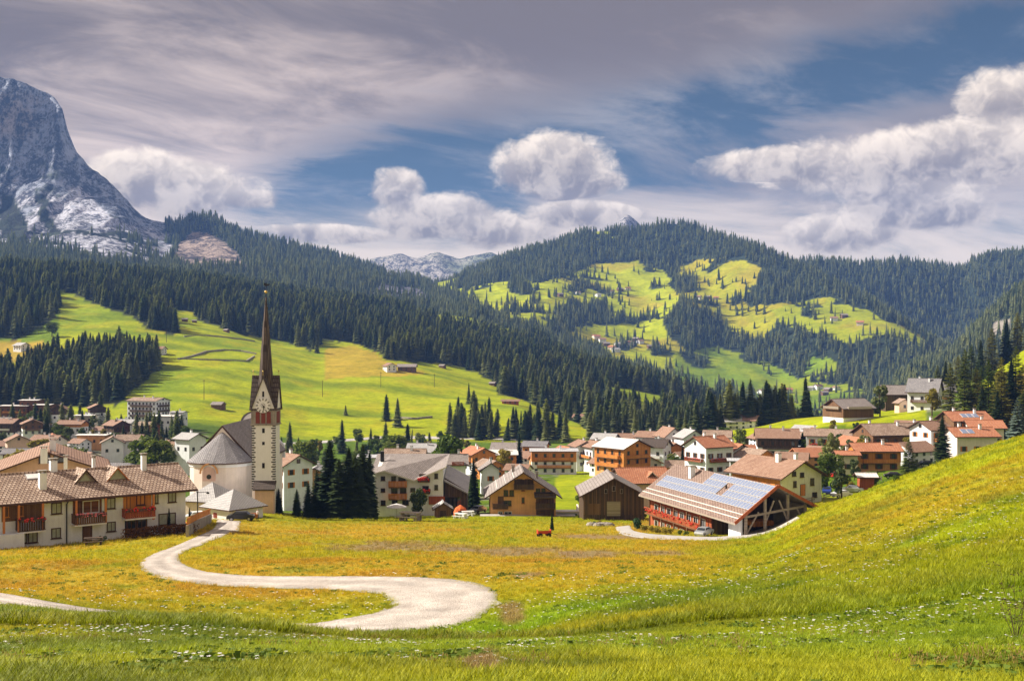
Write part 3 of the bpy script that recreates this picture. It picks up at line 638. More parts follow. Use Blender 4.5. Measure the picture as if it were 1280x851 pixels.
MEADC = [grow(q, (1.12, 1.22, 1.12, 1.15, 1.15, 1.3, 1.2)[i]) for i, q in enumerate(MEADC)]; WOODC = [grow(q, .78) for q in WOODC]
mc = np.zeros(X.shape, bool)
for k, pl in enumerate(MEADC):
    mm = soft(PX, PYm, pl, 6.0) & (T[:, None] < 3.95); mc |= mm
    if k == 4: mm &= T[:, None] > 1
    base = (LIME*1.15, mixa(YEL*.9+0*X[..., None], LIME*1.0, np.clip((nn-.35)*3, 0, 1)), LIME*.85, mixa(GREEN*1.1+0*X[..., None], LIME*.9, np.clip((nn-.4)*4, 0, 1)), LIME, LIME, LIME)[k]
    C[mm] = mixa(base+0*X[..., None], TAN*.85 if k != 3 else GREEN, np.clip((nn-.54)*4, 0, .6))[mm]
for pl in WOODC:
    mm = soft(PX, PYm, pl, 5.0); mc &= ~mm; C[mm] = FORB*1.1
thin = mc & (fbm(X*.014, Y*.014, 3, 23) > .67); mc &= ~thin; C[thin] = FORB*1.3
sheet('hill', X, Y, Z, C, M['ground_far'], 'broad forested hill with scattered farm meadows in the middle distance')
LAY['C'] = (X, Y, Z, PX, PYm, ~mc & (T[:, None] > .2) & (T[:, None] < 4.2))
# right ridge
R2 = [(930,318),(985,331),(1030,330),(1080,332),(1130,330),(1180,335),(1205,337),(1215,328),(1250,320),(1280,319),(1500,305),(1700,295)]
RT = [(2500, [(930,400),(1000,425),(1100,445),(1150,450),(1190,458),(1230,450),(1300,430),(1700,380)]), (2750, [(930,360),(1000,378),(1100,392),(1150,402),(1190,412),(1230,398),(1300,372),(1700,335)]), (3100, R2), (3500, add(R2, 60))]
pr_ = np.arange(930, 1701, 3.0); X, Y, Z, PX, T = loft(RT, pr_, 36); Z = relief(X, Y, Z, 20, .006, 131, np.clip((2.0-T[:, None])/.3, 0, 1)); PYm = HY-F*Z/Y
C = np.broadcast_to(FORB, X.shape+(3,)).copy(); sheet('ridge', X, Y, Z, C, M['ground_far'], 'dark forested ridge closing the valley on the right')
LAY['R'] = (X, Y, Z, PX, PYm, np.broadcast_to(T[:, None] < 2.3, X.shape))
G2 = [(1120,480),(1150,460),(1190,445),(1215,421),(1250,390),(1280,365),(1400,290),(1700,200)]
GT = [(1250, [(1120,520),(1150,510),(1200,490),(1280,470),(1700,380)]), (1600, [(1120,490),(1150,470),(1190,455),(1215,432),(1250,406),(1280,385),(1700,255)]), (1900, G2), (2200, add(G2, 60))]
pg = np.arange(1120, 1701, 3.0); X, Y, Z, PX, T = loft(GT, pg, 26); Z = relief(X, Y, Z, 8, .008, 141, np.clip((2.0-T[:, None])/.3, 0, 1)); PYm = HY-F*Z/Y
C = np.broadcast_to(FORB, X.shape+(3,)).copy()
crag = soft(PX, PYm, [(1236,412),(1244,402),(1262,400),(1266,414),(1258,422),(1242,420)], 3); C[crag] = (.32,.28,.26)
sheet('slope', X, Y, Z, C, M['ground_far'], 'steep wooded slope with a pale crag at the right edge')
LAY['G'] = (X, Y, Z, PX, PYm, ~crag & np.broadcast_to(T[:, None] < 2.2, X.shape))
# distant bare summits
F1 = [(380,345),(440,330),(465,323),(485,320),(500,317),(510,320),(520,322),(533,319),(545,315),(553,317),(560,319),(575,324),(588,320),(600,318),(612,316),(625,321),(650,332),(720,350)]
X, Y, Z, PX, T = loft([(4700, [(380,372),(720,372)]), (5200, [(380,350),(720,350)]), (5600, F1), (6000, add(F1, 25))], np.arange(380, 721, 1.5), 16)
Z = Z + (fbm(X*.012, Y*.012, 4, 151)-.5)*34*np.clip((2.02-T[:, None]), .35, 1); nn = fbm(X*.004, Y*.004, 4, 161)
C = mixa(np.broadcast_to(np.array((.20,.22,.15)), X.shape+(3,)), np.array((.42,.40,.38)), np.clip((nn-.4)*5, 0, 1)); sheet('distant_mountains', X, Y, Z, C, M['rock'], 'bare rocky summits far up the valley')
P1 = [(730,306),(755,292),(768,284),(776,275),(783,270),(791,274),(800,282),(815,292),(840,306)]
X, Y, Z, PX, T = loft([(4500, [(730,330),(840,330)]), (4900, P1), (5300, add(P1, 30))], np.arange(730, 841, 1.5), 14)
Z = Z + (fbm(X*.02, Y*.02, 4, 171)-.5)*24*np.clip(1.02-np.abs(T[:, None]-1), .1, 1); C = np.broadcast_to(np.array((.33,.32,.33)), X.shape+(3,)).copy()
sheet('distant_peak', X, Y, Z, C, M['rock'], 'small grey rock peak poking over the forested hill')
# ================================================================== TREES
def unit(v): return v/np.linalg.norm(v)
def frond(vs, fs, base, d, ln, wd, sag):
    """one drooping needle spray: two folded triangles"""
    d = unit(d); side = np.cross(d, (0, 0, 1.0)); nrm = np.linalg.norm(side); side = side/nrm if nrm > 1e-6 else np.array((1.0, 0, 0))
    mid = base + d*ln*.5; b_ = len(vs)
    vs += [base, mid+side*wd-np.array((0, 0, sag*ln)), base+d*ln-np.array((0, 0, sag*ln*.8)), mid-side*wd-np.array((0, 0, sag*ln))]
    fs += [(b_, b_+1, b_+2), (b_, b_+2, b_+3)]
def conifer(seed, nb, twigs, Rr=.17, z0=.05, wide=.22, rise=-.25, shape=.85, ragged=.25, fat=.13, core=0):
    rg = np.random.default_rng(seed); vs = []; fs = []
    for i in range(nb):
        f = (i+.5)/nb; z = z0+(1-z0)*(1-(1-f)**1.0)*.985
        r = Rr*((1-z)**shape)*(1-ragged+2*ragged*rg.random()*.8)+.006
        a = i*2.39996+rg.random()*.7
        d = np.array((math.cos(a), math.sin(a), rise+.55*z*z)); base = np.array((0, 0, z+.02*rg.random()))
        if twigs <= 1:
            frond(vs, fs, base, d, r*1.05, r*wide*1.75+.007, .12)
            if twigs == 1: frond(vs, fs, base+np.array((0, 0, .012)), d+np.array((.3*math.sin(a), -.3*math.cos(a), .18)), r*.75, r*wide*1.2+.003, .10)
        else:
            dn = unit(d); sd = np.array((-math.sin(a), math.cos(a), 0))
            for k in range(twigs):
                t = .18+.74*(k+rg.random()*.6)/twigs; s_ = 1 if k % 2 else -1
                p = base+dn*r*t-np.array((0, 0, .10*r*t*t))
                frond(vs, fs, p, dn*.75+sd*s_*(.75+.3*rg.random())+np.array((0, 0, -.12+.25*rg.random())), r*(.62-.24*t)*(0.8+.4*rg.random()), r*fat+.0032, .16)
            frond(vs, fs, base+dn*r*.1, dn, r*.95, r*.20, .12)
    if core:                                            # ragged inner mass of old needles
        n = 9; lev = 9; b_ = len(vs)
        for i in range(lev+1):
            z = z0+.02+(.96-z0)*i/lev
            for k in range(n):
                a = 6.283*(k+.5*(i % 2))/n; r = core*Rr*((1-z)**shape)*(.75+.5*rg.random())+.002; vs.append(np.array((r*math.cos(a), r*math.sin(a), z-.03*rg.random())))
        for i in range(lev):
            for k in range(n): fs.append((b_+i*n+k, b_+i*n+(k+1) % n, b_+(i+1)*n+(k+1) % n, b_+(i+1)*n+k))
    frond(vs, fs, np.array((0, 0, .955)), np.array((.05, 0, 1.0)), .05, .006, 0)
    frond(vs, fs, np.array((0, 0, .955)), np.array((0, .05, 1.0)), .05, .006, 0)
    return np.array(vs), fs
def leafcrown(seed, nblob, ncard, R0=.30, zc=.62, zr=.36, card=.028, flat=1.0):
    rg = np.random.default_rng(seed); vs = []; fs = []; bl = []
    for i in range(nblob):
        a = rg.random()*6.283; rr = R0*.72*math.sqrt(rg.random()); z = zc+zr*.8*(rg.random()*2-1)
        k = math.sqrt(max(.15, 1-((z-zc)/zr)**2)); bl.append((rr*k*math.cos(a), rr*k*math.sin(a), z, R0*(.30+.24*rg.random())))
    for i in range(ncard):
        bx, by, bz, br = bl[rg.integers(nblob)]; n = unit(rg.normal(size=3)+np.array((0, 0, .35))); p = np.array((bx, by, bz))+n*br*(.72+.34*rg.random())*np.array((1, 1, flat))
        t = unit(np.cross(n+rg.normal(size=3)*.5, rg.normal(size=3))); u = unit(np.cross(t, n+rg.normal(size=3)*.6)); s_ = card*(.6+.9*rg.random()); b_ = len(vs)
        vs += [p-t*s_*1.2, p+u*s_*.7, p+t*s_*1.2, p-u*s_*.7]; fs.append((b_, b_+1, b_+2, b_+3))
    return np.array(vs), fs, bl
def tmesh(name, vs, fs, mat):
    me = bpy.data.meshes.new(name); me.from_pydata([tuple(v) for v in vs], [], fs); me.materials.append(mat); me.update(); return me
def trunk_mesh(name, h0, h1, r, limbs=()):
    mb = MB(); mb.tube([(0,0,-.03),(0,0,h0),(.004,.003,(h0+h1)/2),(0,0,h1)], [r*1.35, r, r*.6, r*.12], 6)
    for (x, y, z, br) in limbs: mb.tube([(0,0,z*.55),(x*.5,y*.5,z*.85),(x,y,z)], [r*.45, r*.28, r*.1], 5, cap=False)
    return mb.mesh(name, M['bark'])
PARTS = {}          # kind -> list of (crown mesh, trunk mesh)
def reg(kind, mat, variants, tr): PARTS[kind] = [(tmesh('crown', v, f, M[mat]), tr) for v, f in variants]
T_CON = trunk_mesh('trunk', .08, .93, .013); T_LAR = trunk_mesh('trunk', .2, .95, .014)
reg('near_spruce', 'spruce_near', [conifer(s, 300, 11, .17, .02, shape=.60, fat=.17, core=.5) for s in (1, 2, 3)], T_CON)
reg('mid_spruce', 'spruce', [conifer(s, 120, 1, r, .03, wide=.40, shape=sh, ragged=.35, core=.45) for s, r, sh in ((11,.20,.66),(12,.23,.60),(13,.18,.70),(14,.21,.55),(15,.24,.72))], T_CON)
reg('far_spruce', 'spruce_far', [conifer(s, 46, 0, r, .02, wide=.38, core=.5, shape=sh, ragged=.3) for s, r, sh in ((21,.19,.85),(22,.23,.8),(23,.17,.9),(24,.20,.7))], T_CON)
for k_, R_, sh_ in ((91,.23,.5),(92,.20,.6)):
    v, f = conifer(k_, 46, 0, R_, .04, wide=.42, core=.55, rise=0, shape=sh_, ragged=.4); PARTS['far_spruce'].append((tmesh('crown', v, f, M['far_larch']), T_CON))
    v, f = conifer(k_+5, 120, 1, R_, .04, wide=.42, core=.5, rise=0, shape=sh_, ragged=.4); PARTS['mid_spruce'].append((tmesh('crown', v, f, M['far_larch']), T_CON))
reg('larch', 'larch', [conifer(s, 230, 9, .20, .10, rise=.02, shape=.62, ragged=.4, fat=.15) for s in (31, 32, 33)], T_LAR)
reg('green_larch', 'broadleaf', [conifer(s, 220, 9, .24, .04, rise=0, shape=.7, ragged=.3, fat=.15) for s in (35, 36)], T_LAR)
reg('blue_spruce', 'blue_spruce', [conifer(s, 170, 10, .24, .03, shape=.8) for s in (38,)], T_CON)
reg('cypress', 'spruce_near', [conifer(41, 200, 6, .10, .02, rise=.9, shape=.45, ragged=.1)], T_CON)
for kind, mat, R0 in (('broadleaf', 'broadleaf', .34), ('gold_tree', 'broadleaf_gold', .28), ('dark_tree', 'spruce', .27)):
    L_ = []
    for s in (51, 52, 53):
        v, f, bl = leafcrown(s, 17, 1700, R0, zc=.56, zr=.42, card=.034); L_.append((tmesh('crown', v, f, M[mat]), trunk_mesh('trunk', .3, .75, .02, bl[:7])))
    PARTS[kind] = L_
for kind, mat in (('bush', 'broadleaf'), ('gold_bush', 'broadleaf_gold'), ('dark_bush', 'juniper')):
    L_ = []
    for s in (61, 62):
        v, f, bl = leafcrown(s, 11, 700, .52, .5, .34, .055); L_.append((tmesh('foliage', v, f, M[mat]), trunk_mesh('stem', .2, .6, .03, bl[:5])))
    PARTS[kind] = L_
TNAME = {'near_spruce':'spruce_tree','mid_spruce':'spruce_tree','far_spruce':'spruce_tree','larch':'larch_tree','green_larch':'larch_tree','blue_spruce':'spruce_tree','cypress':'cypress_shrub','broadleaf':'leafy_tree','gold_tree':'leafy_tree','dark_tree':'leafy_tree','bush':'shrub','gold_bush':'shrub','dark_bush':'shrub'}
NTREE = 0
def tree(kind, pos, h, label, group=None, wide=1.0, v=None):
    global NTREE
    NTREE += 1; P_ = PARTS[kind]; cr, tr = P_[(NTREE if v is None else v) % len(P_)]
    o = empty(TNAME[kind], pos, random.random()*6.28); o.scale = (h*wide, h*wide, h)
    tag(o, label, 'shrub' if 'bush' in kind or kind == 'cypress' else 'tree', group)
    for me, nm in ((cr, cr.name.split('.')[0]), (tr, tr.name.split('.')[0])):
        link(bpy.data.objects.new(nm, me), o)
    return o
def gpos(px, py, d0, d1): return hit(px, py, d0, d1)
# ---- instancer (used only for masses nobody could count)
SRC = {}
def source(kind):
    if kind in SRC: return SRC[kind]
    c_ = bpy.data.collections.new('src_'+kind)
    for k, (cr, tr) in enumerate(PARTS[kind]):
        mb = MB(); mb.add([v.co[:] for v in cr.vertices], [tuple(p.vertices) for p in cr.polygons], 0)
        if kind != 'far_spruce': mb.add([v.co[:] for v in tr.vertices], [tuple(p.vertices) for p in tr.polygons], 1)
        c_.objects.link(bpy.data.objects.new('src_%s_%d' % (kind, k), mb.mesh('src_'+kind, [cr.materials[0], M['bark']])))
    SRC[kind] = c_; return c_
def scatter(name, pts, scl, coll, label, nvar, col=None, sxy=None, mat=None):
    n = len(pts); me = bpy.data.meshes.new(name); me.vertices.add(n); me.vertices.foreach_set('co', np.asarray(pts, np.float32).ravel())
    def at(nm, ty, key, val): a = me.attributes.new(nm, ty, 'POINT'); a.data.foreach_set(key, np.ascontiguousarray(val).ravel())
    s3 = np.stack([scl*(1 if sxy is None else sxy)]*2+[scl], -1).astype(np.float32)
    at('scl', 'FLOAT_VECTOR', 'vector', s3)
    at('rot', 'FLOAT_VECTOR', 'vector', np.stack([RNG.normal(0, .03, n), RNG.normal(0, .03, n), RNG.random(n)*6.283], -1).astype(np.float32))
    at('var', 'INT', 'value', RNG.integers(0, nvar, n).astype(np.int32))
    if col is not None: at('gcol', 'FLOAT_VECTOR', 'vector', np.asarray(col, np.float32))
    me.update(); o = link(bpy.data.objects.new(name, me)); o['kind'] = 'stuff'; o['label'] = label
    g = bpy.data.node_groups.new('scatter_'+name, 'GeometryNodeTree')
    g.interface.new_socket('Geometry', in_out='INPUT', socket_type='NodeSocketGeometry'); g.interface.new_socket('Geometry', in_out='OUTPUT', socket_type='NodeSocketGeometry')
    gi = g.nodes.new('NodeGroupInput'); go = g.nodes.new('NodeGroupOutput'); ip = g.nodes.new('GeometryNodeInstanceOnPoints'); ci = g.nodes.new('GeometryNodeCollectionInfo')
    ci.inputs['Collection'].default_value = coll; ci.inputs['Separate Children'].default_value = True; ci.inputs['Reset Children'].default_value = True
    def na_(nm, ty): x = g.nodes.new('GeometryNodeInputNamedAttribute'); x.data_type = ty; x.inputs['Name'].default_value = nm; return x.outputs['Attribute']
    g.links.new(gi.outputs[0], ip.inputs['Points']); g.links.new(ci.outputs[0], ip.inputs['Instance']); ip.inputs['Pick Instance'].default_value = True
    g.links.new(na_('var', 'INT'), ip.inputs['Instance Index']); g.links.new(na_('rot', 'FLOAT_VECTOR'), ip.inputs['Rotation']); g.links.new(na_('scl', 'FLOAT_VECTOR'), ip.inputs['Scale'])
    g.links.new(ip.outputs[0], go.inputs[0])
    o.modifiers.new('scatter', 'NODES').node_group = g
    return o
def cells(X, Y, Z, mask, dens, pxr, PX):
    """random points on the masked cells of a sheet, by real area"""
    A = np.linalg.norm(np.cross(np.stack([X[:-1, 1:]-X[:-1, :-1], Y[:-1, 1:]-Y[:-1, :-1], Z[:-1, 1:]-Z[:-1, :-1]], -1), np.stack([X[1:, :-1]-X[:-1, :-1], Y[1:, :-1]-Y[:-1, :-1], Z[1:, :-1]-Z[:-1, :-1]], -1)), axis=-1)
    mm = mask[:-1, :-1] & (PX[:-1, :-1] > pxr[0]) & (PX[:-1, :-1] < pxr[1])
    cnt = RNG.poisson(np.where(mm, A*dens, 0)); ii, jj = np.nonzero(cnt); rep = cnt[ii, jj]; ii = np.repeat(ii, rep); jj = np.repeat(jj, rep)
    a = RNG.random(len(ii)); b_ = RNG.random(len(ii))
    f = lambda Q: Q[ii, jj]*(1-a)*(1-b_)+Q[ii+1, jj]*a*(1-b_)+Q[ii, jj+1]*(1-a)*b_+Q[ii+1, jj+1]*a*b_
    return np.stack([f(X), f(Y), f(Z)], -1)
def seen(pts, h, slack=4):
    """drop trees wholly behind nearer ground"""
    px = 640+F*pts[:, 0]/pts[:, 1]; top = HY-F*(pts[:, 2]+h)/pts[:, 1]
    i, j = _ij(px, np.minimum(pts[:, 1]*.985, 1890)); return top < RUNMIN[i.astype(int), j.astype(int)]+slack
# forests on the hillside
open_ = ~FMASK
P_h = cells(Xg, Yg, Zg, FMASK & (Yg > 640) & (GPX < 1330), .0175, (-70, 1320), GPX)
wood_l = soft(GPX, PRY, WOOD_L, 2.5) & (Yg > 640) & (Yg < 1000); P_w = cells(Xg, Yg, Zg, wood_l, .025, (-70, 215), GPX)
h_h = np.clip(RNG.normal(18, 4.2, len(P_h)), 8, 27); h_w = np.clip(RNG.normal(18.5, 2.6, len(P_w)), 12, 25)
inw = soft(640+F*P_h[:, 0]/P_h[:, 1], HY-F*P_h[:, 2]/P_h[:, 1], WOOD_L, 2.5) & (P_h[:, 1] < 1000)
k = seen(P_h, h_h) & ~inw; P_h, h_h = P_h[k], h_h[k]
# belt of conifers behind the village, and odd spruces on the valley floor
def rnd_in(poly, n, d0, d1, seed):
    rg = np.random.default_rng(seed); xs = [p[0] for p in poly]; ys = [p[1] for p in poly]; out = []
    while len(out) < n:
        x = rg.uniform(min(xs), max(xs)); y = rg.uniform(min(ys), max(ys))
        if inpoly(np.array([x]), np.array([y]), poly)[0]: out.append(tuple(hit(x, y, d0, d1)))
    return np.array(out)
P_b = np.concatenate([rnd_in([(560,548),(566,530),(600,530),(622,545),(620,552)], 26, 500, 720, 1), rnd_in([(600,552),(640,544),(690,540),(720,548),(700,556)], 26, 500, 720, 2),
   rnd_in([(735,552),(760,540),(850,538),(900,532),(960,524),(1010,520),(1010,530),(900,548),(820,556)], 95, 500, 760, 3)])
h_b = np.clip(RNG.normal(15.5, 3.5, len(P_b)), 8, 23)
P_v = np.concatenate([rnd_in([(5,520),(70,520),(110,525),(110,545),(60,550),(5,545)], 30, 430, 660, 4), rnd_in([(130,535),(180,540),(232,545),(236,560),(205,572),(150,562)], 44, 380, 640, 5),
   rnd_in([(350,560),(460,556),(560,556),(560,570),(460,575),(350,585)], 20, 400, 640, 6)])
h_v = np.clip(RNG.normal(10.5, 2.8, len(P_v)), 6, 17)
# the 300 spruces that show largest become single trees, the rest one mass
ALLP = np.concatenate([P_w, P_h, P_b, P_v]); ALLH = np.concatenate([h_w, h_h, h_b, h_v]); ALLR = np.concatenate([np.full(len(P_w), 0), np.full(len(P_h), 1), np.full(len(P_b), 2), np.full(len(P_v), 3)])
app = ALLH*F/ALLP[:, 1]; okv = (640+F*ALLP[:, 0]/ALLP[:, 1] > 3) & (640+F*ALLP[:, 0]/ALLP[:, 1] < 1277) & seen(ALLP, ALLH, -3)
N_SINGLE = 255; order = np.argsort(-np.where(okv, app, 0)); single = np.zeros(len(ALLP), bool); single[order[:N_SINGLE]] = True
RLAB = ['dark spruce in the dense square wood left above the village', 'spruce at the front edge of the long wood above the meadow', 'spruce in the belt of conifers right behind the village', 'small spruce among the houses of the far left village']
RGRP = ['spruces of the left wood', 'spruces of the ridge wood', 'spruces of the belt behind the village', 'spruces among the far houses']
for k in np.nonzero(single)[0]: tree('mid_spruce', ALLP[k]-np.array((0, 0, .3)), float(ALLH[k]), RLAB[ALLR[k]], RGRP[ALLR[k]], .85+.35*random.random())
rest = ~single
scatter('spruce_forest', ALLP[rest]-np.array((0, 0, .3)), ALLH[rest], source('mid_spruce'), 'mass of dark spruces covering the long ridge behind the bright meadow', 7, sxy=.75+.6*RNG.random(rest.sum()))
FLAB = {'M': 'blue hazed spruce forest on the lower slopes of the left mountain', 'C': 'spruce forest covering the broad hill and its spurs', 'R': 'dark spruce forest on the ridge closing the valley', 'G': 'spruce forest on the steep slope at the right edge'}
for key, dens in (('M', .0080), ('C', .0088), ('R', .0088), ('G', .012)):
    X, Y, Z, PX, PYm, fm = LAY[key]; pts = cells(X, Y, Z, fm, dens, (-60, 1340), PX)
    if key == 'M': pts = pts[~((640+F*pts[:, 0]/pts[:, 1] < 195) & (HY-F*pts[:, 2]/pts[:, 1] < 300) & (RNG.random(len(pts)) < .93))]
    if key == 'C':
        X, Y, Z, PX, PYm, fm = LAY['C']; lone = cells(X, Y, Z, ~fm & (PYm > 325) & (fbm(X*.02, Y*.02, 3, 55) > .52), .0009, (560, 1160), PX); pts = np.concatenate([pts, lone])
    hh = np.clip(RNG.normal(18.5, 5, len(pts)), 7, 30); k = seen(pts, hh, 2); pts, hh = pts[k], hh[k]
    scatter('spruce_forest', pts-np.array((0, 0, .5)), hh, source('far_spruce'), FLAB[key], 6, sxy=.75+.6*RNG.random(len(pts)))
    print('forest', key, len(pts))
print('hill forest', len(ALLP), 'single', single.sum(), 'min px', app[single].min())
# ================================================================== BUILDINGS
def Pt(px, py, d): return Vector(((px-640)*d/F, d, -(py-HY)*d/F))
WCACHE = {}
def win_mesh(w, h, fmat, gmat, cross=True):
    key = (round(w, 2), round(h, 2), fmat, cross)
    if key not in WCACHE:
        t = min(.10, w*.12); mb = MB(); dp = .09
        mb.box(-w/2, -dp, 0, -w/2+t, 0, h); mb.box(w/2-t, -dp, 0, w/2, 0, h)
        mb.box(-w/2+t, -dp, h-t, w/2-t, 0, h); mb.box(-w/2+t, -dp, 0, w/2-t, 0, t)
        if cross and w > .7: mb.box(-.03, -dp*.8, t, .03, 0, h-t)
        if cross: mb.box(-w/2-.08, -.18, -.07, w/2+.08, 0, 0)
        WCACHE[key] = mb.mesh('window', M[fmat])
    k2 = ('p', round(w, 2), round(h, 2), gmat)
    if k2 not in WCACHE: WCACHE[k2] = MB().box(-w/2+.02, -.035, .02, w/2-.02, -.01, h-.02).mesh('pane', M[gmat])
    return WCACHE[key], WCACHE[k2]
FACES = {'S': 0, 'E': 90, 'N': 180, 'W': -90}
class House:
    def __init__(s, name, label, cat, pos, rot, L, B, H, pitch=24, wall='white', roof='tile_brown', over=.9, upper=None, split=None, group=None, found=4.0, thick=.22, trim='trim_brown', gable_over=None, lower_off=0.0):
        s.L, s.B, s.H, s.rot = L, B, H, R(rot); s.pos = Vector(pos); s.tp = math.tan(R(pitch)); s.pitch = pitch
        s.root = empty(name, pos, s.rot); tag(s.root, label, cat, group)
        s.hr = H + B/2*s.tp; s.over = over; s.thick = thick; s.trim = trim
        prof = [(-B/2, -found), (B/2, -found), (B/2, H), (0, s.hr), (-B/2, H)]
        if upper:
            sp = split if split is not None else H*.5
            MB().box(-L/2, -B/2, -found, L/2, B/2, sp).build('wall', M[wall], s.root)
            e = .06; s.up = MB().extr([(-B/2-e, sp), (B/2+e, sp), (B/2+e, H-e*s.tp), (0, s.hr), (-B/2-e, H-e*s.tp)], -L/2-e, L/2+e).build('upper_wall', M[upper], s.root)
            s.e = e; s.sp = sp
        else:
            MB().extr(prof, -L/2, L/2).build('wall', M[wall], s.root); s.e = 0; s.sp = -9
        if roof:
            e = B/2+over; ze = s.hr-e*s.tp; tv = thick/math.cos(R(pitch)); go = over if gable_over is None else gable_over
            mb = MB(); x0, x1 = -L/2-go, L/2+go; lift = .03
            for sg in (-1, 1):
                vs = [(x0, 0, s.hr+tv+lift), (x1, 0, s.hr+tv+lift), (x1, sg*e, ze+tv+lift), (x0, sg*e, ze+tv+lift), (x0, 0, s.hr+lift), (x1, 0, s.hr+lift), (x1, sg*e, ze+lift), (x0, sg*e, ze+lift)]
                mb.add(vs, [(0,1,2,3)], 0); mb.add(vs, [(4,7,6,5), (3,2,6,7), (0,3,7,4), (1,5,6,2)], 1)
            s.roof = mb.build('roof', [M[roof], M[trim]], s.root)
            MB().box(x0, -.14, s.hr+tv-.02, x1, .14, s.hr+tv+.10).build('ridge_cap', M[roof], s.roof)
            for sg in (-1, 1): MB().tube([(x0, sg*(e+.07), ze+.10), (x1, sg*(e+.07), ze+.10)], .075, 6).build('gutter', M[trim], s.roof)
        s.rt = thick/math.cos(R(pitch))
    def fr(s, face):
        L, B = s.L/2, s.B/2
        return {'S': (Vector((-L,-B,0)), Vector((1,0,0)), Vector((0,-1,0))), 'E': (Vector((L,-B,0)), Vector((0,1,0)), Vector((1,0,0))),
                'N': (Vector((L,B,0)), Vector((-1,0,0)), Vector((0,1,0))), 'W': (Vector((-L,B,0)), Vector((0,-1,0)), Vector((-1,0,0)))}[face]
    def ln(s, face): return s.L if face in 'SN' else s.B
    def uv(s, face, px, py):
        o, u, n = s.fr(face); rz = Matrix.Rotation(s.rot, 3, 'Z'); o = s.pos+rz@o; u = rz@u; n = rz@n
        d = Vector(((px-640)/F, 1, -(py-HY)/F)); t = o.dot(n)/d.dot(n); q = d*t-o
        return q.dot(u), q.z
    def rect(s, face, x0, y0, x1, y1):
        a = s.uv(face, x0, (y0+y1)/2)[0]; b_ = s.uv(face, x1, (y0+y1)/2)[0]; c0 = s.uv(face, (x0+x1)/2, y1)[1]; c1 = s.uv(face, (x0+x1)/2, y0)[1]
        return a, b_, c0, c1
    def put(s, o, face, u, v, out=0.0, parent=None):
        or_, ud, n = s.fr(face); p = or_+ud*u+n*(out+(s.e if v > s.sp else 0)); p.z = v
        o.location = p; o.rotation_euler = (0, 0, R(FACES[face])); o.parent = parent or s.root; return o
    def window(s, face, u, v, w=1.0, h=1.25, frame='trim_brown', glass='glass', cross=True):
        a, b_ = win_mesh(w, h, frame, glass, cross)
        o = link(bpy.data.objects.new('window', a)); s.put(o, face, u, v)
        link(bpy.data.objects.new('pane', b_), o); return o
    def shutters(s, o, w, h, mat):
        key = ('sh', round(h, 2), mat)
        if key not in WCACHE: WCACHE[key] = MB().box(-.19, -.07, 0, .19, -.02, h).box(-.14, -.085, h*.08, .14, -.07, h*.45).box(-.14, -.085, h*.55, .14, -.07, h*.92).mesh('shutter', M[mat])
        for sg in (-1, 1): c_ = link(bpy.data.objects.new('shutter', WCACHE[key]), o); c_.location = (sg*(w/2+.21), 0, 0)
    def winpx(s, face, x0, y0, x1, y1, **k):
        a, b_, c0, c1 = s.rect(face, x0, y0, x1, y1); return s.window(face, (a+b_)/2, c0, abs(b_-a), c1-c0, **k)
    def door(s, face, u, v, w=1.0, h=2.1, mat='wood_brown'):
        mb = MB().box(-w/2-.1, -.06, 0, w/2+.1, 0, h+.1, 0); o = mb.build('door', [M['trim_brown']]); s.put(o, face, u, v)
        MB().box(-w/2, -.1, .02, w/2, -.05, h).build('leaf', M[mat], o); MB().box(w/2-.16, -.15, h*.47, w/2-.08, -.1, h*.52).build('handle', M['iron'], o); return o
    def doorpx(s, face, x0, y0, x1, y1, **k):
        a, b_, c0, c1 = s.rect(face, x0, y0, x1, y1); return s.door(face, (a+b_)/2, c0, abs(b_-a), c1-c0, **k)
    def panel(s, face, u0, u1, v0, v1, mat, name='cladding', t=.05):
        o = MB().box(-(u1-u0)/2, -t, 0, (u1-u0)/2, 0, v1-v0).build(name, M[mat]); return s.put(o, face, (u0+u1)/2, v0)
    def panelpx(s, face, x0, y0, x1, y1, mat, **k):
        a, b_, c0, c1 = s.rect(face, x0, y0, x1, y1); return s.panel(face, a, b_, c0, c1, mat, **k)
    def balcony(s, face, u0, u1, v, depth=1.1, rail=1.0, mat='wood_brown', flowers=None, boards=True, posts=None, slab='wood_brown'):
        w = u1-u0; o = MB().box(-w/2, -depth, -.16, w/2, 0, 0).build('balcony', M[slab]); s.put(o, face, (u0+u1)/2, v)
        mb = MB(); mb.box(-w/2, -depth, rail-.1, w/2, -depth+.09, rail); mb.box(-w/2, -depth, .06, w/2, -depth+.07, .14)
        for sg in (-1, 1):
            x = sg*(w/2-.045); mb.box(x-.045, -depth+.09, rail-.1, x+.045, 0, rail); mb.box(x-.02, -depth+.1, .1, x+.02, 0, rail-.14)
        if boards:
            n = max(3, int(w/.24))
            for k in range(n):
                x = -w/2+.06+(w-.12)*(k+.5)/n; mb.box(x-.095, -depth+.015, .1, x+.095, -depth+.05, rail-.11)
        else: mb.box(-w/2+.02, -depth+.015, .1, w/2-.02, -depth+.05, rail-.11)
        mb.build('railing', M[mat], o)
        if False:
            pass
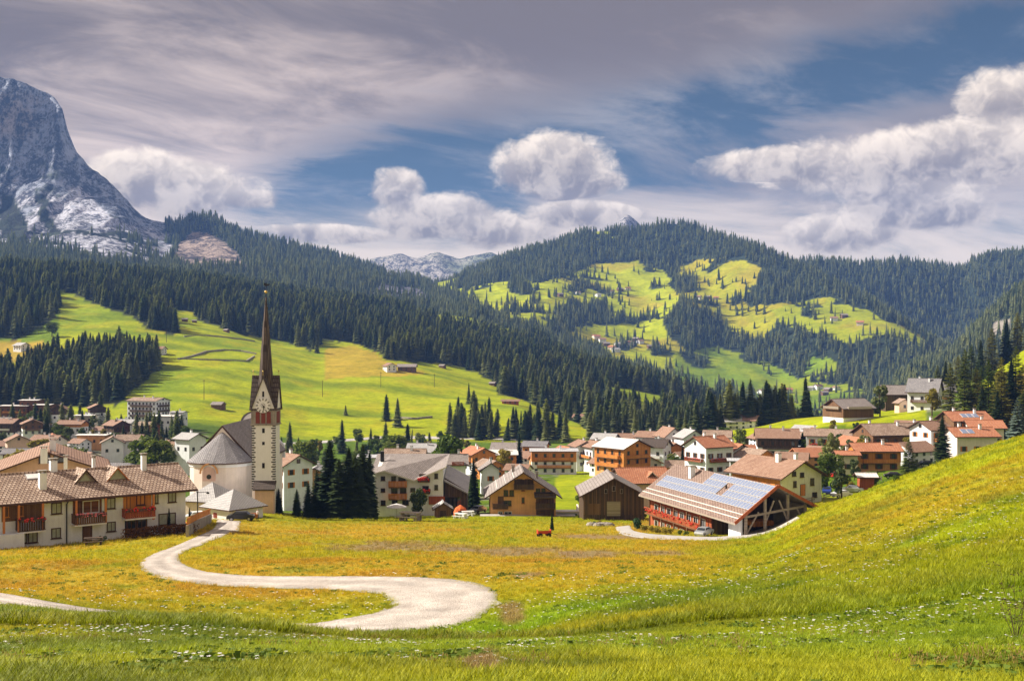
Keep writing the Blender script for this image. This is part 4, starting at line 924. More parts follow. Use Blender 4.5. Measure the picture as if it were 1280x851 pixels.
        if flowers:
            mb = MB(); n = int(w/.35); mb.box(-w/2+.05, -depth-.22, rail-.32, w/2-.05, -depth-.01, rail-.08, 1)
            for k in range(n*3):
                x = random.uniform(-w/2+.1, w/2-.1); r = random.uniform(.10, .20); y = -depth-.12+random.uniform(-.1, .08); z = rail-.05+random.uniform(-.28, .12)
                mb.add([(x-r,y,z),(x,y-r,z-.04),(x+r,y,z),(x,y+r,z-.04),(x,y,z+r*.9),(x,y,z-r)], [(0,1,4),(1,2,4),(2,3,4),(3,0,4),(1,0,5),(2,1,5),(3,2,5),(0,3,5)], 0)
            mb.build('flower_box', [M[flowers], M['wood_dark']], o)
        return o
    def balpx(s, face, x0, y0, x1, y1, **k):
        a, b_, c0, c1 = s.rect(face, x0, y0, x1, y1); return s.balcony(face, a, b_, c0, rail=max(.7, c1-c0), **k)
    def zroof(s, y): return s.hr-abs(y)*s.tp+s.rt+.03
    def chimney(s, x, y, h=1.1, w=.6, mat='white', cap=True):
        z = s.zroof(y); mb = MB().box(-w/2, -w/2, -.6, w/2, w/2, h); o = mb.build('chimney', M[mat], s.roof); o.location = (x, y, z)
        if cap:
            mb = MB().box(-w/2-.1, -w/2-.1, h+.22, w/2+.1, w/2+.1, h+.32)
            for a in (-1, 1):
                for b_ in (-1, 1): mb.box(a*w*.38-.06, b_*w*.38-.06, h, a*w*.38+.06, b_*w*.38+.06, h+.22)
            mb.build('chimney_cap', M['stone'], o)
        return o
    def chimpx(s, px, py, side=-1, **k):
        """chimney whose foot is seen at this pixel, on the side slope"""
        rz = Matrix.Rotation(s.rot, 3, 'Z'); n = rz@Vector((0, side*s.tp, 1)).normalized(); o = s.pos+Vector((0, 0, s.hr+s.rt))
        d = Vector(((px-640)/F, 1, -(py-HY)/F)); q = rz.inverted()@(d*(o.dot(n)/d.dot(n))-s.pos); return s.chimney(q.x, q.y, **k), q
    def skylight(s, x, y, w=1.1, l=1.4):
        sg = -1 if y < 0 else 1; o = MB().box(-w/2, -l/2, 0, w/2, l/2, .10).build('skylight', M['steel'], s.roof); o.location = (x, y, s.zroof(y)-.01); o.rotation_euler = (-sg*R(s.pitch), 0, 0)
        MB().box(-w/2+.08, -l/2+.08, .10, w/2-.08, l/2-.08, .12).build('pane', M['awning'], o)
    def dormer(s, x, y, w=2.2, h=1.5, face_mat='wood_brown', trim='trim_brown', roof='tile_pink', window=True):
        """gabled dormer on the S slope, front standing at local y"""
        z = s.zroof(y)-.05; back = h/s.tp+.2; g = h
        o = MB().extr([(-w/2, 0), (w/2, 0), (0, g)], 0, back*.9, 0, 'y').build('dormer', M[face_mat], s.roof); o.location = (x, y, z)
        mb = MB(); e = .32; k = g/(w/2); mx = w/2+e; zz_ = g-mx*k
        for sg in (-1, 1):
            vs = [(0,-.45,g+.16),(sg*mx,-.45,zz_+.16),(sg*mx,back*.35,zz_+.16),(0,back,g+.16),(0,-.45,g),(sg*mx,-.45,zz_),(sg*mx,back*.35,zz_),(0,back,g)]
            mb.add(vs, [(0,1,2,3)], 0); mb.add(vs, [(4,7,6,5),(0,4,5,1),(1,5,6,2)], 1)
        mb.build('dormer_roof', [M[roof], M[trim]], o)
        if window: MB().add([(-w*.26,-.03,.16),(w*.26,-.03,.16),(0,-.03,g*.72)], [(0,1,2)]).build('pane', M['curtain'], o)
        return o
    def auto(s, faces, step=2.9, floors=None, w=1.0, h=1.25, frame='trim_brown', glass='glass', skip=0.0, gable=True, v0=1.0):
        fl = floors or max(1, int(s.H/2.7))
        for face in faces:
            n = max(1, int(s.ln(face)/step))
            for f in range(fl):
                for k in range(n):
                    if random.random() < skip: continue
                    v = v0+f*(s.H-.4)/fl
                    if v+h < s.H-.1 or face in 'EW': o_ = s.window(face, s.ln(face)*(k+.5)/n, v, w, h, frame, glass, cross=False)
                    else: o_ = None
                    if o_ and s.pos.y < 350 and s.ln(face)/n > 2.1: s.shutters(o_, w, h, ('wood_brown', 'wood_orange')[int(s.L*7) % 2])
            if gable and face in 'EW' and s.B > 7: s.window(face, s.B/2, s.H+.25, w*.9, h*.8, frame, glass, cross=False)
        return s
def hip_roof(name, parent, L, B, z, rise, mat, over=.5, ridge=0.0, t=.16, trim='trim_brown'):
    x, y = L/2+over, B/2+over; r = ridge/2
    vs = [(-x,-y,z),(x,-y,z),(x,y,z),(-x,y,z),(-r,0,z+rise),(r,0,z+rise),(-x,-y,z-t),(x,-y,z-t),(x,y,z-t),(-x,y,z-t)]
    mb = MB().add(vs, [(0,1,5,4) if r else (0,1,4), (1,2,5) if r else (1,2,4), (2,3,4,5) if r else (2,3,4), (3,0,4)], 0)
    mb.add(vs, [(6,7,1,0),(7,8,2,1),(8,9,3,2),(9,6,0,3),(9,8,7,6)], 1)
    return mb.build(name, [M[mat], M[trim]], parent)
# ------------------------------------------------------------------ long white house at the left
A = House('apartment_house', 'long white two storey house with pink tiled roof beside the gravel road', 'house',
          tuple(Vector((-39.55, 133, -22.1)) + Matrix.Rotation(R(38.2), 3, 'Z')@Vector((-15, 5.2, 0))), 38.2, 30, 10.4, 5.75, 23, 'white', 'tile_pink', over=1.1, found=4)
for (x0, y0, x1, y1) in ((64,628,77,642),(64,659.5,76,672.5),(132.7,622,144,635.6),(133.4,651.8,144.5,664),(190.5,616.5,197.8,629),(210,615,220,627.5)):
    w_ = A.winpx('S', x0, y0, x1, y1, frame='trim_brown', glass='curtain'); 
A.winpx('S', 198, 641, 219.5, 655.5, glass='curtain'); A.winpx('S', 21, 663, 34, 679, glass='curtain'); A.winpx('S', 35, 663, 47, 678, glass='curtain')
A.panelpx('S', 2, 628, 53, 650, 'wood_brown'); A.winpx('S', 5, 633, 11, 646, frame='wood_orange', glass='curtain'); A.winpx('S', 22, 632, 29, 645, frame='wood_orange', glass='curtain')
A.panelpx('S', 91, 624, 127, 645, 'wood_plank'); A.winpx('S', 93, 627, 102, 644, glass='curtain'); A.winpx('S', 103, 625, 124, 641, frame='trim_white', glass='curtain')
A.panelpx('S', 154, 614, 189, 645, 'wood_orange'); A.winpx('S', 170, 617, 181, 631); A.winpx('S', 158, 619, 163, 636, frame='wood_brown')
A.doorpx('S', 104, 655, 114, 678); A.panelpx('S', 156, 647, 184, 670, 'void', name='opening', t=.03); A.winpx('S', 158, 649, 170, 669, frame='wood_brown'); A.winpx('S', 171, 648, 183, 667, frame='wood_brown')
for (x0, y0, x1, y1, fl, mt) in ((19,646,53,662,'flower_red','wood_dark'),(89,640,129,653,'flower_pink','wood_brown'),(152,633.5,190,645.5,'flower_red','wood_red')):
    A.balpx('S', x0, y0, x1, y1, depth=1.3, mat=mt, flowers=fl, slab='trim_white')
for px in (1.5, 20, 50, 91.5, 128, 187.5): 
    u, v = A.uv('S', px, 640); o = MB().box(-.11, -.11, 2.4, .11, .11, 5.35).build('post', M['trim_orange']); A.put(o, 'S', u, 0, 1.15)
u, v = A.uv('S', 83, 640); o = MB().tube([(0,-.1,-.3),(0,-.1,4.9),(0,-.9,5.35)], .07, 6).build('downpipe', M['iron']); A.put(o, 'S', u, 0)
u, v = A.uv('S', 10, 660); o = MB().box(-2.4, -1.6, -3, 1.3, 0, 2.3).build('terrace_wall', M['white']); A.put(o, 'S', u, 0)
for px, py, w_, h_ in ((53,610,.75,1.7),(66.5,588,.75,1.2),(117,582,.35,1.4),(179.5,587,.55,1.7)): A.chimpx(px, py, h=h_, w=w_, mat='white')
for px, py, fm, tr in ((106.5,602,'wood_grey','trim_brown'),(146,599,'curtain','trim_orange')):
    n = None; c_, q = A.chimpx(px, py, h=.1, w=.1, cap=False); bpy.data.objects.remove(c_); A.dormer(q.x, q.y, 2.3, 1.35, fm, tr, 'tile_pink', True)
c_, q = A.chimpx(41, 596, h=.1, w=.1, cap=False); bpy.data.objects.remove(c_); A.skylight(q.x, q.y, 1.5, 1.2)
for k in range(14): 
    x = -A.L/2+1.1+k*2.1; MB().bar((x, -A.B/2-.05, A.H-.1), (x, -A.B/2-1.0, A.H-.42), .13, .16).build('rafter', M['wood_brown'], A.root)
# ------------------------------------------------------------------ houses right behind it
H1 = House('gabled_house', 'house with wide pinkish ribbed roof right behind the long white house', 'house', tuple(Pt(62, 640, 172)), -68, 19, 15.5, 7.2, 20, 'pink', 'tile_brown', over=1.2)
H1.chimpx(55, 574, h=1.5, w=.9, side=-1); H1.chimpx(66, 560, h=1.6, w=.9, side=-1); H1.chimpx(82, 567, h=1.2, w=.5, side=-1); H1.window('E', 7.2, 8.6, 1.6, 1.3); H1.window('E', 9.2, 8.6, 1.6, 1.3)
t = empty('hip_roofed_house', tuple(Pt(150, 618, 200))); tag(t, 'low house under a grey slate hip roof behind the long white house', 'house')
MB().box(-5.2,-5,-6,5.2,5,3.4).build('wall', M['white'], t); hip_roof('roof', t, 10.4, 10, 3.4, 2.4, 'slate', .8, 3.5)
# ------------------------------------------------------------------ CHURCH
ch = empty('church', tuple(Pt(276, 641, 197))); tag(ch, 'village church with round apse, steep slate roof and curved gable', 'church'); zc = ch.location.z
def chz(py, d): return -(py-HY)*d/F - zc
eave = chz(577, 195); ridge = chz(531, 199); w2 = 5.4; ln_ = 27.0
n_ = 9; ang = [math.pi+math.pi*k/(n_-1) for k in range(n_)]
ap = [(w2*math.cos(a), w2*.92*math.sin(a)) for a in ang]
outline = ap + [(w2, ln_), (-w2, ln_)]
MB().extr(outline, -5, eave, ax='z').build('wall', M['cream'], ch)
MB().extr([(x*1.035, y*1.035 if y < 1 else y-.1) for x, y in outline], eave-.75, eave-.1, ax='z').build('cornice', M['clean_white'], ch)
mb = MB(); e = 1.10; apex = (0, 1.2, ridge-1.1)
pts = [(x*e, y*e, eave) for x, y in ap]
for k in range(n_-1): mb.add([pts[k], pts[k+1], apex], [(0,1,2)], 0); mb.add([pts[k], pts[k+1], (pts[k+1][0],pts[k+1][1],eave-.2), (pts[k][0],pts[k][1],eave-.2)], [(3,2,1,0)], 1)
mb.build('apse_roof', [M['slate'], M['trim_brown']], ch)
mb = MB(); xo = w2+.7
for sg in (-1, 1):
    vs = [(0, .9, ridge), (0, ln_+.2, ridge), (sg*xo, ln_+.2, eave-.35), (sg*xo, .9, eave-.35), (0, .9, ridge-.35), (0, ln_+.2, ridge-.35), (sg*xo, ln_+.2, eave-.7), (sg*xo, .9, eave-.7)]
    mb.add(vs, [(0,1,2,3)], 0); mb.add(vs, [(4,7,6,5),(0,3,7,4),(3,2,6,7)], 1)
nr = mb.build('nave_roof', [M['shingle_grey'], M['trim_brown']], ch)
MB().add([(-w2, 1.0, eave-.4), (w2, 1.0, eave-.4), (0, 1.0, ridge-.4)], [(0,1,2)]).build('gable_wall', M['cream'], ch)
g = [(-w2-.5, eave-2)] + [(-w2-.3, eave+.6), (-w2+1.2, eave+2.1), (-3.2, ridge-1.5)] + [(3.0*math.cos(a), ridge-1.3+2.4*math.sin(a)) for a in [math.pi*(1-k/10) for k in range(11)]] + [(3.2, ridge-1.5), (w2-1.2, eave+2.1), (w2+.3, eave+.6), (w2+.5, eave-2)]
MB().extr(g, ln_, ln_+.8, ax='y').build('curved_gable', M['clean_white'], ch)
MB().extr([(x*1.03, z+.16) for x, z in g[4:15]]+[(x*.93, z-.12) for x, z in reversed(g[4:15])], ln_-.3, ln_+1.0, ax='y').build('gable_coping', M['slate'], ch)
cr = MB().bar((0, ln_+.4, ridge+1.0), (0, ln_+.4, ridge+3.4), .12, .12).bar((-.6, ln_+.4, ridge+2.7), (.6, ln_+.4, ridge+2.7), .12, .12).build('cross', M['iron'], ch)
MB().lathe([(.05,0),(.16,.15),(.2,.35),(.12,.55),(.02,.6)], 10, apex).build('finial', M['gold'], ch)
a = math.radians(262); nx, ny = w2*.93*math.cos(a), w2*.86*math.sin(a)
mb = MB(); arc = [(1.5*math.cos(t_), 1.3+1.7*math.sin(t_)) for t_ in [math.pi*k/10 for k in range(11)]]; arc2 = [(1.1*math.cos(t_), 1.2+1.3*math.sin(t_)) for t_ in [math.pi*k/10 for k in range(11)]]
poly = [(1.5, .2)]+arc+[(-1.5, .2), (-1.1, .2)]+list(reversed(arc2))+[(1.1, .2)]
niche = MB().extr(arc2+[(-1.1,.0),(1.1,.0)], -.05, .25, ax='y').build('niche', M['pink'], ch); niche.location = (nx*1.02, ny*1.10, chz(601, 192))
for k in range(10): mb.bar((arc[k][0], -.15, arc[k][1]), (arc[k+1][0], -.15, arc[k+1][1]), .25, .28)
mb.build('niche_arch', M['orange_plaster'], niche); MB().lathe([(.42,-.02),(.42,.0)], 12).build('round_window', M['glass'], niche).rotation_euler = (R(90), 0, 0)
niche.children[-1].location = (0, -.12, .75)
for x in (-w2*.985, w2*.985):
    for y in (5, 11, 17): o = MB().box(-.08, -.6, 0, .08, .6, 3.2).build('window', M['glass'], ch); o.location = (x*1.012, y, 3.2)
# ---- bell tower (joined to the church)
tw = empty('bell_tower', tuple(Pt(329.3, 641, 189))); tag(tw, 'tall white bell tower with clock face and needle spire', 'tower'); zt = tw.location.z
def tz(py): return -(py-HY)*189/F - zt
a_ = 1.98; z1 = tz(530); z2 = tz(512); zg = tz(470)
MB().box(-a_, 0, -5, a_, 2*a_, z1).build('shaft', M['clean_white'], tw)
mb = MB(); nq = 27
for k in range(nq):
    z = tz(611)+(z1-tz(611))*k/nq; h_ = (z1-tz(611))/nq*.52; w_ = .62 if k % 2 else .42
    for sx_ in (-1, 1): mb.box(min(sx_*a_, sx_*(a_-w_))-(.03 if sx_ < 0 else 0), -.035, z, max(sx_*a_, sx_*(a_-w_))+(.03 if sx_ > 0 else 0), w_ if sx_ > 0 else .1, z+h_)
q_ = mb.build('quoins', M['quoin'], tw); q_['kind'] = 'stuff'
bf = MB().box(-a_-.12, -.12, z1, a_+.12, 2*a_+.12, z2).build('belfry', M['stone'], tw)
for x in (-.95, 0, .95):
    lv = MB().box(-.34, -.05, 0, .34, 0, z2-z1-.5).build('louvre_opening', M['louver'], bf); lv.location = (x, -.125, z1+.15)
lv = MB().box(0, -1.2, 0, .05, 1.2, z2-z1-.5).build('louvre_opening', M['louver'], bf); lv.location = (a_+.125, a_, z1+.15)
MB().box(-a_-.25, -.25, z1-.22, a_+.25, 2*a_+.25, z1).build('string_course', M['stone'], tw)
mb = MB(); y0, y1 = -.14, 2*a_+.14; b_ = a_+.14
mb.extr([(-b_+.1, z2), (b_-.1, z2), (0, zg-.1)], y0, y1, 0, 'y'); mb.build('gable', M['clean_white'], tw)
mb = MB(); mb.extr([(y0+.1, z2), (y1-.1, z2), (a_, zg-.1)], -b_, b_, 0, 'x').build('gable', M['clean_white'], tw)
def gslab(mb, ax, t=.14, oh=.28):
    for sg in (-1, 1):
        P_ = [(0, zg+.1), (sg*(b_+oh*.4), z2-.1)]
        for (c0, c1) in ((y0-oh-.0, y1+oh),):
            if ax == 'y': vs = [(P_[0][0], c0, P_[0][1]), (P_[0][0], c1, P_[0][1]), (P_[1][0], c1, P_[1][1]), (P_[1][0], c0, P_[1][1])]
            else: vs = [(c0-a_, P_[0][0]+a_, P_[0][1]), (c1-a_, P_[0][0]+a_, P_[0][1]), (c1-a_, P_[1][0]+a_, P_[1][1]), (c0-a_, P_[1][0]+a_, P_[1][1])]
            nrm = (Vector(vs[1])-Vector(vs[0])).cross(Vector(vs[3])-Vector(vs[0])).normalized()*t
            vs2 = [tuple(Vector(v)-nrm*(1 if nrm.z > 0 else -1)) for v in vs]
            mb.add(vs+vs2, [(0,1,2,3),(7,6,5,4),(0,3,7,4),(1,5,6,2),(3,2,6,7),(0,4,5,1)], 0)
mb = MB(); gslab(mb, 'y'); mb.build('gable_roof', M['shingle_dark'], tw)
mb = MB(); gslab(mb, 'x'); mb.build('gable_roof', M['shingle_dark'], tw)
sp = MB().lathe([(1.60, tz(500)), (1.16, tz(466)), (.74, tz(425)), (.38, tz(392)), (.10, tz(371))], 8, (0, a_, 0), 0, R(22.5)).build('spire', M['shingle_dark'], tw)
MB().tube([(0, a_, tz(373)), (0, a_, tz(352))], .045, 6).build('rod', M['iron'], sp)
MB().lathe([(.02,-.28),(.2,-.2),(.29,0),(.2,.2),(.02,.28)], 12, (0, a_, tz(364))).build('ball', M['gold'], sp)
MB().add([(-.1,a_,tz(357)),(.55,a_,tz(356)),(.8,a_,tz(353)),(.5,a_,tz(354.5)),(.1,a_,tz(354)),(-.3,a_,tz(352.5)),(-.45,a_,tz(355))], [(0,1,2,3,4,5,6)]).add([(-.1,a_+.04,tz(357)),(.55,a_+.04,tz(356)),(.8,a_+.04,tz(353)),(.5,a_+.04,tz(354.5)),(.1,a_+.04,tz(354)),(-.3,a_+.04,tz(352.5)),(-.45,a_+.04,tz(355))], [(6,5,4,3,2,1,0)]).build('weathercock', M['iron'], sp)
for (x, y) in ((0, y0-.2), (-b_-.1, a_), (b_+.1, a_)):
    f_ = MB().tube([(x, y, zg), (x, y, zg+.9)], .04, 6).lathe([(.02,-.16),(.16,0),(.02,.16)], 8, (x, y, zg+.85)).build('finial', M['gold'], tw)
# clock
ck = MB().lathe([(1.30,0),(1.30,.06)], 28).build('clock_face', M['clean_white'], tw); ck.rotation_euler = (R(90), 0, 0); ck.location = (0, y0-.14, tz(506.5))
tkm = MB().box(-.075, .88, .06, .075, 1.24, .10).mesh('hour_mark', M['quoin'])
for k in range(12): o = link(bpy.data.objects.new('hour_mark', tkm), ck); o.rotation_euler = (0, 0, -2*math.pi*k/12)
for nm, L_, an in (('hour_hand', .58, 140), ('minute_hand', .86, 168)):
    o = MB().box(-.055, -.15, .10, .055, L_, .14).build(nm, M['quoin'], ck); o.rotation_euler = (0, 0, -R(an))
MB().lathe([(.36,.06),(.36,.09)], 20).lathe([(.30,.09),(.30,.095)], 20, mi=1).build('dial_ring', [M['quoin'], M['clean_white']], ck)
o = MB().box(-.16, -.04, 0, .16, 0, .95).build('lancet_window', M['void'], tw); o.location = (0, y0-.02, tz(496))
for py, h_ in ((541, .8), (556, .55), (585, .9)): o = MB().box(-.22, -.03, 0, .22, 0, h_).build('slit_window', M['void'], tw); o.location = (0, -.01, tz(py))
MB().box(-1.25, -1.0, -5, 1.95, 0, tz(611)).build('porch', M['pink'], tw)
MB().extr([(-1.35, tz(611)-.12), (0.02, tz(602)), (0.02, tz(602)+.22), (-1.55, tz(611)+.1)], -1.55, 2.25, ax='x').build('porch_roof', M['shingle_dark'], tw)
# ---- chapels at the apse
t = empty('sacristy', tuple(Pt(292, 647, 178)), R(-38)); tag(t, 'low white chapel with square pyramid roof in front of the church', 'chapel')
zr = -(632-HY)*178/F-t.location.z; MB().box(-3.3,-3.3,-3,3.3,3.3,zr).build('wall', M['clean_white'], t); hip_roof('roof', t, 6.6, 6.6, zr, 2.75, 'slate_light', .6)
s_ = MB().box(-.42, -.06, 0, .42, 0, .78).build('window', M['red_paint'], t); s_.location = (-.4, -3.31, zr-1.55); MB().box(-.34,-.075,.06,.34,-.06,.72).build('pane', M['louver'], s_)
t = empty('side_chapel', tuple(Pt(262, 646, 188)), R(-20)); tag(t, 'pinkish side chapel with grey hip roof against the church apse', 'chapel')
zr = -(625-HY)*187/F-t.location.z; MB().box(-3.2,-2.6,-4,3.0,4.5,zr).build('wall', M['cream'], t)
r_ = hip_roof('roof', t, 6.2, 7.1, zr, 2.9, 'slate_light', .5); r_.location = (-.1, .95, 0)
lp = MB().tube([(0,0,-1),(0,0,4.8)], .09, 8).bar((-.2,0,4.7),(1.6,0,4.7), .08, .08).build('pole', M['iron']); lp.location = tuple(Pt(247, 655, 160)); 
root = empty('street_lamp', lp.location[:]); tag(root, 'black street lamp post with side arm before the side chapel', 'lamp'); lp.location = (0,0,0); lp.parent = root
MB().lathe([(.05,0),(.22,.08),(.25,.2),(.05,.28)], 10, (1.5, 0, 4.4)).build('lamp_head', M['iron'], root)
# ------------------------------------------------------------------ white apartment house with zigzag eaves
t = empty('guest_house', tuple(Pt(511, 643, 214))); tag(t, 'white three storey guest house with grey zigzag roof and orange balconies', 'house'); o3 = t.location.copy()
def loc(px, py, d): return Pt(px, py, d)-o3
fy = 0.0; D_ = 214
def fx(px): return (px-640)*D_/F-o3.x
def fz(py): return -(py-HY)*D_/F-o3.z
Z0 = [(465, 592), (481, 587.5), (518, 599.5), (555.5, 584)]
prof = [(fx(469), -4), (fx(554), -4), (fx(554), fz(585.2)), (fx(518), fz(600)), (fx(481), fz(588.2)), (fx(469), fz(591.5))]
MB().extr(prof, 0, 11, ax='y').build('wall', M['white'], t)
mb = MB(); zr = fz(577.5)+.6; yb = 11.5
fe = [(fx(463), fz(592)), (fx(481), fz(587)), (fx(518), fz(599)), (fx(558), fz(582.5))]
q3 = lambda p, y=-1.0: (p[0], y, p[1])
RB, LB = (fe[3][0], yb, zr), (fe[0][0], yb, zr); M1 = (fe[1][0], yb, zr)
for vs in ([q3(fe[0]), q3(fe[1]), M1, LB], [q3(fe[1]), q3(fe[2]), RB, M1], [q3(fe[2]), q3(fe[3]), RB, RB]):
    v2 = [(x, y, z-.28) for x, y, z in vs]
    mb.add(vs+v2, [(0,1,2,3)], 0); mb.add(vs+v2, [(7,6,5,4),(0,4,5,1),(2,6,7,3),(0,3,7,4),(1,5,6,2)], 1)
rf = mb.build('roof', [M['shingle_grey'], M['trim_white']], t)
MB().box(-.35,-.35,-1,.35,.35,1.3).build('chimney', M['iron'], rf).location = (fx(473), 6.5, zr-.4)
MB().box(-.6,-.5,0,.6,.5,.1).build('skylight', M['steel'], rf).location = (fx(516), 3.2, fz(591))
def gwin(x0, y0, x1, y1, fm='trim_brown', gm='glass'):
    w_, h_ = (x1-x0)*D_/F, (y1-y0)*D_/F; a, b_ = win_mesh(w_, h_, fm, gm, w_ > .6); o = link(bpy.data.objects.new('window', a), t); o.location = (fx((x0+x1)/2), -.01, fz(y1)); link(bpy.data.objects.new('pane', b_), o)
for r_ in ((476,595,481.5,600.5),(476,610,481.5,615),(476,625,482,631.5),(543,591.5,547.5,598),(543,605.7,547.5,612),(513,609.5,519,614.5),(489,595,495,602),(498,593,507,601),(489,609,497,618),(500,609,508,616),(490,625,497,634),(503,624.5,511,631),(524,592,535,599),(528,607,536,613.5),(538,622,552,629)): gwin(*r_)
def gbal(x0, y0, x1, y1, mat, flowers=False, dp=1.2):
    w_ = (x1-x0)*D_/F; h_ = (y1-y0)*D_/F; o = MB().box(-w_/2, -dp, -.15, w_/2, 0, 0).build('balcony', M['wood_brown'], t); o.location = (fx((x0+x1)/2), 0, fz(y1))
    mb = MB(); n = max(3, int(w_/.25))
    for k in range(n): x = -w_/2+w_*(k+.5)/n; mb.box(x-.1, -dp-.03, .05, x+.1, -dp, h_)
    mb.box(-w_/2-.02, -dp-.06, h_-.08, w_/2+.02, -dp+.06, h_+.02)
    for sg in (-1, 1): mb.box(sg*w_/2-.03, -dp, .05, sg*w_/2+.03, 0, h_)
    mb.build('railing', M[mat], o)
    if flowers:
        mb = MB()
        for k in range(26):
            x = random.uniform(-w_/2, w_/2); z = h_+random.uniform(-.4, .15); r = random.uniform(.12, .24); y = -dp-.15
            mb.add([(x-r,y,z),(x,y-r,z),(x+r,y,z),(x,y+r,z),(x,y,z+r),(x,y,z-r)], [(0,1,4),(1,2,4),(2,3,4),(3,0,4),(1,0,5),(2,1,5),(3,2,5),(0,3,5)])
        mb.build('flower_box', M['flower_red'], o)
gbal(486.6, 600.5, 508.6, 608, 'wood_orange'); gbal(486.6, 616, 508.6, 623, 'wood_orange'); gbal(523, 596.5, 537.5, 601, 'wood_dark', True); gbal(526, 611, 538, 615.5, 'wood_dark', True)
MB().box(fx(536), -.25, fz(630), fx(556), .1, fz(620)).build('shop_front', M['wood_red'], t)
an = MB().extr([(fx(555.5), -4), (fx(583), -4), (fx(583), fz(614)), (fx(555.5), fz(598))], .8, 9, ax='y').build('annex', M['wood_dark'], t)
vs = [(fx(555), 0, fz(600)), (fx(585), 0, fz(616)), (fx(585), 11, fz(603)), (fx(555), 11, fz(588))]; mb = MB().add(vs+[(x, y, z-.25) for x, y, z in vs], [(0,1,2,3),(7,6,5,4),(0,4,5,1),(1,5,6,2),(2,6,7,3),(3,7,4,0)]); mb.build('annex_roof', M['slate_light'], t)
for px in (558, 563, 568, 573): o = MB().box(-.5, -.05, 0, .5, 0, 1.9).build('glass_pane', M['glass'], t); o.location = (fx(px), .78, fz(634))
# ------------------------------------------------------------------ orange chalet
O = House('chalet', 'orange plastered chalet with dark wooden balconies at the meadow edge', 'house', tuple(Pt(652, 643.5, 218)+Vector((0, 0, .2))), -88, 13, 12.6, 4.7, 33.5, 'orange_plaster', 'shingle_grey', over=1.1, gable_over=1.3)
O.window('E', 6.3, 3.0, .6, 1.2, 'wood_red'); O.window('E', 6.3, 5.4, .65, .9, 'wood_red'); O.window('E', 3.0, 4.4, .9, 1.2); O.window('E', 4.1, 4.4, .9, 1.2); O.window('E', 9.2, 4.8, .9, 1.1); O.window('E', 10.2, 4.8, .8, 1.1)
O.balcony('E', 4.5, 8.4, 5.9, 1.3, .9, 'wood_dark'); O.window('E', 5.6, 6.0, 1.1, 1.7); O.window('E', 7.2, 6.0, 1.1, 1.7); O.panel('E', 4.6, 8.3, 5.9, 7.6, 'wood_dark')
O.window('E', 3.3, 2.6, 1.5, 1.0); O.window('E', 3.4, .5, 1.5, 1.0, 'trim_white'); O.window('E', 1.9, .2, .9, 1.3, 'trim_white'); O.door('E', 2.0, 2.3, .9, 2.0); O.balcony('E', .4, 3.4, 2.2, 1.2, .9, 'wood_dark')
O.panel('E', 8.8, 12.3, 0, 4.2, 'wood_brown'); O.balcony('E', 8.7, 12.5, 2.2, 1.4, 1.0, 'wood_dark'); O.balcony('E', 8.5, 12.5, 4.3, 1.5, .7, 'wood_dark'); O.window('E', 9.8, .3, 1.5, 1.3); O.door('E', 11.6, .0, .9, 2.0); O.window('E', 10, 2.6, 1.2, 1.4); O.window('E', 11.5, 2.6, 1, 1.4)
o = MB().extr([(0, 5.05), (1.9, 4.3), (1.9, 4.42), (0, 5.2)], -2.1, 2.1, ax='x').build('canopy', M['shingle_dark']); o.data.transform(Matrix.Rotation(R(180), 4, 'Z')); O.put(o, 'E', 10.5, 0)
O.auto('S', 3.2); O.chimney(-2.5, -1.6, 1.2, .6, 'stone'); O.chimney(.5, 3.0, 1.0, .5, 'stone')
mb = MB()
for y in (1.8, 3.4, 5.0): mb.box(-7.5, -y-.06, O.zroof(y), 7.5, -y+.06, O.zroof(y)+.14)
mb.build('snow_guard', M['trim_white'], O.roof)
# ------------------------------------------------------------------ dark barn
Bn = House('barn', 'dark brown plank barn with pale grey roof left of the solar barn', 'barn', tuple(Pt(763, 638, 203)), -90, 13, 10.8, 3.7, 28, 'wood_dark', 'shingle_grey', over=.7, gable_over=.9)
Bn.panel('E', 4.2, 6.6, 0, 2.6, 'wood_grey', name='barn_door', t=.08); Bn.panel('E', 1.0, 3.0, 0.2, 2.2, 'wood_brown', name='barn_door', t=.06); Bn.window('E', 4.0, 4.0, .5, .8, 'wood_grey', 'void', False); Bn.window('E', 5.4, 4.4, .6, 1.0, 'wood_grey', 'void', False); Bn.window('E', 6.8, 4.0, .5, .8, 'wood_grey', 'void', False)
mb = MB()
for k in range(44):
    if k % 3: continue
    x = -5.3+k*.243; z_ = 3.6+(5.4-abs(x))*math.tan(R(28)); mb.box(6.5, x-.07, .2, 6.57, x+.07, z_-.15)
mb.build('batten', M['wood_brown'], Bn.root)['kind'] = 'stuff'
B2 = House('house', 'house with orange tiled roof and dormer between the barns', 'house', tuple(Pt(800, 622, 232)), 12, 10, 9.5, 3.8, 27, 'pink', 'tile_red', over=.7)
B2.dormer(1.5, -3.2, 1.8, .9, 'wood_brown', 'trim_white', 'tile_red', False); B2.auto('SE', 3.0)
# ------------------------------------------------------------------ SOLAR BARN
Aw = Vector((30.5, 150.0)); Bw = Vector((20.8, 180.4)); e1 = (Bw-Aw).normalized(); Ls = (Bw-Aw).length; e2 = Vector((e1.y, -e1.x)); 
zE, zR, zP, Wd = -23.4, -21.9, -18.55, 13.2
sb = empty('solar_barn', (Aw.x, Aw.y, -27.0), math.atan2(e2.y, e2.x)); tag(sb, 'large red wooden barn with solar panels covering its tiled roof', 'barn')
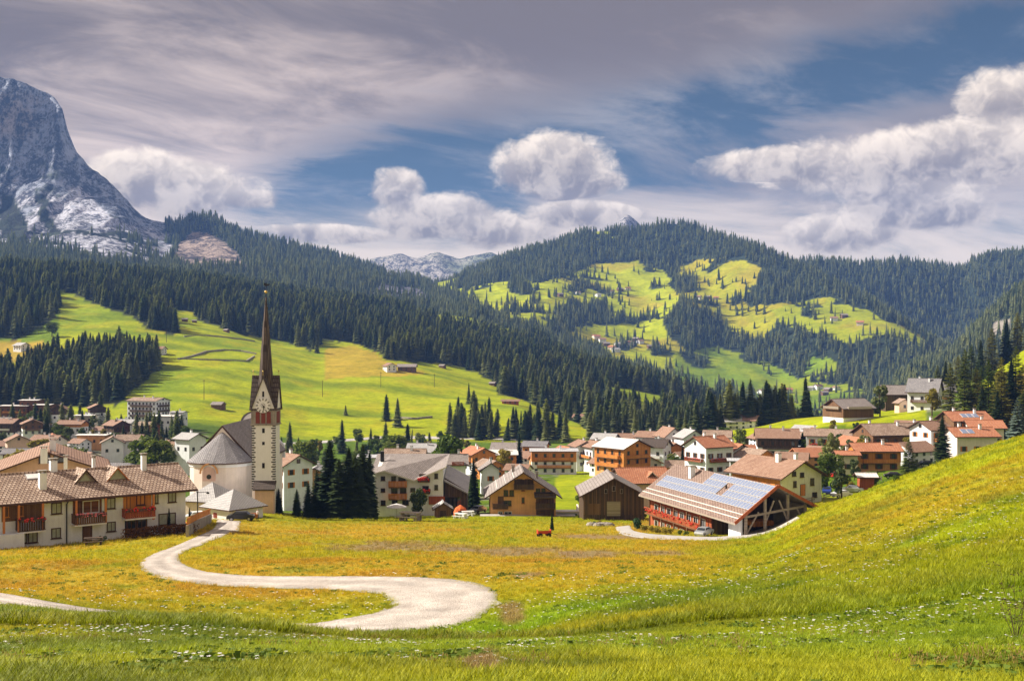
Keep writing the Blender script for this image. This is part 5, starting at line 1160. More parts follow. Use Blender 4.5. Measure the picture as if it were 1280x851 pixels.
# local x = across the barn (to the uphill side), local y = along the ridge away from the camera
ze, zu, zp = zE+27, zR+27, zP+27; xm = Wd/2+.1
mb = MB(); 
def slab(mb, a, b_, y0_, y1_, t_, top=0, rest=1):
    vs = [(a[0], y0_, a[1]), (b_[0], y0_, b_[1]), (b_[0], y1_, b_[1]), (a[0], y1_, a[1])]; v2 = [(x, y, z-t_) for x, y, z in vs]
    mb.add(vs+v2, [(0,1,2,3)], top); mb.add(vs+v2, [(7,6,5,4),(0,4,5,1),(1,5,6,2),(2,6,7,3),(3,7,4,0)], rest)
slab(mb, (0, ze), (xm, zp), 0, Ls, .25); slab(mb, (xm, zp), (Wd, zu), 0, Ls, .25)
sroof = mb.build('roof', [M['tile_barn'], M['wood_grey']], sb)
th_ = math.atan2(zp-ze, xm); sl_ = math.hypot(xm, zp-ze)
def onroof(v, y, up=0.0): return (v*math.cos(th_)-up*math.sin(th_), y, ze+v*math.sin(th_)+up*math.cos(th_))
pw, pl = .80, 1.22
pmesh = MB().box(-pl/2, -pw/2, 0, pl/2, pw/2, .05, 0).box(-pl/2+.07, -pw/2+.06, .05, pl/2-.07, pw/2-.06, .056, 1).mesh('solar_panel', [M['panel_frame'], M['solar_cell']])
cols = int((Ls-1.4)/.88)
for r_ in range(4):
    v = sl_-.85-r_*1.33
    for k in range(cols):
        y = .75+k*.88
        if r_ < 2 and k > 19: continue
        if r_ in (1,) and k in (11, 12): continue
        if r_ in (2,) and k in (11, 12): continue
        o = link(bpy.data.objects.new('solar_panel', pmesh), sroof); o.location = onroof(v, y, .06); o.rotation_euler = (0, -th_, 0)
for v in (.9, 1.75): MB().bar(onroof(v, .2, .09), onroof(v, Ls-.2, .09), .07, .12).build('snow_guard', M['trim_white'], sroof)
c_ = MB().box(-.4,-.4,-.8,.4,.4,1.6).build('chimney', M['white'], sroof); c_.location = onroof(sl_-1.9, 23.0); MB().box(-.5,-.5,1.6,.5,.5,1.75).build('chimney_cap', M['stone'], c_)
c_ = MB().tube([(0,0,-.2),(0,0,.5)], .14, 8).build('vent_pipe', M['iron'], sroof); c_.location = onroof(sl_-2.6, 10.9)
MB().bar((xm, -.05, zp+.05), (0-.05, -.05, ze+.02), .14, .42).bar((xm, -.05, zp+.05), (Wd+.05, -.05, zu+.02), .14, .42).build('barge_board', M['wood_red'], sroof)
x0w, x1w = 1.5, Wd-1.3; zw = ze+(x0w/xm)*(zp-ze)-.3
yo = 9.5                                                     # the near end is an open bay
MB().box(x0w, yo, -3, x0w+.3, Ls-1, zw).build('long_wall', M['wood_red'], sb)
MB().box(x0w, 1.2, -3, x0w+.3, 4.6, zw-.2).build('white_wall', M['white'], sb)
MB().extr([(x0w, -3), (x1w, -3), (x1w, zu), (xm, zp-.4), (x0w, zw)], yo, yo+.25, ax='y').build('inner_wall', M['wood_dark'], sb)
MB().extr([(x0w, -3), (x1w, -3), (x1w, zu), (xm, zp-.4), (x0w, zw)], Ls-1.3, Ls-1.05, ax='y').build('gable_wall', M['wood_brown'], sb)
MB().box(x1w-.25, 1, -2, x1w, Ls-1, zu+.3).build('uphill_wall', M['stone'], sb)
for x in (2.0, 5.0, 8.6, 11.4): zt_ = ze+(x/xm)*(zp-ze)-.35 if x < xm else zp+(x-xm)/(Wd-xm)*(zu-zp)-.35; MB().box(x-.17, .5, -2.5, x+.17, .84, zt_).build('post', M['wood_grey'], sb)
MB().bar((2.0, .66, 4.3), (Wd-2, .66, 5.4), .24, .3).build('tie_beam', M['wood_grey'], sb)
for (xa, za, xb, zb) in ((2.0,1.8,4.0,4.9),(5.0,3.2,6.4,6.4),(8.6,3.4,7.2,6.4),(11.4,2.6,10.0,5.2)): MB().bar((xa,.66,za),(xb,.66,zb),.18,.2).build('brace', M['wood_grey'], sb)
for k in range(6): MB().tube([(6.2+k*.55, 5.5, 2.4+.0*k), (6.2+k*.55, 7.6, 2.4)], .42, 10).build('log', M['wood_orange'], sb)
bl = MB().box(.35, yo+1.5, .7, x0w, Ls-1.6, .9).build('balcony', M['wood_brown'], sb)
mb = MB(); 
for k in range(46): y = yo+1.6+k*.40; mb.box(.31, y, .9, .37, y+.3, 1.75)
mb.box(.27, yo+1.5, 1.75, .41, Ls-1.6, 1.86); mb.build('railing', M['wood_red'], bl)
mb = MB()
for k in range(60):
    y = random.uniform(yo+1.7, Ls-1.8); z = 1.7+random.uniform(-.45, .25); r = random.uniform(.10, .2); x = .16
    mb.add([(x-r,y,z),(x,y-r,z),(x+r,y,z),(x,y+r,z),(x,y,z+r),(x,y,z-r)], [(0,1,4),(1,2,4),(2,3,4),(3,0,4),(1,0,5),(2,1,5),(3,2,5),(0,3,5)])
mb.build('flower_box', M['flower_red'], bl)
for y in np.arange(yo+2.6, Ls-2, 2.3):
    for z in (.95, -1.6):
        a, b2 = win_mesh(1.4, 1.5, 'trim_white', 'glass'); o = link(bpy.data.objects.new('window', a), sb); o.location = (x0w-.01, float(y), z); o.rotation_euler = (0, 0, R(-90)); link(bpy.data.objects.new('pane', b2), o)
for y in np.arange(yo+1.5, Ls-1.5, 4.4): MB().box(.36, float(y)-.1, -3, .54, float(y)+.1, zw-.6).build('post', M['wood_brown'], sb)
# ------------------------------------------------------------------ pale green chalet behind it
G = House('chalet', 'pale green gabled house with mottled brown roof behind the solar barn', 'house', tuple(Vector((51.2, 213.5, -27.6))), -61, 14.5, 10, 4.3, 27, 'pale_green', 'tile_brown', over=1.0)
for u, v, w_, h_ in ((3.0,4.3,1.0,.9),(5.0,4.0,1.0,.9),(3.2,2.2,.8,1.2),(7.6,2.3,1.0,1.4),(3.2,-.2,.8,1.2),(8.2,0,1.2,1.0)): G.window('E', u, v, w_, h_)
G.door('E', 5.2, .5, 1.1, 2.1, 'wood_orange'); G.panel('S', .5, 14, 1.0, 4.0, 'wood_orange'); G.auto('S', 2.4, 1, v0=1.6); G.balcony('S', 3, 11, .9, 1.0, .9, 'wood_orange')
G.chimney(2, -1.0, 1.4, .8); G.chimney(5, .6, 1.3, .6)
# ================================================================== REST OF THE VILLAGE
def vh(label, px, py, d, rot, L, B, H, pitch=24, wall='white', roof='tile_brown', upper=None, split=None, win='SE', name='house', chim=1, bal=None, balm='wood_brown', fl=None, over=.8, step=2.9, frame='trim_brown', cat='house', floors=None, group=None):
    h = House(name, label, cat, tuple(Pt(px, py, d)), rot, L, B, H, pitch, wall, roof, over, upper, split, group, found=7)
    if win: h.auto(win, step, floors, frame=frame)
    for k in range(chim): h.chimney((k-.5*(chim-1))*L*.4+random.uniform(-.8, .8), -B*.12 if k % 2 else B*.06, 1.0, .6)
    nf = max(1, int(H/2.7))
    for f in (bal or ''):
        for k in range(1, max(2, nf)):
            ln = h.ln(f); h.balcony(f, ln*.12, ln*.88, k*(H-.4)/nf, 1.0, .95, balm, fl)
    return h
V_ = [
 ('white house with brown roof close beside the bell tower', 361,612,255,-48,8.5,7.5,6.2,28,'white','tile_brown',None,None,'SE'),
 ('small orange chalet half hidden behind the dark spruces', 396,613,268,-88,8,7,4.2,24,'orange_plaster','slate_light',None,None,'E'),
 ('long white house with flat grey roof behind the guest house', 471,588,335,0,10,7,4.2,8,'white','metal_sheet',None,None,'S'),
 ('low house with long pink roof behind the guest house', 507,588,300,0,10,8,4,24,'pink','tile_pink',None,None,'SE'),
 ('dark house with bright grey sheet roof near the valley road', 528,577,400,-6,9.5,9.5,4,28,'wood_dark','slate_light',None,None,'SE'),
 ('narrow white house with grey roof right of the guest house', 572,603,282,4,4,6,5.2,32,'white','shingle_grey',None,None,'S'),
 ('white house with orange gable behind the tall green spruce', 597,588,390,-62,10,9,6.2,24,'white','tile_red','wood_orange',3.4,'SE'),
 ('orange timber house with white sheet roof above the orange chalet', 624,586,400,2,12,9,5.6,16,'white','sheet_white','wood_orange',2.2,'SE'),
 ('house showing only a wide grey roof above the white sheet roof', 638,578,445,-8,14,10,5.5,26,'wood_orange','shingle_grey',None,None,'E'),
 ('small grey roofed house left of the orange chalet', 612,604,300,-82,5,4.6,4,36,'white','shingle_grey',None,None,'E'),
 ('flats with orange upper storey and white lower walls by the green field', 692,592,385,0,15.5,9,8.2,7,'white','metal_sheet','wood_orange',4.6,'S'),
 ('house with blue grey roof behind the orange and white flats', 670,577,440,-15,9,8,6.5,22,'wood_orange','slate',None,None,'SE'),
 ('white house with dark balconies right beside the flats', 728,584,402,-76,9,7.2,8,25,'white','tile_brown',None,None,'SE'),
 ('white house with brown roof left of the big orange chalet', 745,584,395,-68,8.5,7,7.6,25,'white','tile_brown',None,None,'SE'),
 ('big orange timber chalet with pale roof above the dark barn', 778,592,330,-52,12.5,11,8.2,22,'orange_plaster','sheet_white','wood_orange',2.6,'SE'),
 ('white house with charcoal roof right of the big orange chalet', 820,585,370,-28,8,7.5,7.6,28,'white','shingle_dark',None,None,'SE'),
 ('narrow timber chalet with white ground floor beside the charcoal roof', 840,583,380,-80,8,6,6.8,26,'white','tile_brown','wood_orange',2.6,'SE'),
 ('white gabled house with orange roof and red flower balconies', 886,592,300,30,9.5,9,7.8,27,'white','tile_red',None,None,'SW'),
 ('orange roofed wing with brown balcony beside the flower balcony house', 915,591,308,-62,8,7,6.4,27,'white','tile_red',None,None,'SE'),
 ('grey plastered garage with curved eave behind the solar barn', 931,592,246,-8,6.5,5,3.0,6,'grey_plaster','metal_sheet',None,None,''),
 ('chalet with dark timber upper storey and white base below the green field', 971,571,340,-10,12,9.5,6.3,26,'white','tile_brown','wood_dark',3.3,'SE'),
 ('small white house tucked right of the dark timber chalet', 1003,572,348,-32,6.5,7,6.3,25,'white','tile_pink',None,None,'SE'),
 ('white house with red flower box under a pale pink roof', 1022,569,335,-14,6.8,7,6.3,25,'white','tile_pink',None,None,'SE'),
 ('pink roofed house with orange gable left of the long chalet', 1047,567,342,-20,7.5,7,5.8,25,'white','tile_pink','wood_orange',3.0,'SE'),
 ('long chalet with broad pinkish roof and three chimneys', 1117,569,325,12,20,11.5,6.6,25,'cream','tile_pink','wood_brown',2.8,'SW'),
 ('bright orange house with plank balcony above the grassy hill', 1092,589,272,0,10.6,8,5.4,20,'orange_plaster','tile_red','wood_orange',2.7,'S'),
 ('cream annex with arched front left of the bright orange house', 1058,590,268,-6,4.4,5,4.4,14,'cream','tile_red',None,None,'S'),
 ('large brown barn with grey shingle roof and white stone base', 1060,526,402,22,13.5,11.5,5,27,'white','shingle_grey','wood_brown',1.5,''),
 ('dark timber barn with wide grey roof beside the dark leafy tree', 1121,512,436,-2,11.5,9.5,6.4,33,'wood_dark','shingle_grey',None,None,''),
 ('tiny pink hut in front of the dark timber barn', 1128,513,418,-84,4,4.4,3,30,'pink','tile_pink',None,None,'E'),
 ('white manor with steep slate roof and climbing plants', 1156,515,410,-34,10.5,8.5,8,45,'white','slate',None,None,'SE'),
 ('small white house behind the manor with slate roof', 1181,507,432,-10,6,6,6,35,'white','slate',None,None,'S'),
 ('tall white gabled house with orange balconies behind the dark spruce', 1163,576,290,24,7,7.5,8.6,26,'white','tile_brown',None,None,'SW'),
 ('red roofed chalet with roof panels at the right hill edge', 1205,549,310,6,11,9.5,5.6,24,'wood_brown','tile_red',None,None,'S'),
 ('low red roofed house farthest right above the grassy hill', 1229,556,302,-8,8.5,8,5,22,'cream','tile_red',None,None,'S'),
 ('house with two solar panels on its red roof behind the hill crest', 1212,567,281,4,10.5,8,4.8,24,'cream','tile_red',None,None,'S'),
 ('small red shed with white roof above the grassy hill', 1082,607,226,-4,2.8,2.6,2,18,'wood_red','sheet_white',None,None,''),
 ('roof with snow bright panels behind the orange chalet row', 757,566,452,-25,9,8,6,25,'white','slate_light',None,None,'E'),
 ('brown roof farthest back above the big orange chalet', 785,565,455,-5,12,8,6,22,'white','tile_brown',None,None,'S'),
 ('brown roofed house behind the charcoal roofed house', 812,565,450,-30,9,8,6.5,25,'white','tile_brown',None,None,'SE'),
 ('steep white gable behind the narrow timber chalet', 836,566,440,-70,9,8,7,38,'white','tile_brown',None,None,'E'),
 ('pale roofed white house behind the conifer between the chalets', 862,565,425,-72,8,9,6,30,'white','slate_light',None,None,'E'),
 ('house with pink roofs and white chimneys below the green field edge', 897,566,395,-15,9,8,6,26,'white','tile_pink',None,None,'SE'),
 ('brown house with white roof edge farthest left of the long brown block', 22,523,602,-3,15,9,7,3,'wood_plank','sheet_white',None,None,'S'),
 ('tallest middle block of the brown flat roofed row on the left', 40,522,604,-3,9.5,9,9.6,3,'wood_plank','sheet_white',None,None,'S'),
 ('right block of the brown flat roofed row on the left', 57,523,594,-3,8,9,7.4,3,'wood_plank','sheet_white',None,None,'S'),
 ('white house with dark gable right of the brown flat roofed row', 75,525,572,-78,8,7.5,5.8,28,'white','tile_brown','wood_dark',3,'SE'),
 ('big white hotel with rows of dark balconies at the meadow foot', 186,526,592,-22,19,11.5,11,14,'white','tile_pink',None,None,'SE'),
 ('low white annex with pale flat roof in front of the hotel', 208,531,566,-10,15,8,4.6,6,'white','sheet_white',None,None,'S'),
 ('white garage block at the right end of the hotel annex', 224,527,580,-10,6.5,6,5,8,'white','slate_light',None,None,'SE'),
 ('chalet with stacked white balconies at the left picture edge', 9,545,522,-8,11,9,6.4,22,'white','tile_brown','wood_dark',2,'SE'),
 ('white chalet with brown gable in the left village', 40,544,510,-62,9.5,8.5,5.6,24,'white','tile_brown','wood_brown',3.2,'SE'),
 ('long white house with orange top storey in the left village', 91,541,520,-5,11.5,8,4.4,20,'white','tile_brown','wood_orange',3.0,'SE'),
 ('low orange building with white flat roof above the pink roofs', 118,555,480,-4,12.5,7,4,4,'orange_plaster','sheet_white',None,None,'S'),
 ('dark chalet at the foot of the left wood', 121,521,592,-60,8,8,5,24,'white','tile_brown','wood_dark',2.4,'SE'),
 ('pinkish flat roofed house left of the pointed spruce', 108,528,562,-6,9,6,3.6,5,'cream','sheet_white',None,None,'S'),
 ('dark timber chalet with white base below the hotel', 146,546,502,-40,8.5,8,5.6,25,'white','tile_brown','wood_dark',2.4,'SE'),
 ('pale roofed house left below the hotel', 158,540,528,-10,8,7,4.6,22,'white','slate_light',None,None,'S'),
 ('red brown house with white columns below the hotel annex', 184,545,500,-30,8,7.5,5,20,'wood_red','tile_pink',None,None,'SE'),
 ('white gabled house above the grey hip roof', 141,567,428,-72,8.5,8,4.6,28,'white','tile_pink',None,None,'E'),
 ('brown roofed house left behind the pink ribbed roof', 60,566,440,-15,11,9,4.8,26,'cream','tile_brown',None,None,'SE'),
 ('pink walled house near the left picture edge', 22,566,425,-60,9,8,5,26,'pink','tile_brown',None,None,'SE'),
 ('brown roofed cottage in the trees left of the church', 205,571,402,-12,9,7.5,3.6,26,'cream','tile_brown',None,None,'S'),
 ('cottage with pale pink roof above the grey hip roof', 163,562,432,10,9,7.5,4,26,'white','tile_pink',None,None,'S'),
 ('white roofed house peeking out left of the church roof', 238,566,372,-35,7.5,7,5,24,'white','slate_light',None,None,'SE'),
 ('grey roofed shed row left of the ribbed pink roof', 30,578,330,8,10,7,3,18,'wood_brown','slate',None,None,''),
]
BAL = {13-1:('E','wood_dark',None), 14:('SE','wood_orange',None), 15:('S','trim_white',None), 17:('SW','wood_red','flower_red'), 18:('S','wood_brown',None), 20:('S','wood_dark',None), 22:('S','wood_red','flower_red'), 23:('E','wood_orange',None), 24:('SW','wood_brown',None), 25:('S','wood_orange',None),
       10:('S','wood_orange',None), 7:('S','wood_orange',None), 27:('SW','wood_grey',None), 32:('S','wood_orange','flower_red'), 47:('SE','wood_dark',None), 50:('S','trim_white',None), 51:('E','wood_brown',None), 56:('E','wood_dark',None), 0:('',None,None)}
# ------------------------------------------------------------------ far farmsteads
FH = []
for wm, rm in (('white','tile_brown'),('wood_brown','shingle_grey'),('white','slate_light'),('cream','tile_red'),('wood_red','tile_brown'),('wood_orange','tile_pink'),('orange_plaster','tile_red')):
    b_, L_, H_, tp = 4.6, 5.5, 4.6, .5; w_ = MB().extr([(-b_,-4),(b_,-4),(b_,H_),(0,H_+b_*tp),(-b_,H_)], -L_, L_).mesh('wall', M[wm]); mb = MB()
    for sg in (-1, 1):
        e = b_+1; vs = [(-L_-1,0,H_+b_*tp+.3),(L_+1,0,H_+b_*tp+.3),(L_+1,sg*e,H_-tp+.3),(-L_-1,sg*e,H_-tp+.3)]; mb.add(vs+[(x,y,z-.28) for x,y,z in vs], [(0,1,2,3),(7,6,5,4),(0,4,5,1),(1,5,6,2),(2,6,7,3),(3,7,4,0)])
    wm_ = MB()
    FH.append((w_, mb.mesh('roof', M[rm])))
fwin = MB().box(-.55,-.06,0,.55,0,1.3).mesh('window', M['glass'])
def far_house(pos, rot, kind, s_, label, group=None, name='farmhouse', wins=True, cat='house'):
    o = empty(name, pos, R(rot)); o.scale = s_ if isinstance(s_, tuple) else (s_, s_, s_); tag(o, label, cat, group)
    for me, nm in zip(FH[kind], ('wall', 'roof')): link(bpy.data.objects.new(nm, me), o)
    if wins:
        for z in (.8, 3.0):
            for x in (-3.4, 0, 3.4): w_ = link(bpy.data.objects.new('window', fwin), o); w_.location = (x, -4.62, z)
            for y in (-2.2, 2.2):
                for sx_ in (-1, 1): w_ = link(bpy.data.objects.new('window', fwin), o); w_.location = (sx_*5.52, y, z); w_.rotation_euler = (0, 0, R(90*sx_))
    return o
def hp(px, py, d0=620): return hit(px, py, d0, 1900)
HS = []
for k, r_ in enumerate(V_):
    b_ = BAL.get(k, ('S' if r_[7] > 5 and 'S' in r_[13] and k % 4 else 'E' if r_[7] > 5 and 'E' in r_[13] else '', ('wood_brown', 'wood_orange', 'wood_red')[k % 3], 'flower_red' if k % 5 == 1 and r_[3] < 420 else None)); nm = 'barn' if 'barn' in r_[0] else 'chalet' if 'chalet' in r_[0] else 'shed' if 'shed' in r_[0] else 'hotel' if 'hotel with' in r_[0] else 'house'
    HS.append(vh(r_[0], *r_[1:13], win=r_[13], name=nm, cat=nm, chim=0 if nm in ('barn', 'shed') else 3 if 'three chimneys' in r_[0] else 2 if r_[5] > 9 else 1, bal=b_[0], balm=b_[1], fl=b_[2], step=2.3 if nm == 'hotel' else 2.8))
for h_, cols in ((HS[33], (-1.5, .2, 1.9)), (HS[35], (-2.6, -.9))):
    for x in cols:
        o = MB().box(-.75,-1.1,0,.75,1.1,.08,0).box(-.68,-1.03,.08,.68,1.03,.09,1).build('solar_panel', [M['panel_frame'], M['solar_cell']], h_.roof); y = -h_.B*.27; o.location = (x, y, h_.zroof(y)+.02); o.rotation_euler = (R(h_.pitch), 0, 0)
for k, (px, py, d) in enumerate(((100,548,470),(66,549,480),(12,556,450),(84,556,450),(130,536,530),(168,550,470),(196,552,470),(216,548,480),(150,533,555),(52,536,540),(3,534,560),(110,562,420),(226,560,420),(180,560,430),(88,530,560))):
    p_ = Pt(px, py, d); p_.z = min(p_.z, float(zat(p_.x, p_.y))+.6); far_house(p_, (-30,-65,10,-50,-15,-75,5,-40)[k % 8], (0,3,0,2,0,0,3)[k % 7], .62+.2*random.random(), 'small pale gabled house crowded into the far left village', 'small houses of the left village')
for k, (px, py, d) in enumerate(((655,583,420),(707,572,455),(735,572,460),(766,573,440),(798,572,430),(826,572,430),(850,571,430),(878,568,440),(600,575,440),(580,582,400),(553,575,430),(1010,553,400),(1030,552,395),(955,560,400),(985,556,400),(1180,560,330),(1140,548,370))):
    p_ = Pt(px, py, d); p_.z = min(p_.z, float(zat(p_.x, p_.y))+.8); far_house(p_, (-30,-65,10,-50,-15,-75,5,-40)[k % 8], (0,3,4,0,2,3,0)[k % 7], .70+.2*random.random(), 'small gabled house half hidden among the larger chalets', 'small houses between the chalets')
for k, (px, py, d) in enumerate(((612,592,360),(648,596,345),(676,584,410),(757,590,360),(806,592,345),(848,594,325),(858,584,360),(872,580,380),(944,586,300),(990,588,290),(1012,585,300),(1028,580,310),(1066,570,318),(1078,556,350),(1140,580,280),(1188,572,295),(1172,548,340),(1095,548,360),(928,574,360))):
    p_ = Pt(px, py, d); p_.z = min(p_.z, float(zat(p_.x, p_.y))+.8); far_house(p_, (-62,-20,12,-48,-75,-8,30,-35)[k % 8], (5,0,6,0,3,5,0,4)[k % 8], .62+.2*random.random(), 'small %s house squeezed into the village rows' % {0: 'white brown roofed', 3: 'cream red roofed', 4: 'red timber', 5: 'orange timber pink roofed', 6: 'orange plastered'}[(5,0,6,0,3,5,0,4)[k % 8]], 'small infill houses of the village rows')
HS[19].panel('S', .3, 6.2, -2.5, .4, 'wood_orange')
far_house(hp(487,464), -62, 0, (.9,.95,1.0), 'white farmhouse with dark gable alone on the sunlit meadow'); far_house(hp(509,464), -4, 1, (1.35,1,.9), 'long brown barn beside the white farmhouse on the meadow', name='barn', cat='barn')
far_house(hp(198,442), -12, 0, (.95,.9,.85), 'white chalet at the right edge of the square wood'); far_house(hp(27,438), -30, 2, .95, 'white farmhouse on the tan meadow at the left edge')
far_house(hp(638,505), -3, 4, (1.1,.6,.5), 'low red barn under the wood edge right of the meadow', name='barn', cat='barn')
for k, (px, py, s_, lb) in enumerate(((231,402,.5,'dark hay hut highest on the left meadow'),(243,403,.4,'pale hay hut just right of the highest hut'),(283,415,.45,'hay hut at the wood edge above the spire'),(273,511,.62,'dark hay hut left of the church gable on the meadow'),(553,460,.5,'small hut at the wood edge right of the brown barn'),(616,482,.5,'pale hut beside the track under the wood'))):
    far_house(hp(px, py), random.uniform(-40, 30), 1, s_, lb, None, 'hay_hut', False, 'hut')
for k, (px, py) in enumerate(((726,528),(740,527),(752,529),(763,527),(772,529),(919,541),(934,538))): far_house(hp(px, py, 500), (-20,-60,10,-40,-15,0,-30)[k], (0,3,1,0,4,2,0)[k], .85, ('white house leftmost in the hamlet at the wood foot','red roofed house in the hamlet at the wood foot','brown barn in the hamlet at the wood foot','white house with brown roof in the hamlet at the wood foot','reddish cabin rightmost in the hamlet at the wood foot','white house in the conifer belt left of the green field','small house in the conifer belt at the green field corner')[k])
for k, (px, py) in enumerate(((571,409),(584,413),(591,412),(603,414),(596,417),(627,421),(636,423))): far_house(hp(px, py, 1350), random.uniform(-60, 40), (2,1,3,0,1,0,1)[k], .95, 'tiny house in the hamlet on the small meadow above the ridge wood', 'hamlet on the small ridge meadow', wins=False)
def hC(px, py):
    X, Y, Z, PX, PYm, fm = LAY['C']; q = (np.abs(PX-px)*1.0+np.abs(PYm-py)*1.6+np.clip(Y-3100, 0, None)); k = np.unravel_index(np.argmin(q), q.shape); return Vector((X[k], Y[k], Z[k]))
for grp, lb, L_ in (('hamlet below the central meadow','tiny house in the hamlet below the bright central meadow',((752,428),(757,432),(765,437),(773,434),(788,431),(795,425),(801,429),(812,434),(746,424),(770,440),(820,432))),
   ('farms high on the central hill','tiny farmhouse high on the central hill meadow',((766,366),(776,364),(784,362),(747,370),(722,368),(700,370))), ('farms right of the central meadow','tiny farm on the tan meadow right of the central meadow',((872,374),(886,373),(895,374))),
   ('farms on the spur meadow','tiny house on the spur meadow amid dark forest',((1042,401),(1056,397),(1074,406),(1062,404))), ('hamlet on the shaded valley meadow','tiny house in the hamlet on the shaded green valley meadow',((952,493),(965,491),(985,491),(1012,488),(1022,486),(1035,489),(1046,487),(1030,494)))):
    for k, (px, py) in enumerate(L_): far_house(hC(px, py), random.uniform(-60, 40), (0,1,3,2,0,1)[k % 6], .9+.35*random.random(), lb, grp, wins=False)
# ================================================================== TREES IN AND ROUND THE VILLAGE
MT_ = [
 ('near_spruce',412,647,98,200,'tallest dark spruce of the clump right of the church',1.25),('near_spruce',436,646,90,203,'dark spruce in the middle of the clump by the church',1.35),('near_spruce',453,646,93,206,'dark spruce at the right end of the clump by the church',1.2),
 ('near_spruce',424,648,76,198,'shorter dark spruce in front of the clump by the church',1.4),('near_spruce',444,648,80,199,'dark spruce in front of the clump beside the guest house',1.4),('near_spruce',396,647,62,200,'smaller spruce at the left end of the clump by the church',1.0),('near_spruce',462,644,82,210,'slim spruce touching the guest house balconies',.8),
 ('near_spruce',371,643,33,194,'small young spruce second right of the bell tower',1.1),('near_spruce',348,643,34,190,'small young spruce at the foot of the bell tower',1.1),('near_spruce',385,645,44,197,'young spruce between the small spruces and the dark clump',1.0),
 ('dark_tree',523,645,42,206,'rounded dark tree in front of the guest house',.9),('near_spruce',592,622,50,236,'tall spruce between the guest house and the orange chalet',.9),('broadleaf',557,597,52,296,'large leafy tree behind the guest house roof',1.0),('broadleaf',537,592,34,320,'leafy tree beside the large tree behind the guest house',1.0),
 ('near_spruce',649,575,34,400,'slim yellowish conifer behind the orange chalet ridge',.7),('gold_tree',628,585,24,370,'pale yellow tree behind the orange chalet roof',1.2),('mid_spruce',483,526,33,None,'left of two spruces standing on the meadow foot',1.2),('mid_spruce',497,534,37,None,'right of two spruces standing on the meadow foot',1.2),
 ('mid_spruce',432,519,13,None,'single small spruce on the open meadow',1.2),('mid_spruce',586,505,27,None,'pointed tree on the meadow near the red barn',1.0),('mid_spruce',396,441,16,None,'pale tree at the wood edge left of the tan field',1.4),
 ('broadleaf',65,421,17,None,'round bushy tree above the square wood',1.5),('broadleaf',152,425,10,None,'small leafy tree above the right end of the square wood',1.4),('mid_spruce',126,531,42,None,'pointed pale spruce among the left village houses',1.0),
 ('green_larch',1136,594,46,255,'bright green conifer on the hill crest right of the orange house',1.1),('near_spruce',1178,580,62,262,'dark green spruce on the hill crest before the white gable',1.1),('dark_tree',1100,523,42,405,'big dark leafy tree between the two barns',1.0),('gold_tree',1165,521,36,385,'autumn coloured tree before the white manor',1.0),
 ('dark_tree',1070,538,12,380,'small dark tree on the green field edge',1.3),('broadleaf',1033,607,40,225,'round bush tree by the pale green house corner',.9),('dark_tree',1052,620,36,205,'dark bushy tree at the parking place',1.1),('dark_tree',1041,570,34,300,'dark slim tree before the pink roofed houses',.7),('dark_tree',1068,597,24,250,'dark tree at the cream annex foot',1.0),
 ('broadleaf',1092,612,24,228,'leafy shrub tree right of the red shed',1.3),('near_spruce',866,592,46,318,'slim conifer left of the flower balcony house',.55),('near_spruce',853,590,34,330,'small conifer beside the narrow timber chalet',.7),('dark_tree',1017,561,22,350,'dark tree between the dark timber chalet and white house',.7),
 ('larch',1188,527,74,360,'golden larch left in the row above the red roofs',.75),('larch',1206,528,92,352,'tallest golden larch above the red roofed chalet',.7),('larch',1222,532,70,350,'golden larch second right of the tallest larch',.8),('larch',1236,535,86,338,'orange larch above the low red roofed house',.75),('larch',1252,538,92,330,'yellow larch near the right picture edge',.8),
 ('near_spruce',1228,545,66,330,'dark spruce between the golden larches',.9),('near_spruce',1247,545,58,322,'dark spruce below the yellow larches',1.0),('near_spruce',1264,540,96,340,'tall dark spruce behind the blue spruce at the right edge',.8),('blue_spruce',1272,552,56,250,'silvery blue spruce at the right picture edge',1.0),('larch',1270,520,88,360,'golden larch at the right picture edge',.8),
 ('larch',1198,478,34,520,'brownish larch on the slope above the manor',1.0),('larch',1214,466,36,540,'rust larch on the slope behind the golden row',1.0),('near_spruce',1205,482,34,500,'dark spruce on the slope behind the golden row',1.0),('near_spruce',1226,462,38,560,'dark spruce beside the bright slope meadow',.9),('larch',1240,450,40,560,'larch above the bright slope meadow',.9),('near_spruce',1258,440,42,560,'dark spruce above the bright slope meadow',.9),('larch',1272,432,42,560,'larch high at the right picture edge',.9),('near_spruce',1182,480,30,500,'dark spruce left behind the manor',1.0),('larch',1172,482,26,500,'small larch behind the manor roof',1.0),
 ('gold_tree',20,592,30,300,'yellow green tree at the left picture edge',1.2),('gold_tree',52,570,22,400,'golden tree above the ribbed pink roof',1.5),('broadleaf',90,572,20,400,'green tree right above the ribbed pink roof',1.4),('broadleaf',178,572,26,380,'leafy tree left of the church above the tiled roof',1.3),('broadleaf',196,574,24,370,'leafy tree nearer the church above the tiled roof',1.3),('broadleaf',300,552,16,520,'lone bushy tree behind the church gable',1.2),
 ('broadleaf',382,575,24,420,'bushy tree behind the white house by the tower',1.5),('broadleaf',497,566,22,450,'yellow green tree by the valley road',1.6),('broadleaf',478,560,18,480,'leafy tree at the bend of the valley road',1.6),('broadleaf',905,560,26,420,'leafy tree at the left end of the green field',1.2),('broadleaf',924,562,26,410,'leafy tree beside the dark timber chalet',1.1),('gold_tree',938,562,20,410,'yellowish shrub tree beside the dark timber chalet',1.2),
 ('gold_tree',1041,540,16,380,'small golden tree below the brown barn',1.1),('dark_tree',1150,565,22,300,'dark shrub tree at the long chalet end',1.0),
]
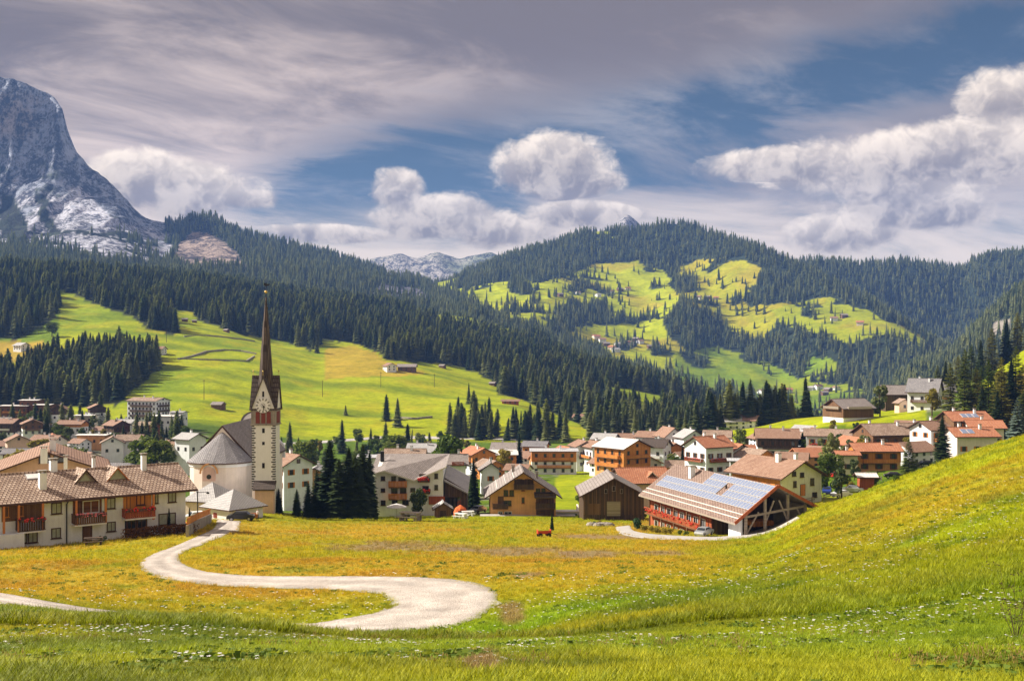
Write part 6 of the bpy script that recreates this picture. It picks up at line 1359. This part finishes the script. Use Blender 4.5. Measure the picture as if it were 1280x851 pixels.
for kind, px, py, hpx, d, lb, wd in MT_:
    if d is None: p_ = hit(px, py, 520, 1900)
    else:
        p_ = Pt(px, py, d); zg_ = float(zat(p_.x, p_.y)); 
        if p_.z > zg_+.3: hpx += (p_.z-zg_)*F/d
        p_.z = min(p_.z, zg_)-.15
    tree(kind, p_, hpx*p_.y/F, lb, None, wd)
# small leafy trees between the houses
def fill(poly, n, d0, d1, hr, kinds, lb, grp, seed):
    for k, q in enumerate(rnd_in(poly, n, d0, d1, seed)): tree(kinds[k % len(kinds)], Vector(q)-Vector((0, 0, .15)), random.uniform(*hr), lb, grp, random.uniform(.9, 1.3))
fill([(0,528),(70,530),(120,536),(120,556),(60,560),(0,556)], 26, 400, 640, (4.5, 8), ('broadleaf', 'gold_tree', 'dark_tree', 'broadleaf'), 'small leafy tree between the houses of the far left village', 'leafy trees of the left village', 31)
fill([(125,545),(235,548),(238,572),(190,580),(125,566)], 30, 330, 600, (5, 9.5), ('broadleaf', 'dark_tree', 'gold_tree'), 'leafy tree in the grove left of the church', 'leafy trees left of the church', 32)
fill([(345,562),(460,552),(560,552),(600,560),(540,575),(400,590)], 34, 330, 620, (4, 8), ('broadleaf', 'gold_tree', 'broadleaf', 'dark_tree'), 'bushy tree between the valley road and the village centre', 'bushes below the valley road', 33)
fill([(600,575),(760,560),(850,575),(930,580),(930,592),(850,590),(720,592),(640,600)], 26, 270, 520, (3.5, 7), ('broadleaf', 'dark_tree', 'gold_tree'), 'small garden tree among the chalets in the village centre', 'garden trees of the village centre', 34)
fill([(1000,560),(1060,560),(1180,545),(1240,520),(1200,560),(1120,585),(1030,600)], 28, 225, 470, (3.5, 7), ('dark_tree', 'broadleaf', 'gold_tree'), 'small garden tree among the houses on the right slope', 'garden trees of the right slope', 35)
fill([(1185,515),(1280,470),(1290,540),(1230,545)], 16, 300, 520, (8, 14), ('larch', 'gold_tree', 'broadleaf'), 'autumn tree in the grove at the right picture edge', 'autumn trees of the right grove', 36)
# shrubs
SB = [('gold_bush',800,650,17,'tan shrub beside the dark barn door'),('dark_bush',790,641,13,'dark shrub at the dark barn front'),('bush',726,628,12,'shrub on the green field left of the dark barn'),('dark_bush',796,661,15,'round shrub at the left end of the solar barn hedge'),
 ('gold_bush',806,664,9,'leftmost clipped yellow shrub before the solar barn'),('gold_bush',814,665,9,'second clipped yellow shrub before the solar barn'),('gold_bush',822,666,9,'third clipped yellow shrub before the solar barn'),('gold_bush',830,667,9,'fourth clipped yellow shrub before the solar barn'),('gold_bush',838,667,8,'fifth clipped yellow shrub before the solar barn'),('bush',850,668,7,'first green shrub before the solar barn'),('bush',858,669,7,'second green shrub nearest the parked van'),
 ('dark_bush',743,655,5,'dark shrub left of the bare stones in the meadow'),('gold_bush',750,655,6,'dry shrub on the small meadow mound'),('bush',140,672,15,'round garden bush before the long white house'),('dark_bush',128,678,10,'low dark garden bush before the long white house'),('dark_bush',1012,622,13,'dark shrub at the pale green house door'),('bush',510,648,8,'shrub at the foot of the rounded dark tree'),('bush',470,650,6,'low shrub under the spruce clump'),('bush',905,592,10,'shrub before the flower balcony house'),('bush',893,594,8,'small shrub left before the flower balcony house'),('gold_bush',1062,612,12,'rusty shrub at the parking place'),('bush',1120,602,10,'shrub on the hill crest below the orange house'),('bush',1150,580,10,'shrub on the hill crest left of the dark spruce')]
for kind, px, py, hpx, lb in SB:
    p_ = hit(px, py, 95, 420); tree(kind, p_-Vector((0, 0, .1)), hpx*p_.y/F, lb, None, 1.1)
for px, lb in ((205, 'left of two slim dark cypress shrubs by the long house'), (230.5, 'right of two slim dark cypress shrubs at the long house corner')):
    u, v = A.uv('S', px, 660); w_ = A.root.matrix_basis @ (A.fr('S')[0]+Vector((u, -1.6, 0))); p_ = Vector((w_.x, w_.y, float(zat(w_.x, w_.y))-.1)); tree('cypress', p_, 3.2, lb, None, 1.0)
# ================================================================== SMALLER THINGS
def curvebox(name, pts, h, w, mat, label, cat, lift=0, base=1.0):
    mb = MB()
    for a, b_ in zip(pts[:-1], pts[1:]): mb.bar(Vector(a)+Vector((0,0,h/2-base/2+lift)), Vector(b_)+Vector((0,0,h/2-base/2+lift)), w, h+base)
    o = mb.build(name, M[mat]); tag(o, label, cat); return o
# garden hedge and brown terrace wall before the long house
def g2(px, py): return hit(px, py, 100, 200)
hd = [A.root.matrix_basis @ (A.fr('S')[0]+Vector((A.uv('S', px, 660)[0], -2.4, 0))) for px in (148, 165, 182, 200, 215, 232)]
hd = [Vector((p.x, p.y, float(zat(p.x, p.y)))) for p in hd]
hv = []; hf = []; rg = np.random.default_rng(5)
for a, b_ in zip(hd[:-1], hd[1:]):
    for k in range(420):
        q = a.lerp(b_, rg.random()); p = np.array(q)+np.array((rg.normal(0, .28), rg.normal(0, .28), rg.random()**.7*1.15)); t1 = unit(rg.normal(size=3))*.12; t2 = unit(np.cross(t1, rg.normal(size=3)))*.09; b0 = len(hv); hv += [p-t1, p+t2, p+t1, p-t2]; hf.append((b0, b0+1, b0+2, b0+3))
hd_o = link(bpy.data.objects.new('hedge', tmesh('hedge', hv, hf, leafy('hedge_leaf', (.10,.05,.02), (.2,.09,.03), .2)))); tag(hd_o, 'reddish brown hedge in front of the long white house', 'hedge')
wl = [hit(x, y, 100, 230) for x, y in ((234,671),(244,664),(254,658),(263,653))]
curvebox('terrace_wall', wl, 1.3, .35, 'stone', 'rough stone wall along the road up to the church', 'wall')
fe_ = empty('terrace_fence', wl[0]); tag(fe_, 'brown board fence on the stone wall by the church road', 'fence')
for a, b_ in zip(wl[:-1], wl[1:]):
    for k in range(3):
        q0 = a.lerp(b_, k/3); q1 = a.lerp(b_, (k+.92)/3); MB().bar(q0+Vector((0,0,1.75))-wl[0], q1+Vector((0,0,1.75))-wl[0], .08, .8).build('board', M['wood_orange'], fe_)
def table(name, px, py, d0, label, mat='wood_orange', s_=1.0, benches=True):
    p = hit(px, py, d0, 420); t = empty(name, p, random.uniform(-.5, .5)); t.scale = (s_, s_, s_); tag(t, label, 'table')
    MB().box(-.9,-.4,.70,.9,.4,.76).build('table_top', M[mat], t)
    for x in (-.7, .7): MB().box(x-.05,-.35,-.3,x+.05,.35,.70).build('trestle', M[mat], t)
    if benches:
        for y in (-.75, .75): MB().box(-.9,y-.14,.40,.9,y+.14,.46).box(-.7,y-.1,-.3,-.6,y+.1,.4).box(.6,y-.1,-.3,.7,y+.1,.4).build('bench', M[mat], t)
    return t
table('picnic_table', 576, 648, 170, 'white picnic table on the grass right of the small shed', 'white_paint', 1.3); table('picnic_table', 585, 645, 180, 'white picnic table nearest the orange chalet', 'white_paint', 1.3); table('garden_bench', 513, 651, 150, 'long pale bench on the grass before the rounded dark tree', 'wood_grey', 2.0); table('garden_table', 240, 661, 120, 'orange garden table on the terrace by the church road', 'wood_orange', 1.2)
table('garden_table', 117, 681, 95, 'dark garden table before the long house door', 'wood_dark', 1.1)
# parasol
p = hit(496, 646, 170, 300); t = empty('parasol', p); tag(t, 'wide white parasol on the guest house terrace', 'parasol')
MB().tube([(0,0,-.4),(0,0,2.5)], .05, 8).build('pole', M['steel'], t); MB().lathe([(2.0,1.85),(1.95,1.98),(1.1,2.32),(.05,2.6)], 10).build('canopy', M['awning'], t); MB().lathe([(.4,-.3),(.4,.08),(.1,.12)], 10).build('base', M['stone'], t)
p = hit(575, 645, 180, 300); t = empty('folded_parasol', p+Vector((0,2,0))); tag(t, 'orange play tent beside the glazed annex of the guest house', 'tent')
MB().lathe([(1.3,-.3),(1.35,.5),(1.0,1.3),(.1,1.9)], 8).build('tent_cover', M['fabric_orange'], t); MB().box(-.4,-1.42,-.2,.4,-1.0,.9).build('entrance', M['void'], t)
K_ = House('garden_shed', 'small brown shed with pale gable roof before the guest house annex', 'shed', tuple(hit(553.5, 646, 175, 260)), -84, 3.4, 3.0, 1.7, 32, 'wood_brown', 'slate_light', over=.4, found=2); K_.panel('E', .9, 2.1, 0, 1.5, 'wood_dark', name='door')
# terrace with steps right of the orange chalet
t = empty('terrace', hit(709, 643, 190, 260)); tag(t, 'pale terrace with sloping parapet between orange chalet and dark barn', 'terrace')
MB().box(-2.4,-.5,-2,2.3,3.5,.5).build('slab', M['clean_white'], t); MB().box(-2.4,-.7,.5,2.3,-.5,.75).build('parapet', M['cream'], t); MB().extr([(-.7,.0),(3.5,.0),(3.5,1.6),(2.6,1.6),(-.7,.6)], 2.0, 2.35, ax='x').build('side_parapet', M['cream'], t)
MB().box(-2.0,-.62,-.9,1.9,-.52,.25).build('opening', M['void'], t)
pv = hit(650, 645.5, 190, 230)
pvm = []
for px in range(600, 726, 7): a = hit(px, 644.5, 185, 260); pvm.append(a)
mb = MB()
for a, b_ in zip(pvm[:-1], pvm[1:]): mb.add([a+Vector((0,-.9,.10)), b_+Vector((0,-.9,.10)), b_+Vector((0,1.2,.16)), a+Vector((0,1.2,.16))], [(0,1,2,3)])
o = mb.build('pavement', M['asphalt_pale']); o['kind'] = 'structure'; o['label'] = 'pale paved strip in front of the orange chalet'
# red cart and sapling in the meadow
p = hit(680, 671, 100, 200); t = empty('hay_cart', p, .2); tag(t, 'small red cart standing in the hay meadow', 'cart')
MB().box(-.85,-.4,.45,.85,.4,.58).box(-.85,-.4,.58,-.8,.4,.95).box(.8,-.4,.58,.85,.4,.95).box(-.8,-.4,.58,.8,-.36,.85).build('cart_body', M['red_paint'], t); MB().bar((.85,0,.5),(1.7,0,.25),.06,.06).build('drawbar', M['iron'], t)
for x in (-.55,.55):
    for y in (-.45,.45): w_ = MB().lathe([(.28,-.05),(.30,0),(.28,.05)], 12).build('wheel', M['tyre'], t); w_.rotation_euler = (R(90),0,0); w_.location = (x,y,.28)
p = hit(690, 663, 110, 210); tree('near_spruce', p, 2.9, 'slim sapling standing alone in the meadow', None, .6)
for k, (px, py, s_) in enumerate(((757,657,1.2),(748,657.5,.8),(739,657,.7))):
    p = hit(px, py, 120, 230); mb = MB(); rg = np.random.default_rng(k+3); pr = [(1.0*s_,-.2),(1.05*s_,.15),(.75*s_,.42),(.1,.5)]; mb.lathe(pr, 9); mb.v = [(x*(1+.25*rg.random()), y*.7*(1+.25*rg.random()), z*(1+.3*rg.random())) for x, y, z in mb.v]; o = mb.build('boulder', M['stone']); o.location = p; tag(o, ('largest pale boulder on the meadow mound', 'middle boulder on the meadow mound', 'leftmost boulder on the meadow mound')[k], 'boulder')
# fence along the lane at the right village edge
fpt = [hit(x, y, 120, 260) for x, y in ((1000,632),(1015,628),(1030,625),(1045,621),(1060,616),(1075,611),(1090,606),(1102,601))]
t = empty('rail_fence', fpt[0]); tag(t, 'weathered rail fence along the crest of the grassy hill', 'fence')
for q in fpt: MB().box(-.07,-.07,-.5,.07,.07,1.15).build('post', M['wood_grey'], t).location = q-fpt[0]
for a, b_ in zip(fpt[:-1], fpt[1:]):
    for z in (.55, .95): MB().bar(a-fpt[0]+Vector((0,-.09,z)), b_-fpt[0]+Vector((0,-.09,z)), .05, .13).build('rail', M['wood_grey'], t)
# power poles on the meadow
for k, (px, py, h_, lb) in enumerate(((255,500,13,'wooden power pole on the meadow left of the church'),(403,496,12,'wooden power pole on the meadow right of the spire'),(476,484,12,'wooden power pole below the tan field'),(543,484,11,'wooden power pole near the white farmhouse'),(208,428,11,'wooden power pole near the white chalet on the meadow'))):
    p = hit(px, py, 620, 1500); t = empty('power_pole', p); tag(t, lb, 'pole'); MB().tube([(0,0,-1),(0,0,h_)], [.22,.16], 6).build('mast', M['wood_dark'], t); MB().box(-.9,-.08,h_-1.0,.9,.08,h_-.8).build('crossarm', M['wood_dark'], t)
# dry stone walls on the meadow
for k, (pts, lb) in enumerate((([(222,450),(240,446),(258,440),(280,438),(300,439),(320,443)], 'upper dark dry stone wall curving over the meadow'), ([(222,449),(250,450),(280,451),(308,452),(318,446)], 'lower dark dry stone wall closing a loop on the meadow'), ([(230,421),(260,420),(290,423),(318,427)], 'long dark wall below the hay huts'), ([(498,523),(520,524),(540,522)], 'dark wall below the two spruces on the meadow'))):
    curvebox('dry_stone_wall', [hit(x, y, 620, 1500) for x, y in pts], 1.2, 1.0, 'stone', lb, 'wall')
# ---- cars
def car_meshes(mat):
    mb = MB(); L = [(-2.1,.35),(-2.12,.75),(-1.95,.92),(-1.35,.98),(-.85,1.42),(.75,1.44),(1.35,1.0),(2.0,.86),(2.12,.6),(2.08,.32)]
    n = len(L); ws = [.80,.84,.84,.84,.66,.66,.82,.80,.78,.78]
    vs = [(x, -w, z) for (x, z), w in zip(L, ws)]+[(x, w, z) for (x, z), w in zip(L, ws)]
    mb.add(vs, [(i, i+1, n+i+1, n+i) for i in range(n-1)]+[(n-1, 0, n, 2*n-1)]+[(0,9,8,7,6,3,2,1),(3,6,5,4)]+[(n+1,n+2,n+3,n+6,n+7,n+8,n+9,n),(n+4,n+5,n+6,n+3)])
    body = mb.mesh('body', mat); g = MB()
    for s_ in (-1, 1): g.add([(-1.18, s_*.80, 1.02), (1.12, s_*.80, 1.04), (.68, s_*.69, 1.38), (-.80, s_*.69, 1.37)], [(0,1,2,3) if s_ < 0 else (3,2,1,0)])
    g.add([(.82,-.6,1.40),(.82,.6,1.40),(1.32,.74,1.05),(1.32,-.74,1.05)], [(3,2,1,0)]).add([(-.90,-.6,1.39),(-.90,.6,1.39),(-1.33,.74,1.03),(-1.33,-.74,1.03)], [(0,1,2,3)])
    return body, g.mesh('car_window', M['glass'])
WH = MB().lathe([(.20,-.1),(.33,-.09),(.33,.09),(.20,.1)], 14).mesh('wheel', M['tyre']); RIM = MB().lathe([(.19,-.105),(.19,.105)], 10).mesh('rim', M['steel']); LMP = MB().box(-.04,-.16,-.07,.04,.16,.07).mesh('headlight', M['lamp_glass'])
CM = {}
def car(px, py, d0, rot, mat, label, s_=1.0, name='parked_car', cat='car', pos=None):
    if mat not in CM: CM[mat] = car_meshes(M[mat])
    p = pos or hit(px, py, d0, 420); o = empty(name, p+Vector((0,0,.08)), R(rot)); o.scale = (s_,)*3; tag(o, label, cat, 'cars parked in the village')
    for me in CM[mat]: link(bpy.data.objects.new(me.name.split('.')[0], me), o)
    for x in (-1.32, 1.32):
        for y in (-.76, .76): w_ = link(bpy.data.objects.new('wheel', WH), o); w_.location = (x, y, .33); w_.rotation_euler = (R(90), 0, 0); link(bpy.data.objects.new('rim', RIM), w_)
    for y in (-.6, .6): l_ = link(bpy.data.objects.new('headlight', LMP), o); l_.location = (2.06, y, .72)
    return o
car(301, 651, 150, 186, 'car_black', 'black car parked at the road end before the church', 1.0); tr_ = hit(315, 650, 150, 260)
t = empty('trailer', tr_+Vector((0,0,.05)), R(4)); tag(t, 'small orange box trailer behind the black car', 'trailer'); MB().box(-.9,-.6,.4,.9,.6,.5).box(-.9,-.6,.5,.9,-.55,1.0).box(-.9,.55,.5,.9,.6,1.0).box(-.9,-.55,.5,-.85,.55,1.0).box(.85,-.55,.5,.9,.55,1.0).build('box', M['wood_orange'], t)
for y in (-.65,.65): w_ = MB().lathe([(.26,-.06),(.28,0),(.26,.06)], 12).build('wheel', M['tyre'], t); w_.rotation_euler = (R(90),0,0); w_.location = (0,y,.28)
MB().bar((-.9,0,.45),(-1.8,0,.45),.07,.07).build('drawbar', M['iron'], t)
car(880, 670, 130, 235, 'car_silver', 'silver car in front of the white wall of the solar barn', .85); car(1052, 622, 170, 20, 'car_white', 'white car at the parking place left of the rail fence', 1.0); car(1066, 616, 170, 160, 'car_silver', 'silver car behind the rail fence near the dark tree', 1.0); car(1034, 617, 170, 70, 'car_blue', 'bright blue car at the corner of the pale green house', 1.0); car(1046, 597, 180, 30, 'car_red', 'red car below the cream annex', 1.0)
car(1117, 598, 190, 170, 'car_black', 'dark car on the hill crest below the orange house', 1.0); car(553, 641, 190, 12, 'car_white', 'white car half hidden behind the small brown shed', 1.0, pos=hit(572, 640, 200, 260)); car(598, 641, 195, 60, 'car_silver', 'silver car left of the orange chalet', 1.0); car(493, 547, 420, 4, 'car_white', 'white car driving on the valley road', 1.1, 'car'); car(1157, 583, 200, 10, 'car_black', 'dark car beside the dark spruce on the crest', 1.0)
car(247, 651, 150, 30, 'car_white', 'white car on the terrace before the side chapel', 1.0)
# ---- a person by the car
def person(pos, rz, label):
    J = {'pel':(0,0,.92),'chest':(0,.02,1.28),'neck':(0,.02,1.46),'head':(0,-.02,1.60),'crown':(0,0,1.72),'lsh':(-.19,.02,1.40),'lel':(-.27,.03,1.12),'lha':(-.24,-.12,.92),'rsh':(.19,.02,1.40),'rel':(.27,.04,1.12),'rha':(.25,-.10,.90),'lhip':(-.1,0,.88),'lkn':(-.12,-.03,.48),'lan':(-.12,.02,.09),'lto':(-.13,-.14,.03),'rhip':(.1,0,.88),'rkn':(.13,-.02,.48),'ran':(.14,.04,.09),'rto':(.15,-.12,.03)}
    Rd = {'pel':.15,'chest':.15,'neck':.06,'head':.10,'crown':.085,'lsh':.07,'rsh':.07,'lel':.048,'rel':.048,'lha':.04,'rha':.04,'lhip':.1,'rhip':.1,'lkn':.065,'rkn':.065,'lan':.045,'ran':.045,'lto':.035,'rto':.035}
    Eg = [('pel','chest'),('chest','neck'),('neck','head'),('head','crown'),('chest','lsh'),('lsh','lel'),('lel','lha'),('chest','rsh'),('rsh','rel'),('rel','rha'),('pel','lhip'),('lhip','lkn'),('lkn','lan'),('lan','lto'),('pel','rhip'),('rhip','rkn'),('rkn','ran'),('ran','rto')]
    ks = list(J); me = bpy.data.meshes.new('person'); me.from_pydata([J[k] for k in ks], [(ks.index(a), ks.index(b_)) for a, b_ in Eg], [])
    o = link(bpy.data.objects.new('person', me)); o.location = pos; o.rotation_euler = (0, 0, rz); tag(o, label, 'person')
    m, b_ = newmat('clothed_skin'); sz = E.nt.nodes.new('ShaderNodeSeparateXYZ'); E.nt.links.new(objco().s, sz.inputs[0]); z = E(sz.outputs[2])
    c_ = mixc(ss(z, .90, .93), (.05, .06, .1), (.75, .74, .72)); c_ = mixc(ss(z, 1.46, 1.48), c_, (.55, .33, .24)); c_ = mixc(ss(z, 1.66, 1.68), c_, (.06, .035, .02)); E.put(b_.inputs['Base Color'], c_); me.materials.append(m)
    sk = o.modifiers.new('skin', 'SKIN'); sv = me.skin_vertices[0].data
    for k, nm in enumerate(ks): sv[k].radius = (Rd[nm], Rd[nm]*.85)
    sv[ks.index('pel')].use_root = True; sk.use_smooth_shade = True; o.modifiers.new('sub', 'SUBSURF').levels = 1; o.modifiers['sub'].render_levels = 1
person(hit(322, 650, 150, 260), 2.6, 'person in white shirt standing by the trailer before the bell tower')
# ================================================================== GRASS
m, b_ = newmat('grass_blade'); at = E.nt.nodes.new('ShaderNodeAttribute'); at.attribute_type = 'INSTANCER'; at.attribute_name = 'gcol'
oi = E.nt.nodes.new('ShaderNodeObjectInfo'); ge = E.nt.nodes.new('ShaderNodeNewGeometry')
k_ = ss(E(oi.outputs['Random'])*.5+E(ge.outputs['Random Per Island'])*.6, .15, .95)
cg = mixc(k_, mixc(1.0, E(at.outputs['Vector']), (.36, .48, .28), 'MULTIPLY'), mixc(1.0, E(at.outputs['Vector']), (1.65, 1.5, 1.4), 'MULTIPLY'))
E.put(b_.inputs['Base Color'], cg); b_.inputs['Roughness'].default_value = .6; b_.inputs['Specular IOR Level'].default_value = .25
tl = E.nt.nodes.new('ShaderNodeBsdfTranslucent'); E.put(tl.inputs[0], mixc(1.0, cg, (1.25, 1.3, .7), 'MULTIPLY')); mx = E.nt.nodes.new('ShaderNodeMixShader'); mx.inputs[0].default_value = .38
E.nt.links.new(b_.outputs[0], mx.inputs[1]); E.nt.links.new(tl.outputs[0], mx.inputs[2]); E.nt.links.new(mx.outputs[0], m.node_tree.nodes['Material Output'].inputs[0])
gc = bpy.data.collections.new('src_grass')
for v in range(4):
    rg = np.random.default_rng(70+v); mb = MB()
    for k in range(20):
        a = rg.random()*6.28; r0 = .16*math.sqrt(rg.random()); x, y = r0*math.cos(a), r0*math.sin(a); az = rg.random()*6.28; h_ = .10+.14*rg.random()**1.5; ln_ = h_*(.25+.6*rg.random()); w_ = .0055+.0055*rg.random()
        dx, dy = math.cos(az), math.sin(az); sx_, sy_ = -dy*w_, dx*w_
        mb.add([(x-sx_,y-sy_,-.03),(x+sx_,y+sy_,-.03),(x+sx_*.8+dx*ln_*.35,y+sy_*.8+dy*ln_*.35,h_*.62),(x-sx_*.8+dx*ln_*.35,y-sy_*.8+dy*ln_*.35,h_*.62),(x+dx*ln_,y+dy*ln_,h_)], [(0,1,2,3),(3,2,4)])
    gc.objects.link(bpy.data.objects.new('src_grass_%d' % v, mb.mesh('src_grass', M['grass_blade'])))
def road_mask(px, py, d):
    r = np.zeros(px.shape, bool)
    for pairs, lo in ((ROAD, 50), (PATH, 90)):
        for (a, b_), (c_, d_) in zip(pairs[:-1], pairs[1:]):
            t_ = .07; L2 = lambda u, v, t: (u[0]+(v[0]-u[0])*t, u[1]+(v[1]-u[1])*t)
            r |= inpoly(px, py, [L2(a, b_, t_), L2(b_, a, t_), L2(d_, c_, t_), L2(c_, d_, t_)]) & (d > lo)
    return r
def grass(n, d0, d1, smin, smax, name, label):
    px = RNG.uniform(-330, 1640, n); d = np.exp(RNG.uniform(math.log(d0), math.log(d1), n)); z = zcol(px, d); py = HY-F*z/d; x = (px-640)*d/F
    i, j = _ij(px, d); vis = py < RUNMIN[np.maximum(i.astype(int)-1, 0), j.astype(int)]+5
    k = vis & ~road_mask(px, py, d); px, d, z, py, x = px[k], d[k], z[k], py[k], x[k]
    c_, _ = landcol(px, py, d, x, d); patch = fbm(x*.9, d*.9, 3, 201)
    s_ = (smin+(smax-smin)*RNG.random(len(px)))*np.interp(d, [8, 30, 45, 60, 90, 205], [.85, .75, .55, .45, .5, .6])*np.clip((.25+1.6*patch), .3, 1.6)
    soil = (c_[:, 0] > .20) & (c_[:, 1] < c_[:, 0]*.72) & (c_[:, 2] > .10); k = ~soil | (RNG.random(len(px)) < .25)
    scatter(name, np.stack([x, d, z], -1)[k], s_[k], gc, label, 4, col=c_[k]); return
grass(205000, 7.5, 34, .26, .66, 'grass', 'grass blades of the foreground bank'); grass(112000, 30, 95, .8, 1.9, 'grass', 'grass blades of the hay field and hillside'); grass(52000, 90, 205, 1.2, 2.6, 'grass', 'grass tufts of the far half of the meadow')
# wild flowers
fc = bpy.data.collections.new('src_flower')
for v, mt in enumerate(('cloth_white', 'cloth_white', 'broadleaf_gold')):
    mb = MB(); mb.lathe([(.002,0),(.004,.16)], 4, mi=1); 
    for k in range(6): a = k*1.047; mb.add([(0,0,.165),(.05*math.cos(a-.4),.05*math.sin(a-.4),.175),(.065*math.cos(a),.065*math.sin(a),.17),(.05*math.cos(a+.4),.05*math.sin(a+.4),.175)], [(0,1,2,3)], 0)
    fc.objects.link(bpy.data.objects.new('src_flower_%d' % v, mb.mesh('src_flower', [M[mt], M['broadleaf']])))
n = 20000; px = RNG.uniform(-300, 1600, n); d = np.exp(RNG.uniform(math.log(8), math.log(75), n)); x = (px-640)*d/F; keep = fbm(x*.22, d*.22, 3, 301) > .42; px, d, x = px[keep], d[keep], x[keep]; z = zcol(px, d); py = HY-F*z/d; k = ~road_mask(px, py, d)
scatter('meadow_flowers', np.stack([x, d, z], -1)[k], (.22+.011*d[k])*(.7+.6*RNG.random(k.sum())), fc, 'small white and yellow wild flowers in the grass', 3)
# broad leaved weeds and dry stalks give the turf its uneven look
wc = bpy.data.collections.new('src_weed')
for v in range(3):
    rg = np.random.default_rng(90+v); mb = MB()
    for k in range(16):
        a = k*2.4+rg.random(); ln_ = .07+.09*rg.random(); up = .02+.06*rg.random(); w_ = ln_*.28; dx, dy = math.cos(a), math.sin(a); r0 = .02+.06*rg.random()
        mb.add([(dx*r0, dy*r0, .0), (dx*(r0+ln_*.5)-dy*w_, dy*(r0+ln_*.5)+dx*w_, up), (dx*(r0+ln_), dy*(r0+ln_), up*.8), (dx*(r0+ln_*.5)+dy*w_, dy*(r0+ln_*.5)-dx*w_, up)], [(0,1,2,3)])
    wc.objects.link(bpy.data.objects.new('src_weed_%d' % v, mb.mesh('src_weed', leafy('weed_leaf_%d' % v, (.07,.12,.012), (.17,.23,.025), .3))))
sc_ = bpy.data.collections.new('src_stalk')
for v in range(3):
    rg = np.random.default_rng(95+v); mb = MB()
    for k in range(5):
        a = rg.random()*6.28; h_ = .16+.16*rg.random(); q = (.05*rg.normal(), .05*rg.normal()); t_ = (q[0]+.07*math.cos(a), q[1]+.07*math.sin(a), h_); mb.tube([(q[0], q[1], -.02), (q[0]+.02*math.cos(a), q[1]+.02*math.sin(a), h_*.6), t_], [.003,.0025,.002], 3); mb.lathe([(.001,-.01),(.009,.01),(.007,.03),(.001,.05)], 4, t_)
    sc_.objects.link(bpy.data.objects.new('src_stalk_%d' % v, mb.mesh('src_stalk', leafy('dry_stalk_%d' % v, (.30,.20,.06), (.48,.36,.14), .2))))
for nm, coll, n, thr, sd, s0, s1, lb in (('meadow_weeds', wc, 15000, .55, 311, .6, 1.7, 'dark broad leaved weeds in clumps through the turf'), ('dry_stalks', sc_, 7000, .60, 321, .5, .9, 'dry tan seed stalks standing above the turf')):
    px = RNG.uniform(-300, 1600, n); d = np.exp(RNG.uniform(math.log(8), math.log(90), n)); x = (px-640)*d/F; kp = fbm(x*.35, d*.35, 3, sd) > thr; px, d, x = px[kp], d[kp], x[kp]; z = zcol(px, d); py = HY-F*z/d; k = ~road_mask(px, py, d)
    scatter(nm, np.stack([x, d, z], -1)[k], (s0+(s1-s0)*RNG.random(k.sum()))*np.interp(d[k], [8, 90], [.7, 1.2]), coll, lb, 3)
# bare twiggy plant at the right edge of the foreground
p = hit(1270, 800, 8, 40); mb = MB(); rg = np.random.default_rng(8)
for k in range(9):
    a = rg.random()*6.28; q = [(0,0,-.1)]; h_ = .5+.7*rg.random()
    for s_ in range(1, 5): q.append((q[-1][0]+.05*math.cos(a)+rg.normal(0,.02), q[-1][1]+.05*math.sin(a)+rg.normal(0,.02), h_*s_/4))
    mb.tube(q, [.006,.005,.004,.003,.002], 4)
    for s_ in range(2, 5):
        for _ in range(3): e_ = Vector(q[s_])+Vector((rg.normal(0,.09), rg.normal(0,.09), .06*rg.random())); mb.tube([q[s_], e_], [.003,.0015], 3); mb.lathe([(.002,-.012),(.014,0),(.002,.012)], 4, e_)
o = mb.build('dock_plant', M['bark']); o.location = p; tag(o, 'dry brown seeding plant in the grass at the right edge', 'plant')
# ================================================================== HAZE
hz = MB().box(-3600, -60, -160, 3600, 6200, 860).build('haze', []) if False else None
me = MB().box(-3600, -60, -190, 3600, 6200, 880); m = bpy.data.materials.new('haze_air'); m.use_nodes = True; nt = m.node_tree; nt.nodes.clear()
vo = nt.nodes.new('ShaderNodeVolumePrincipled'); vo.inputs['Color'].default_value = (0.22, 0.42, 1.0, 1); vo.inputs['Density'].default_value = 0.000088; vo.inputs['Anisotropy'].default_value = 0.0
ou = nt.nodes.new('ShaderNodeOutputMaterial'); nt.links.new(vo.outputs[0], ou.inputs['Volume'])
hz = me.build('haze', m); tag(hz, 'thin blue mountain haze filling the valley', None, None, 'stuff')
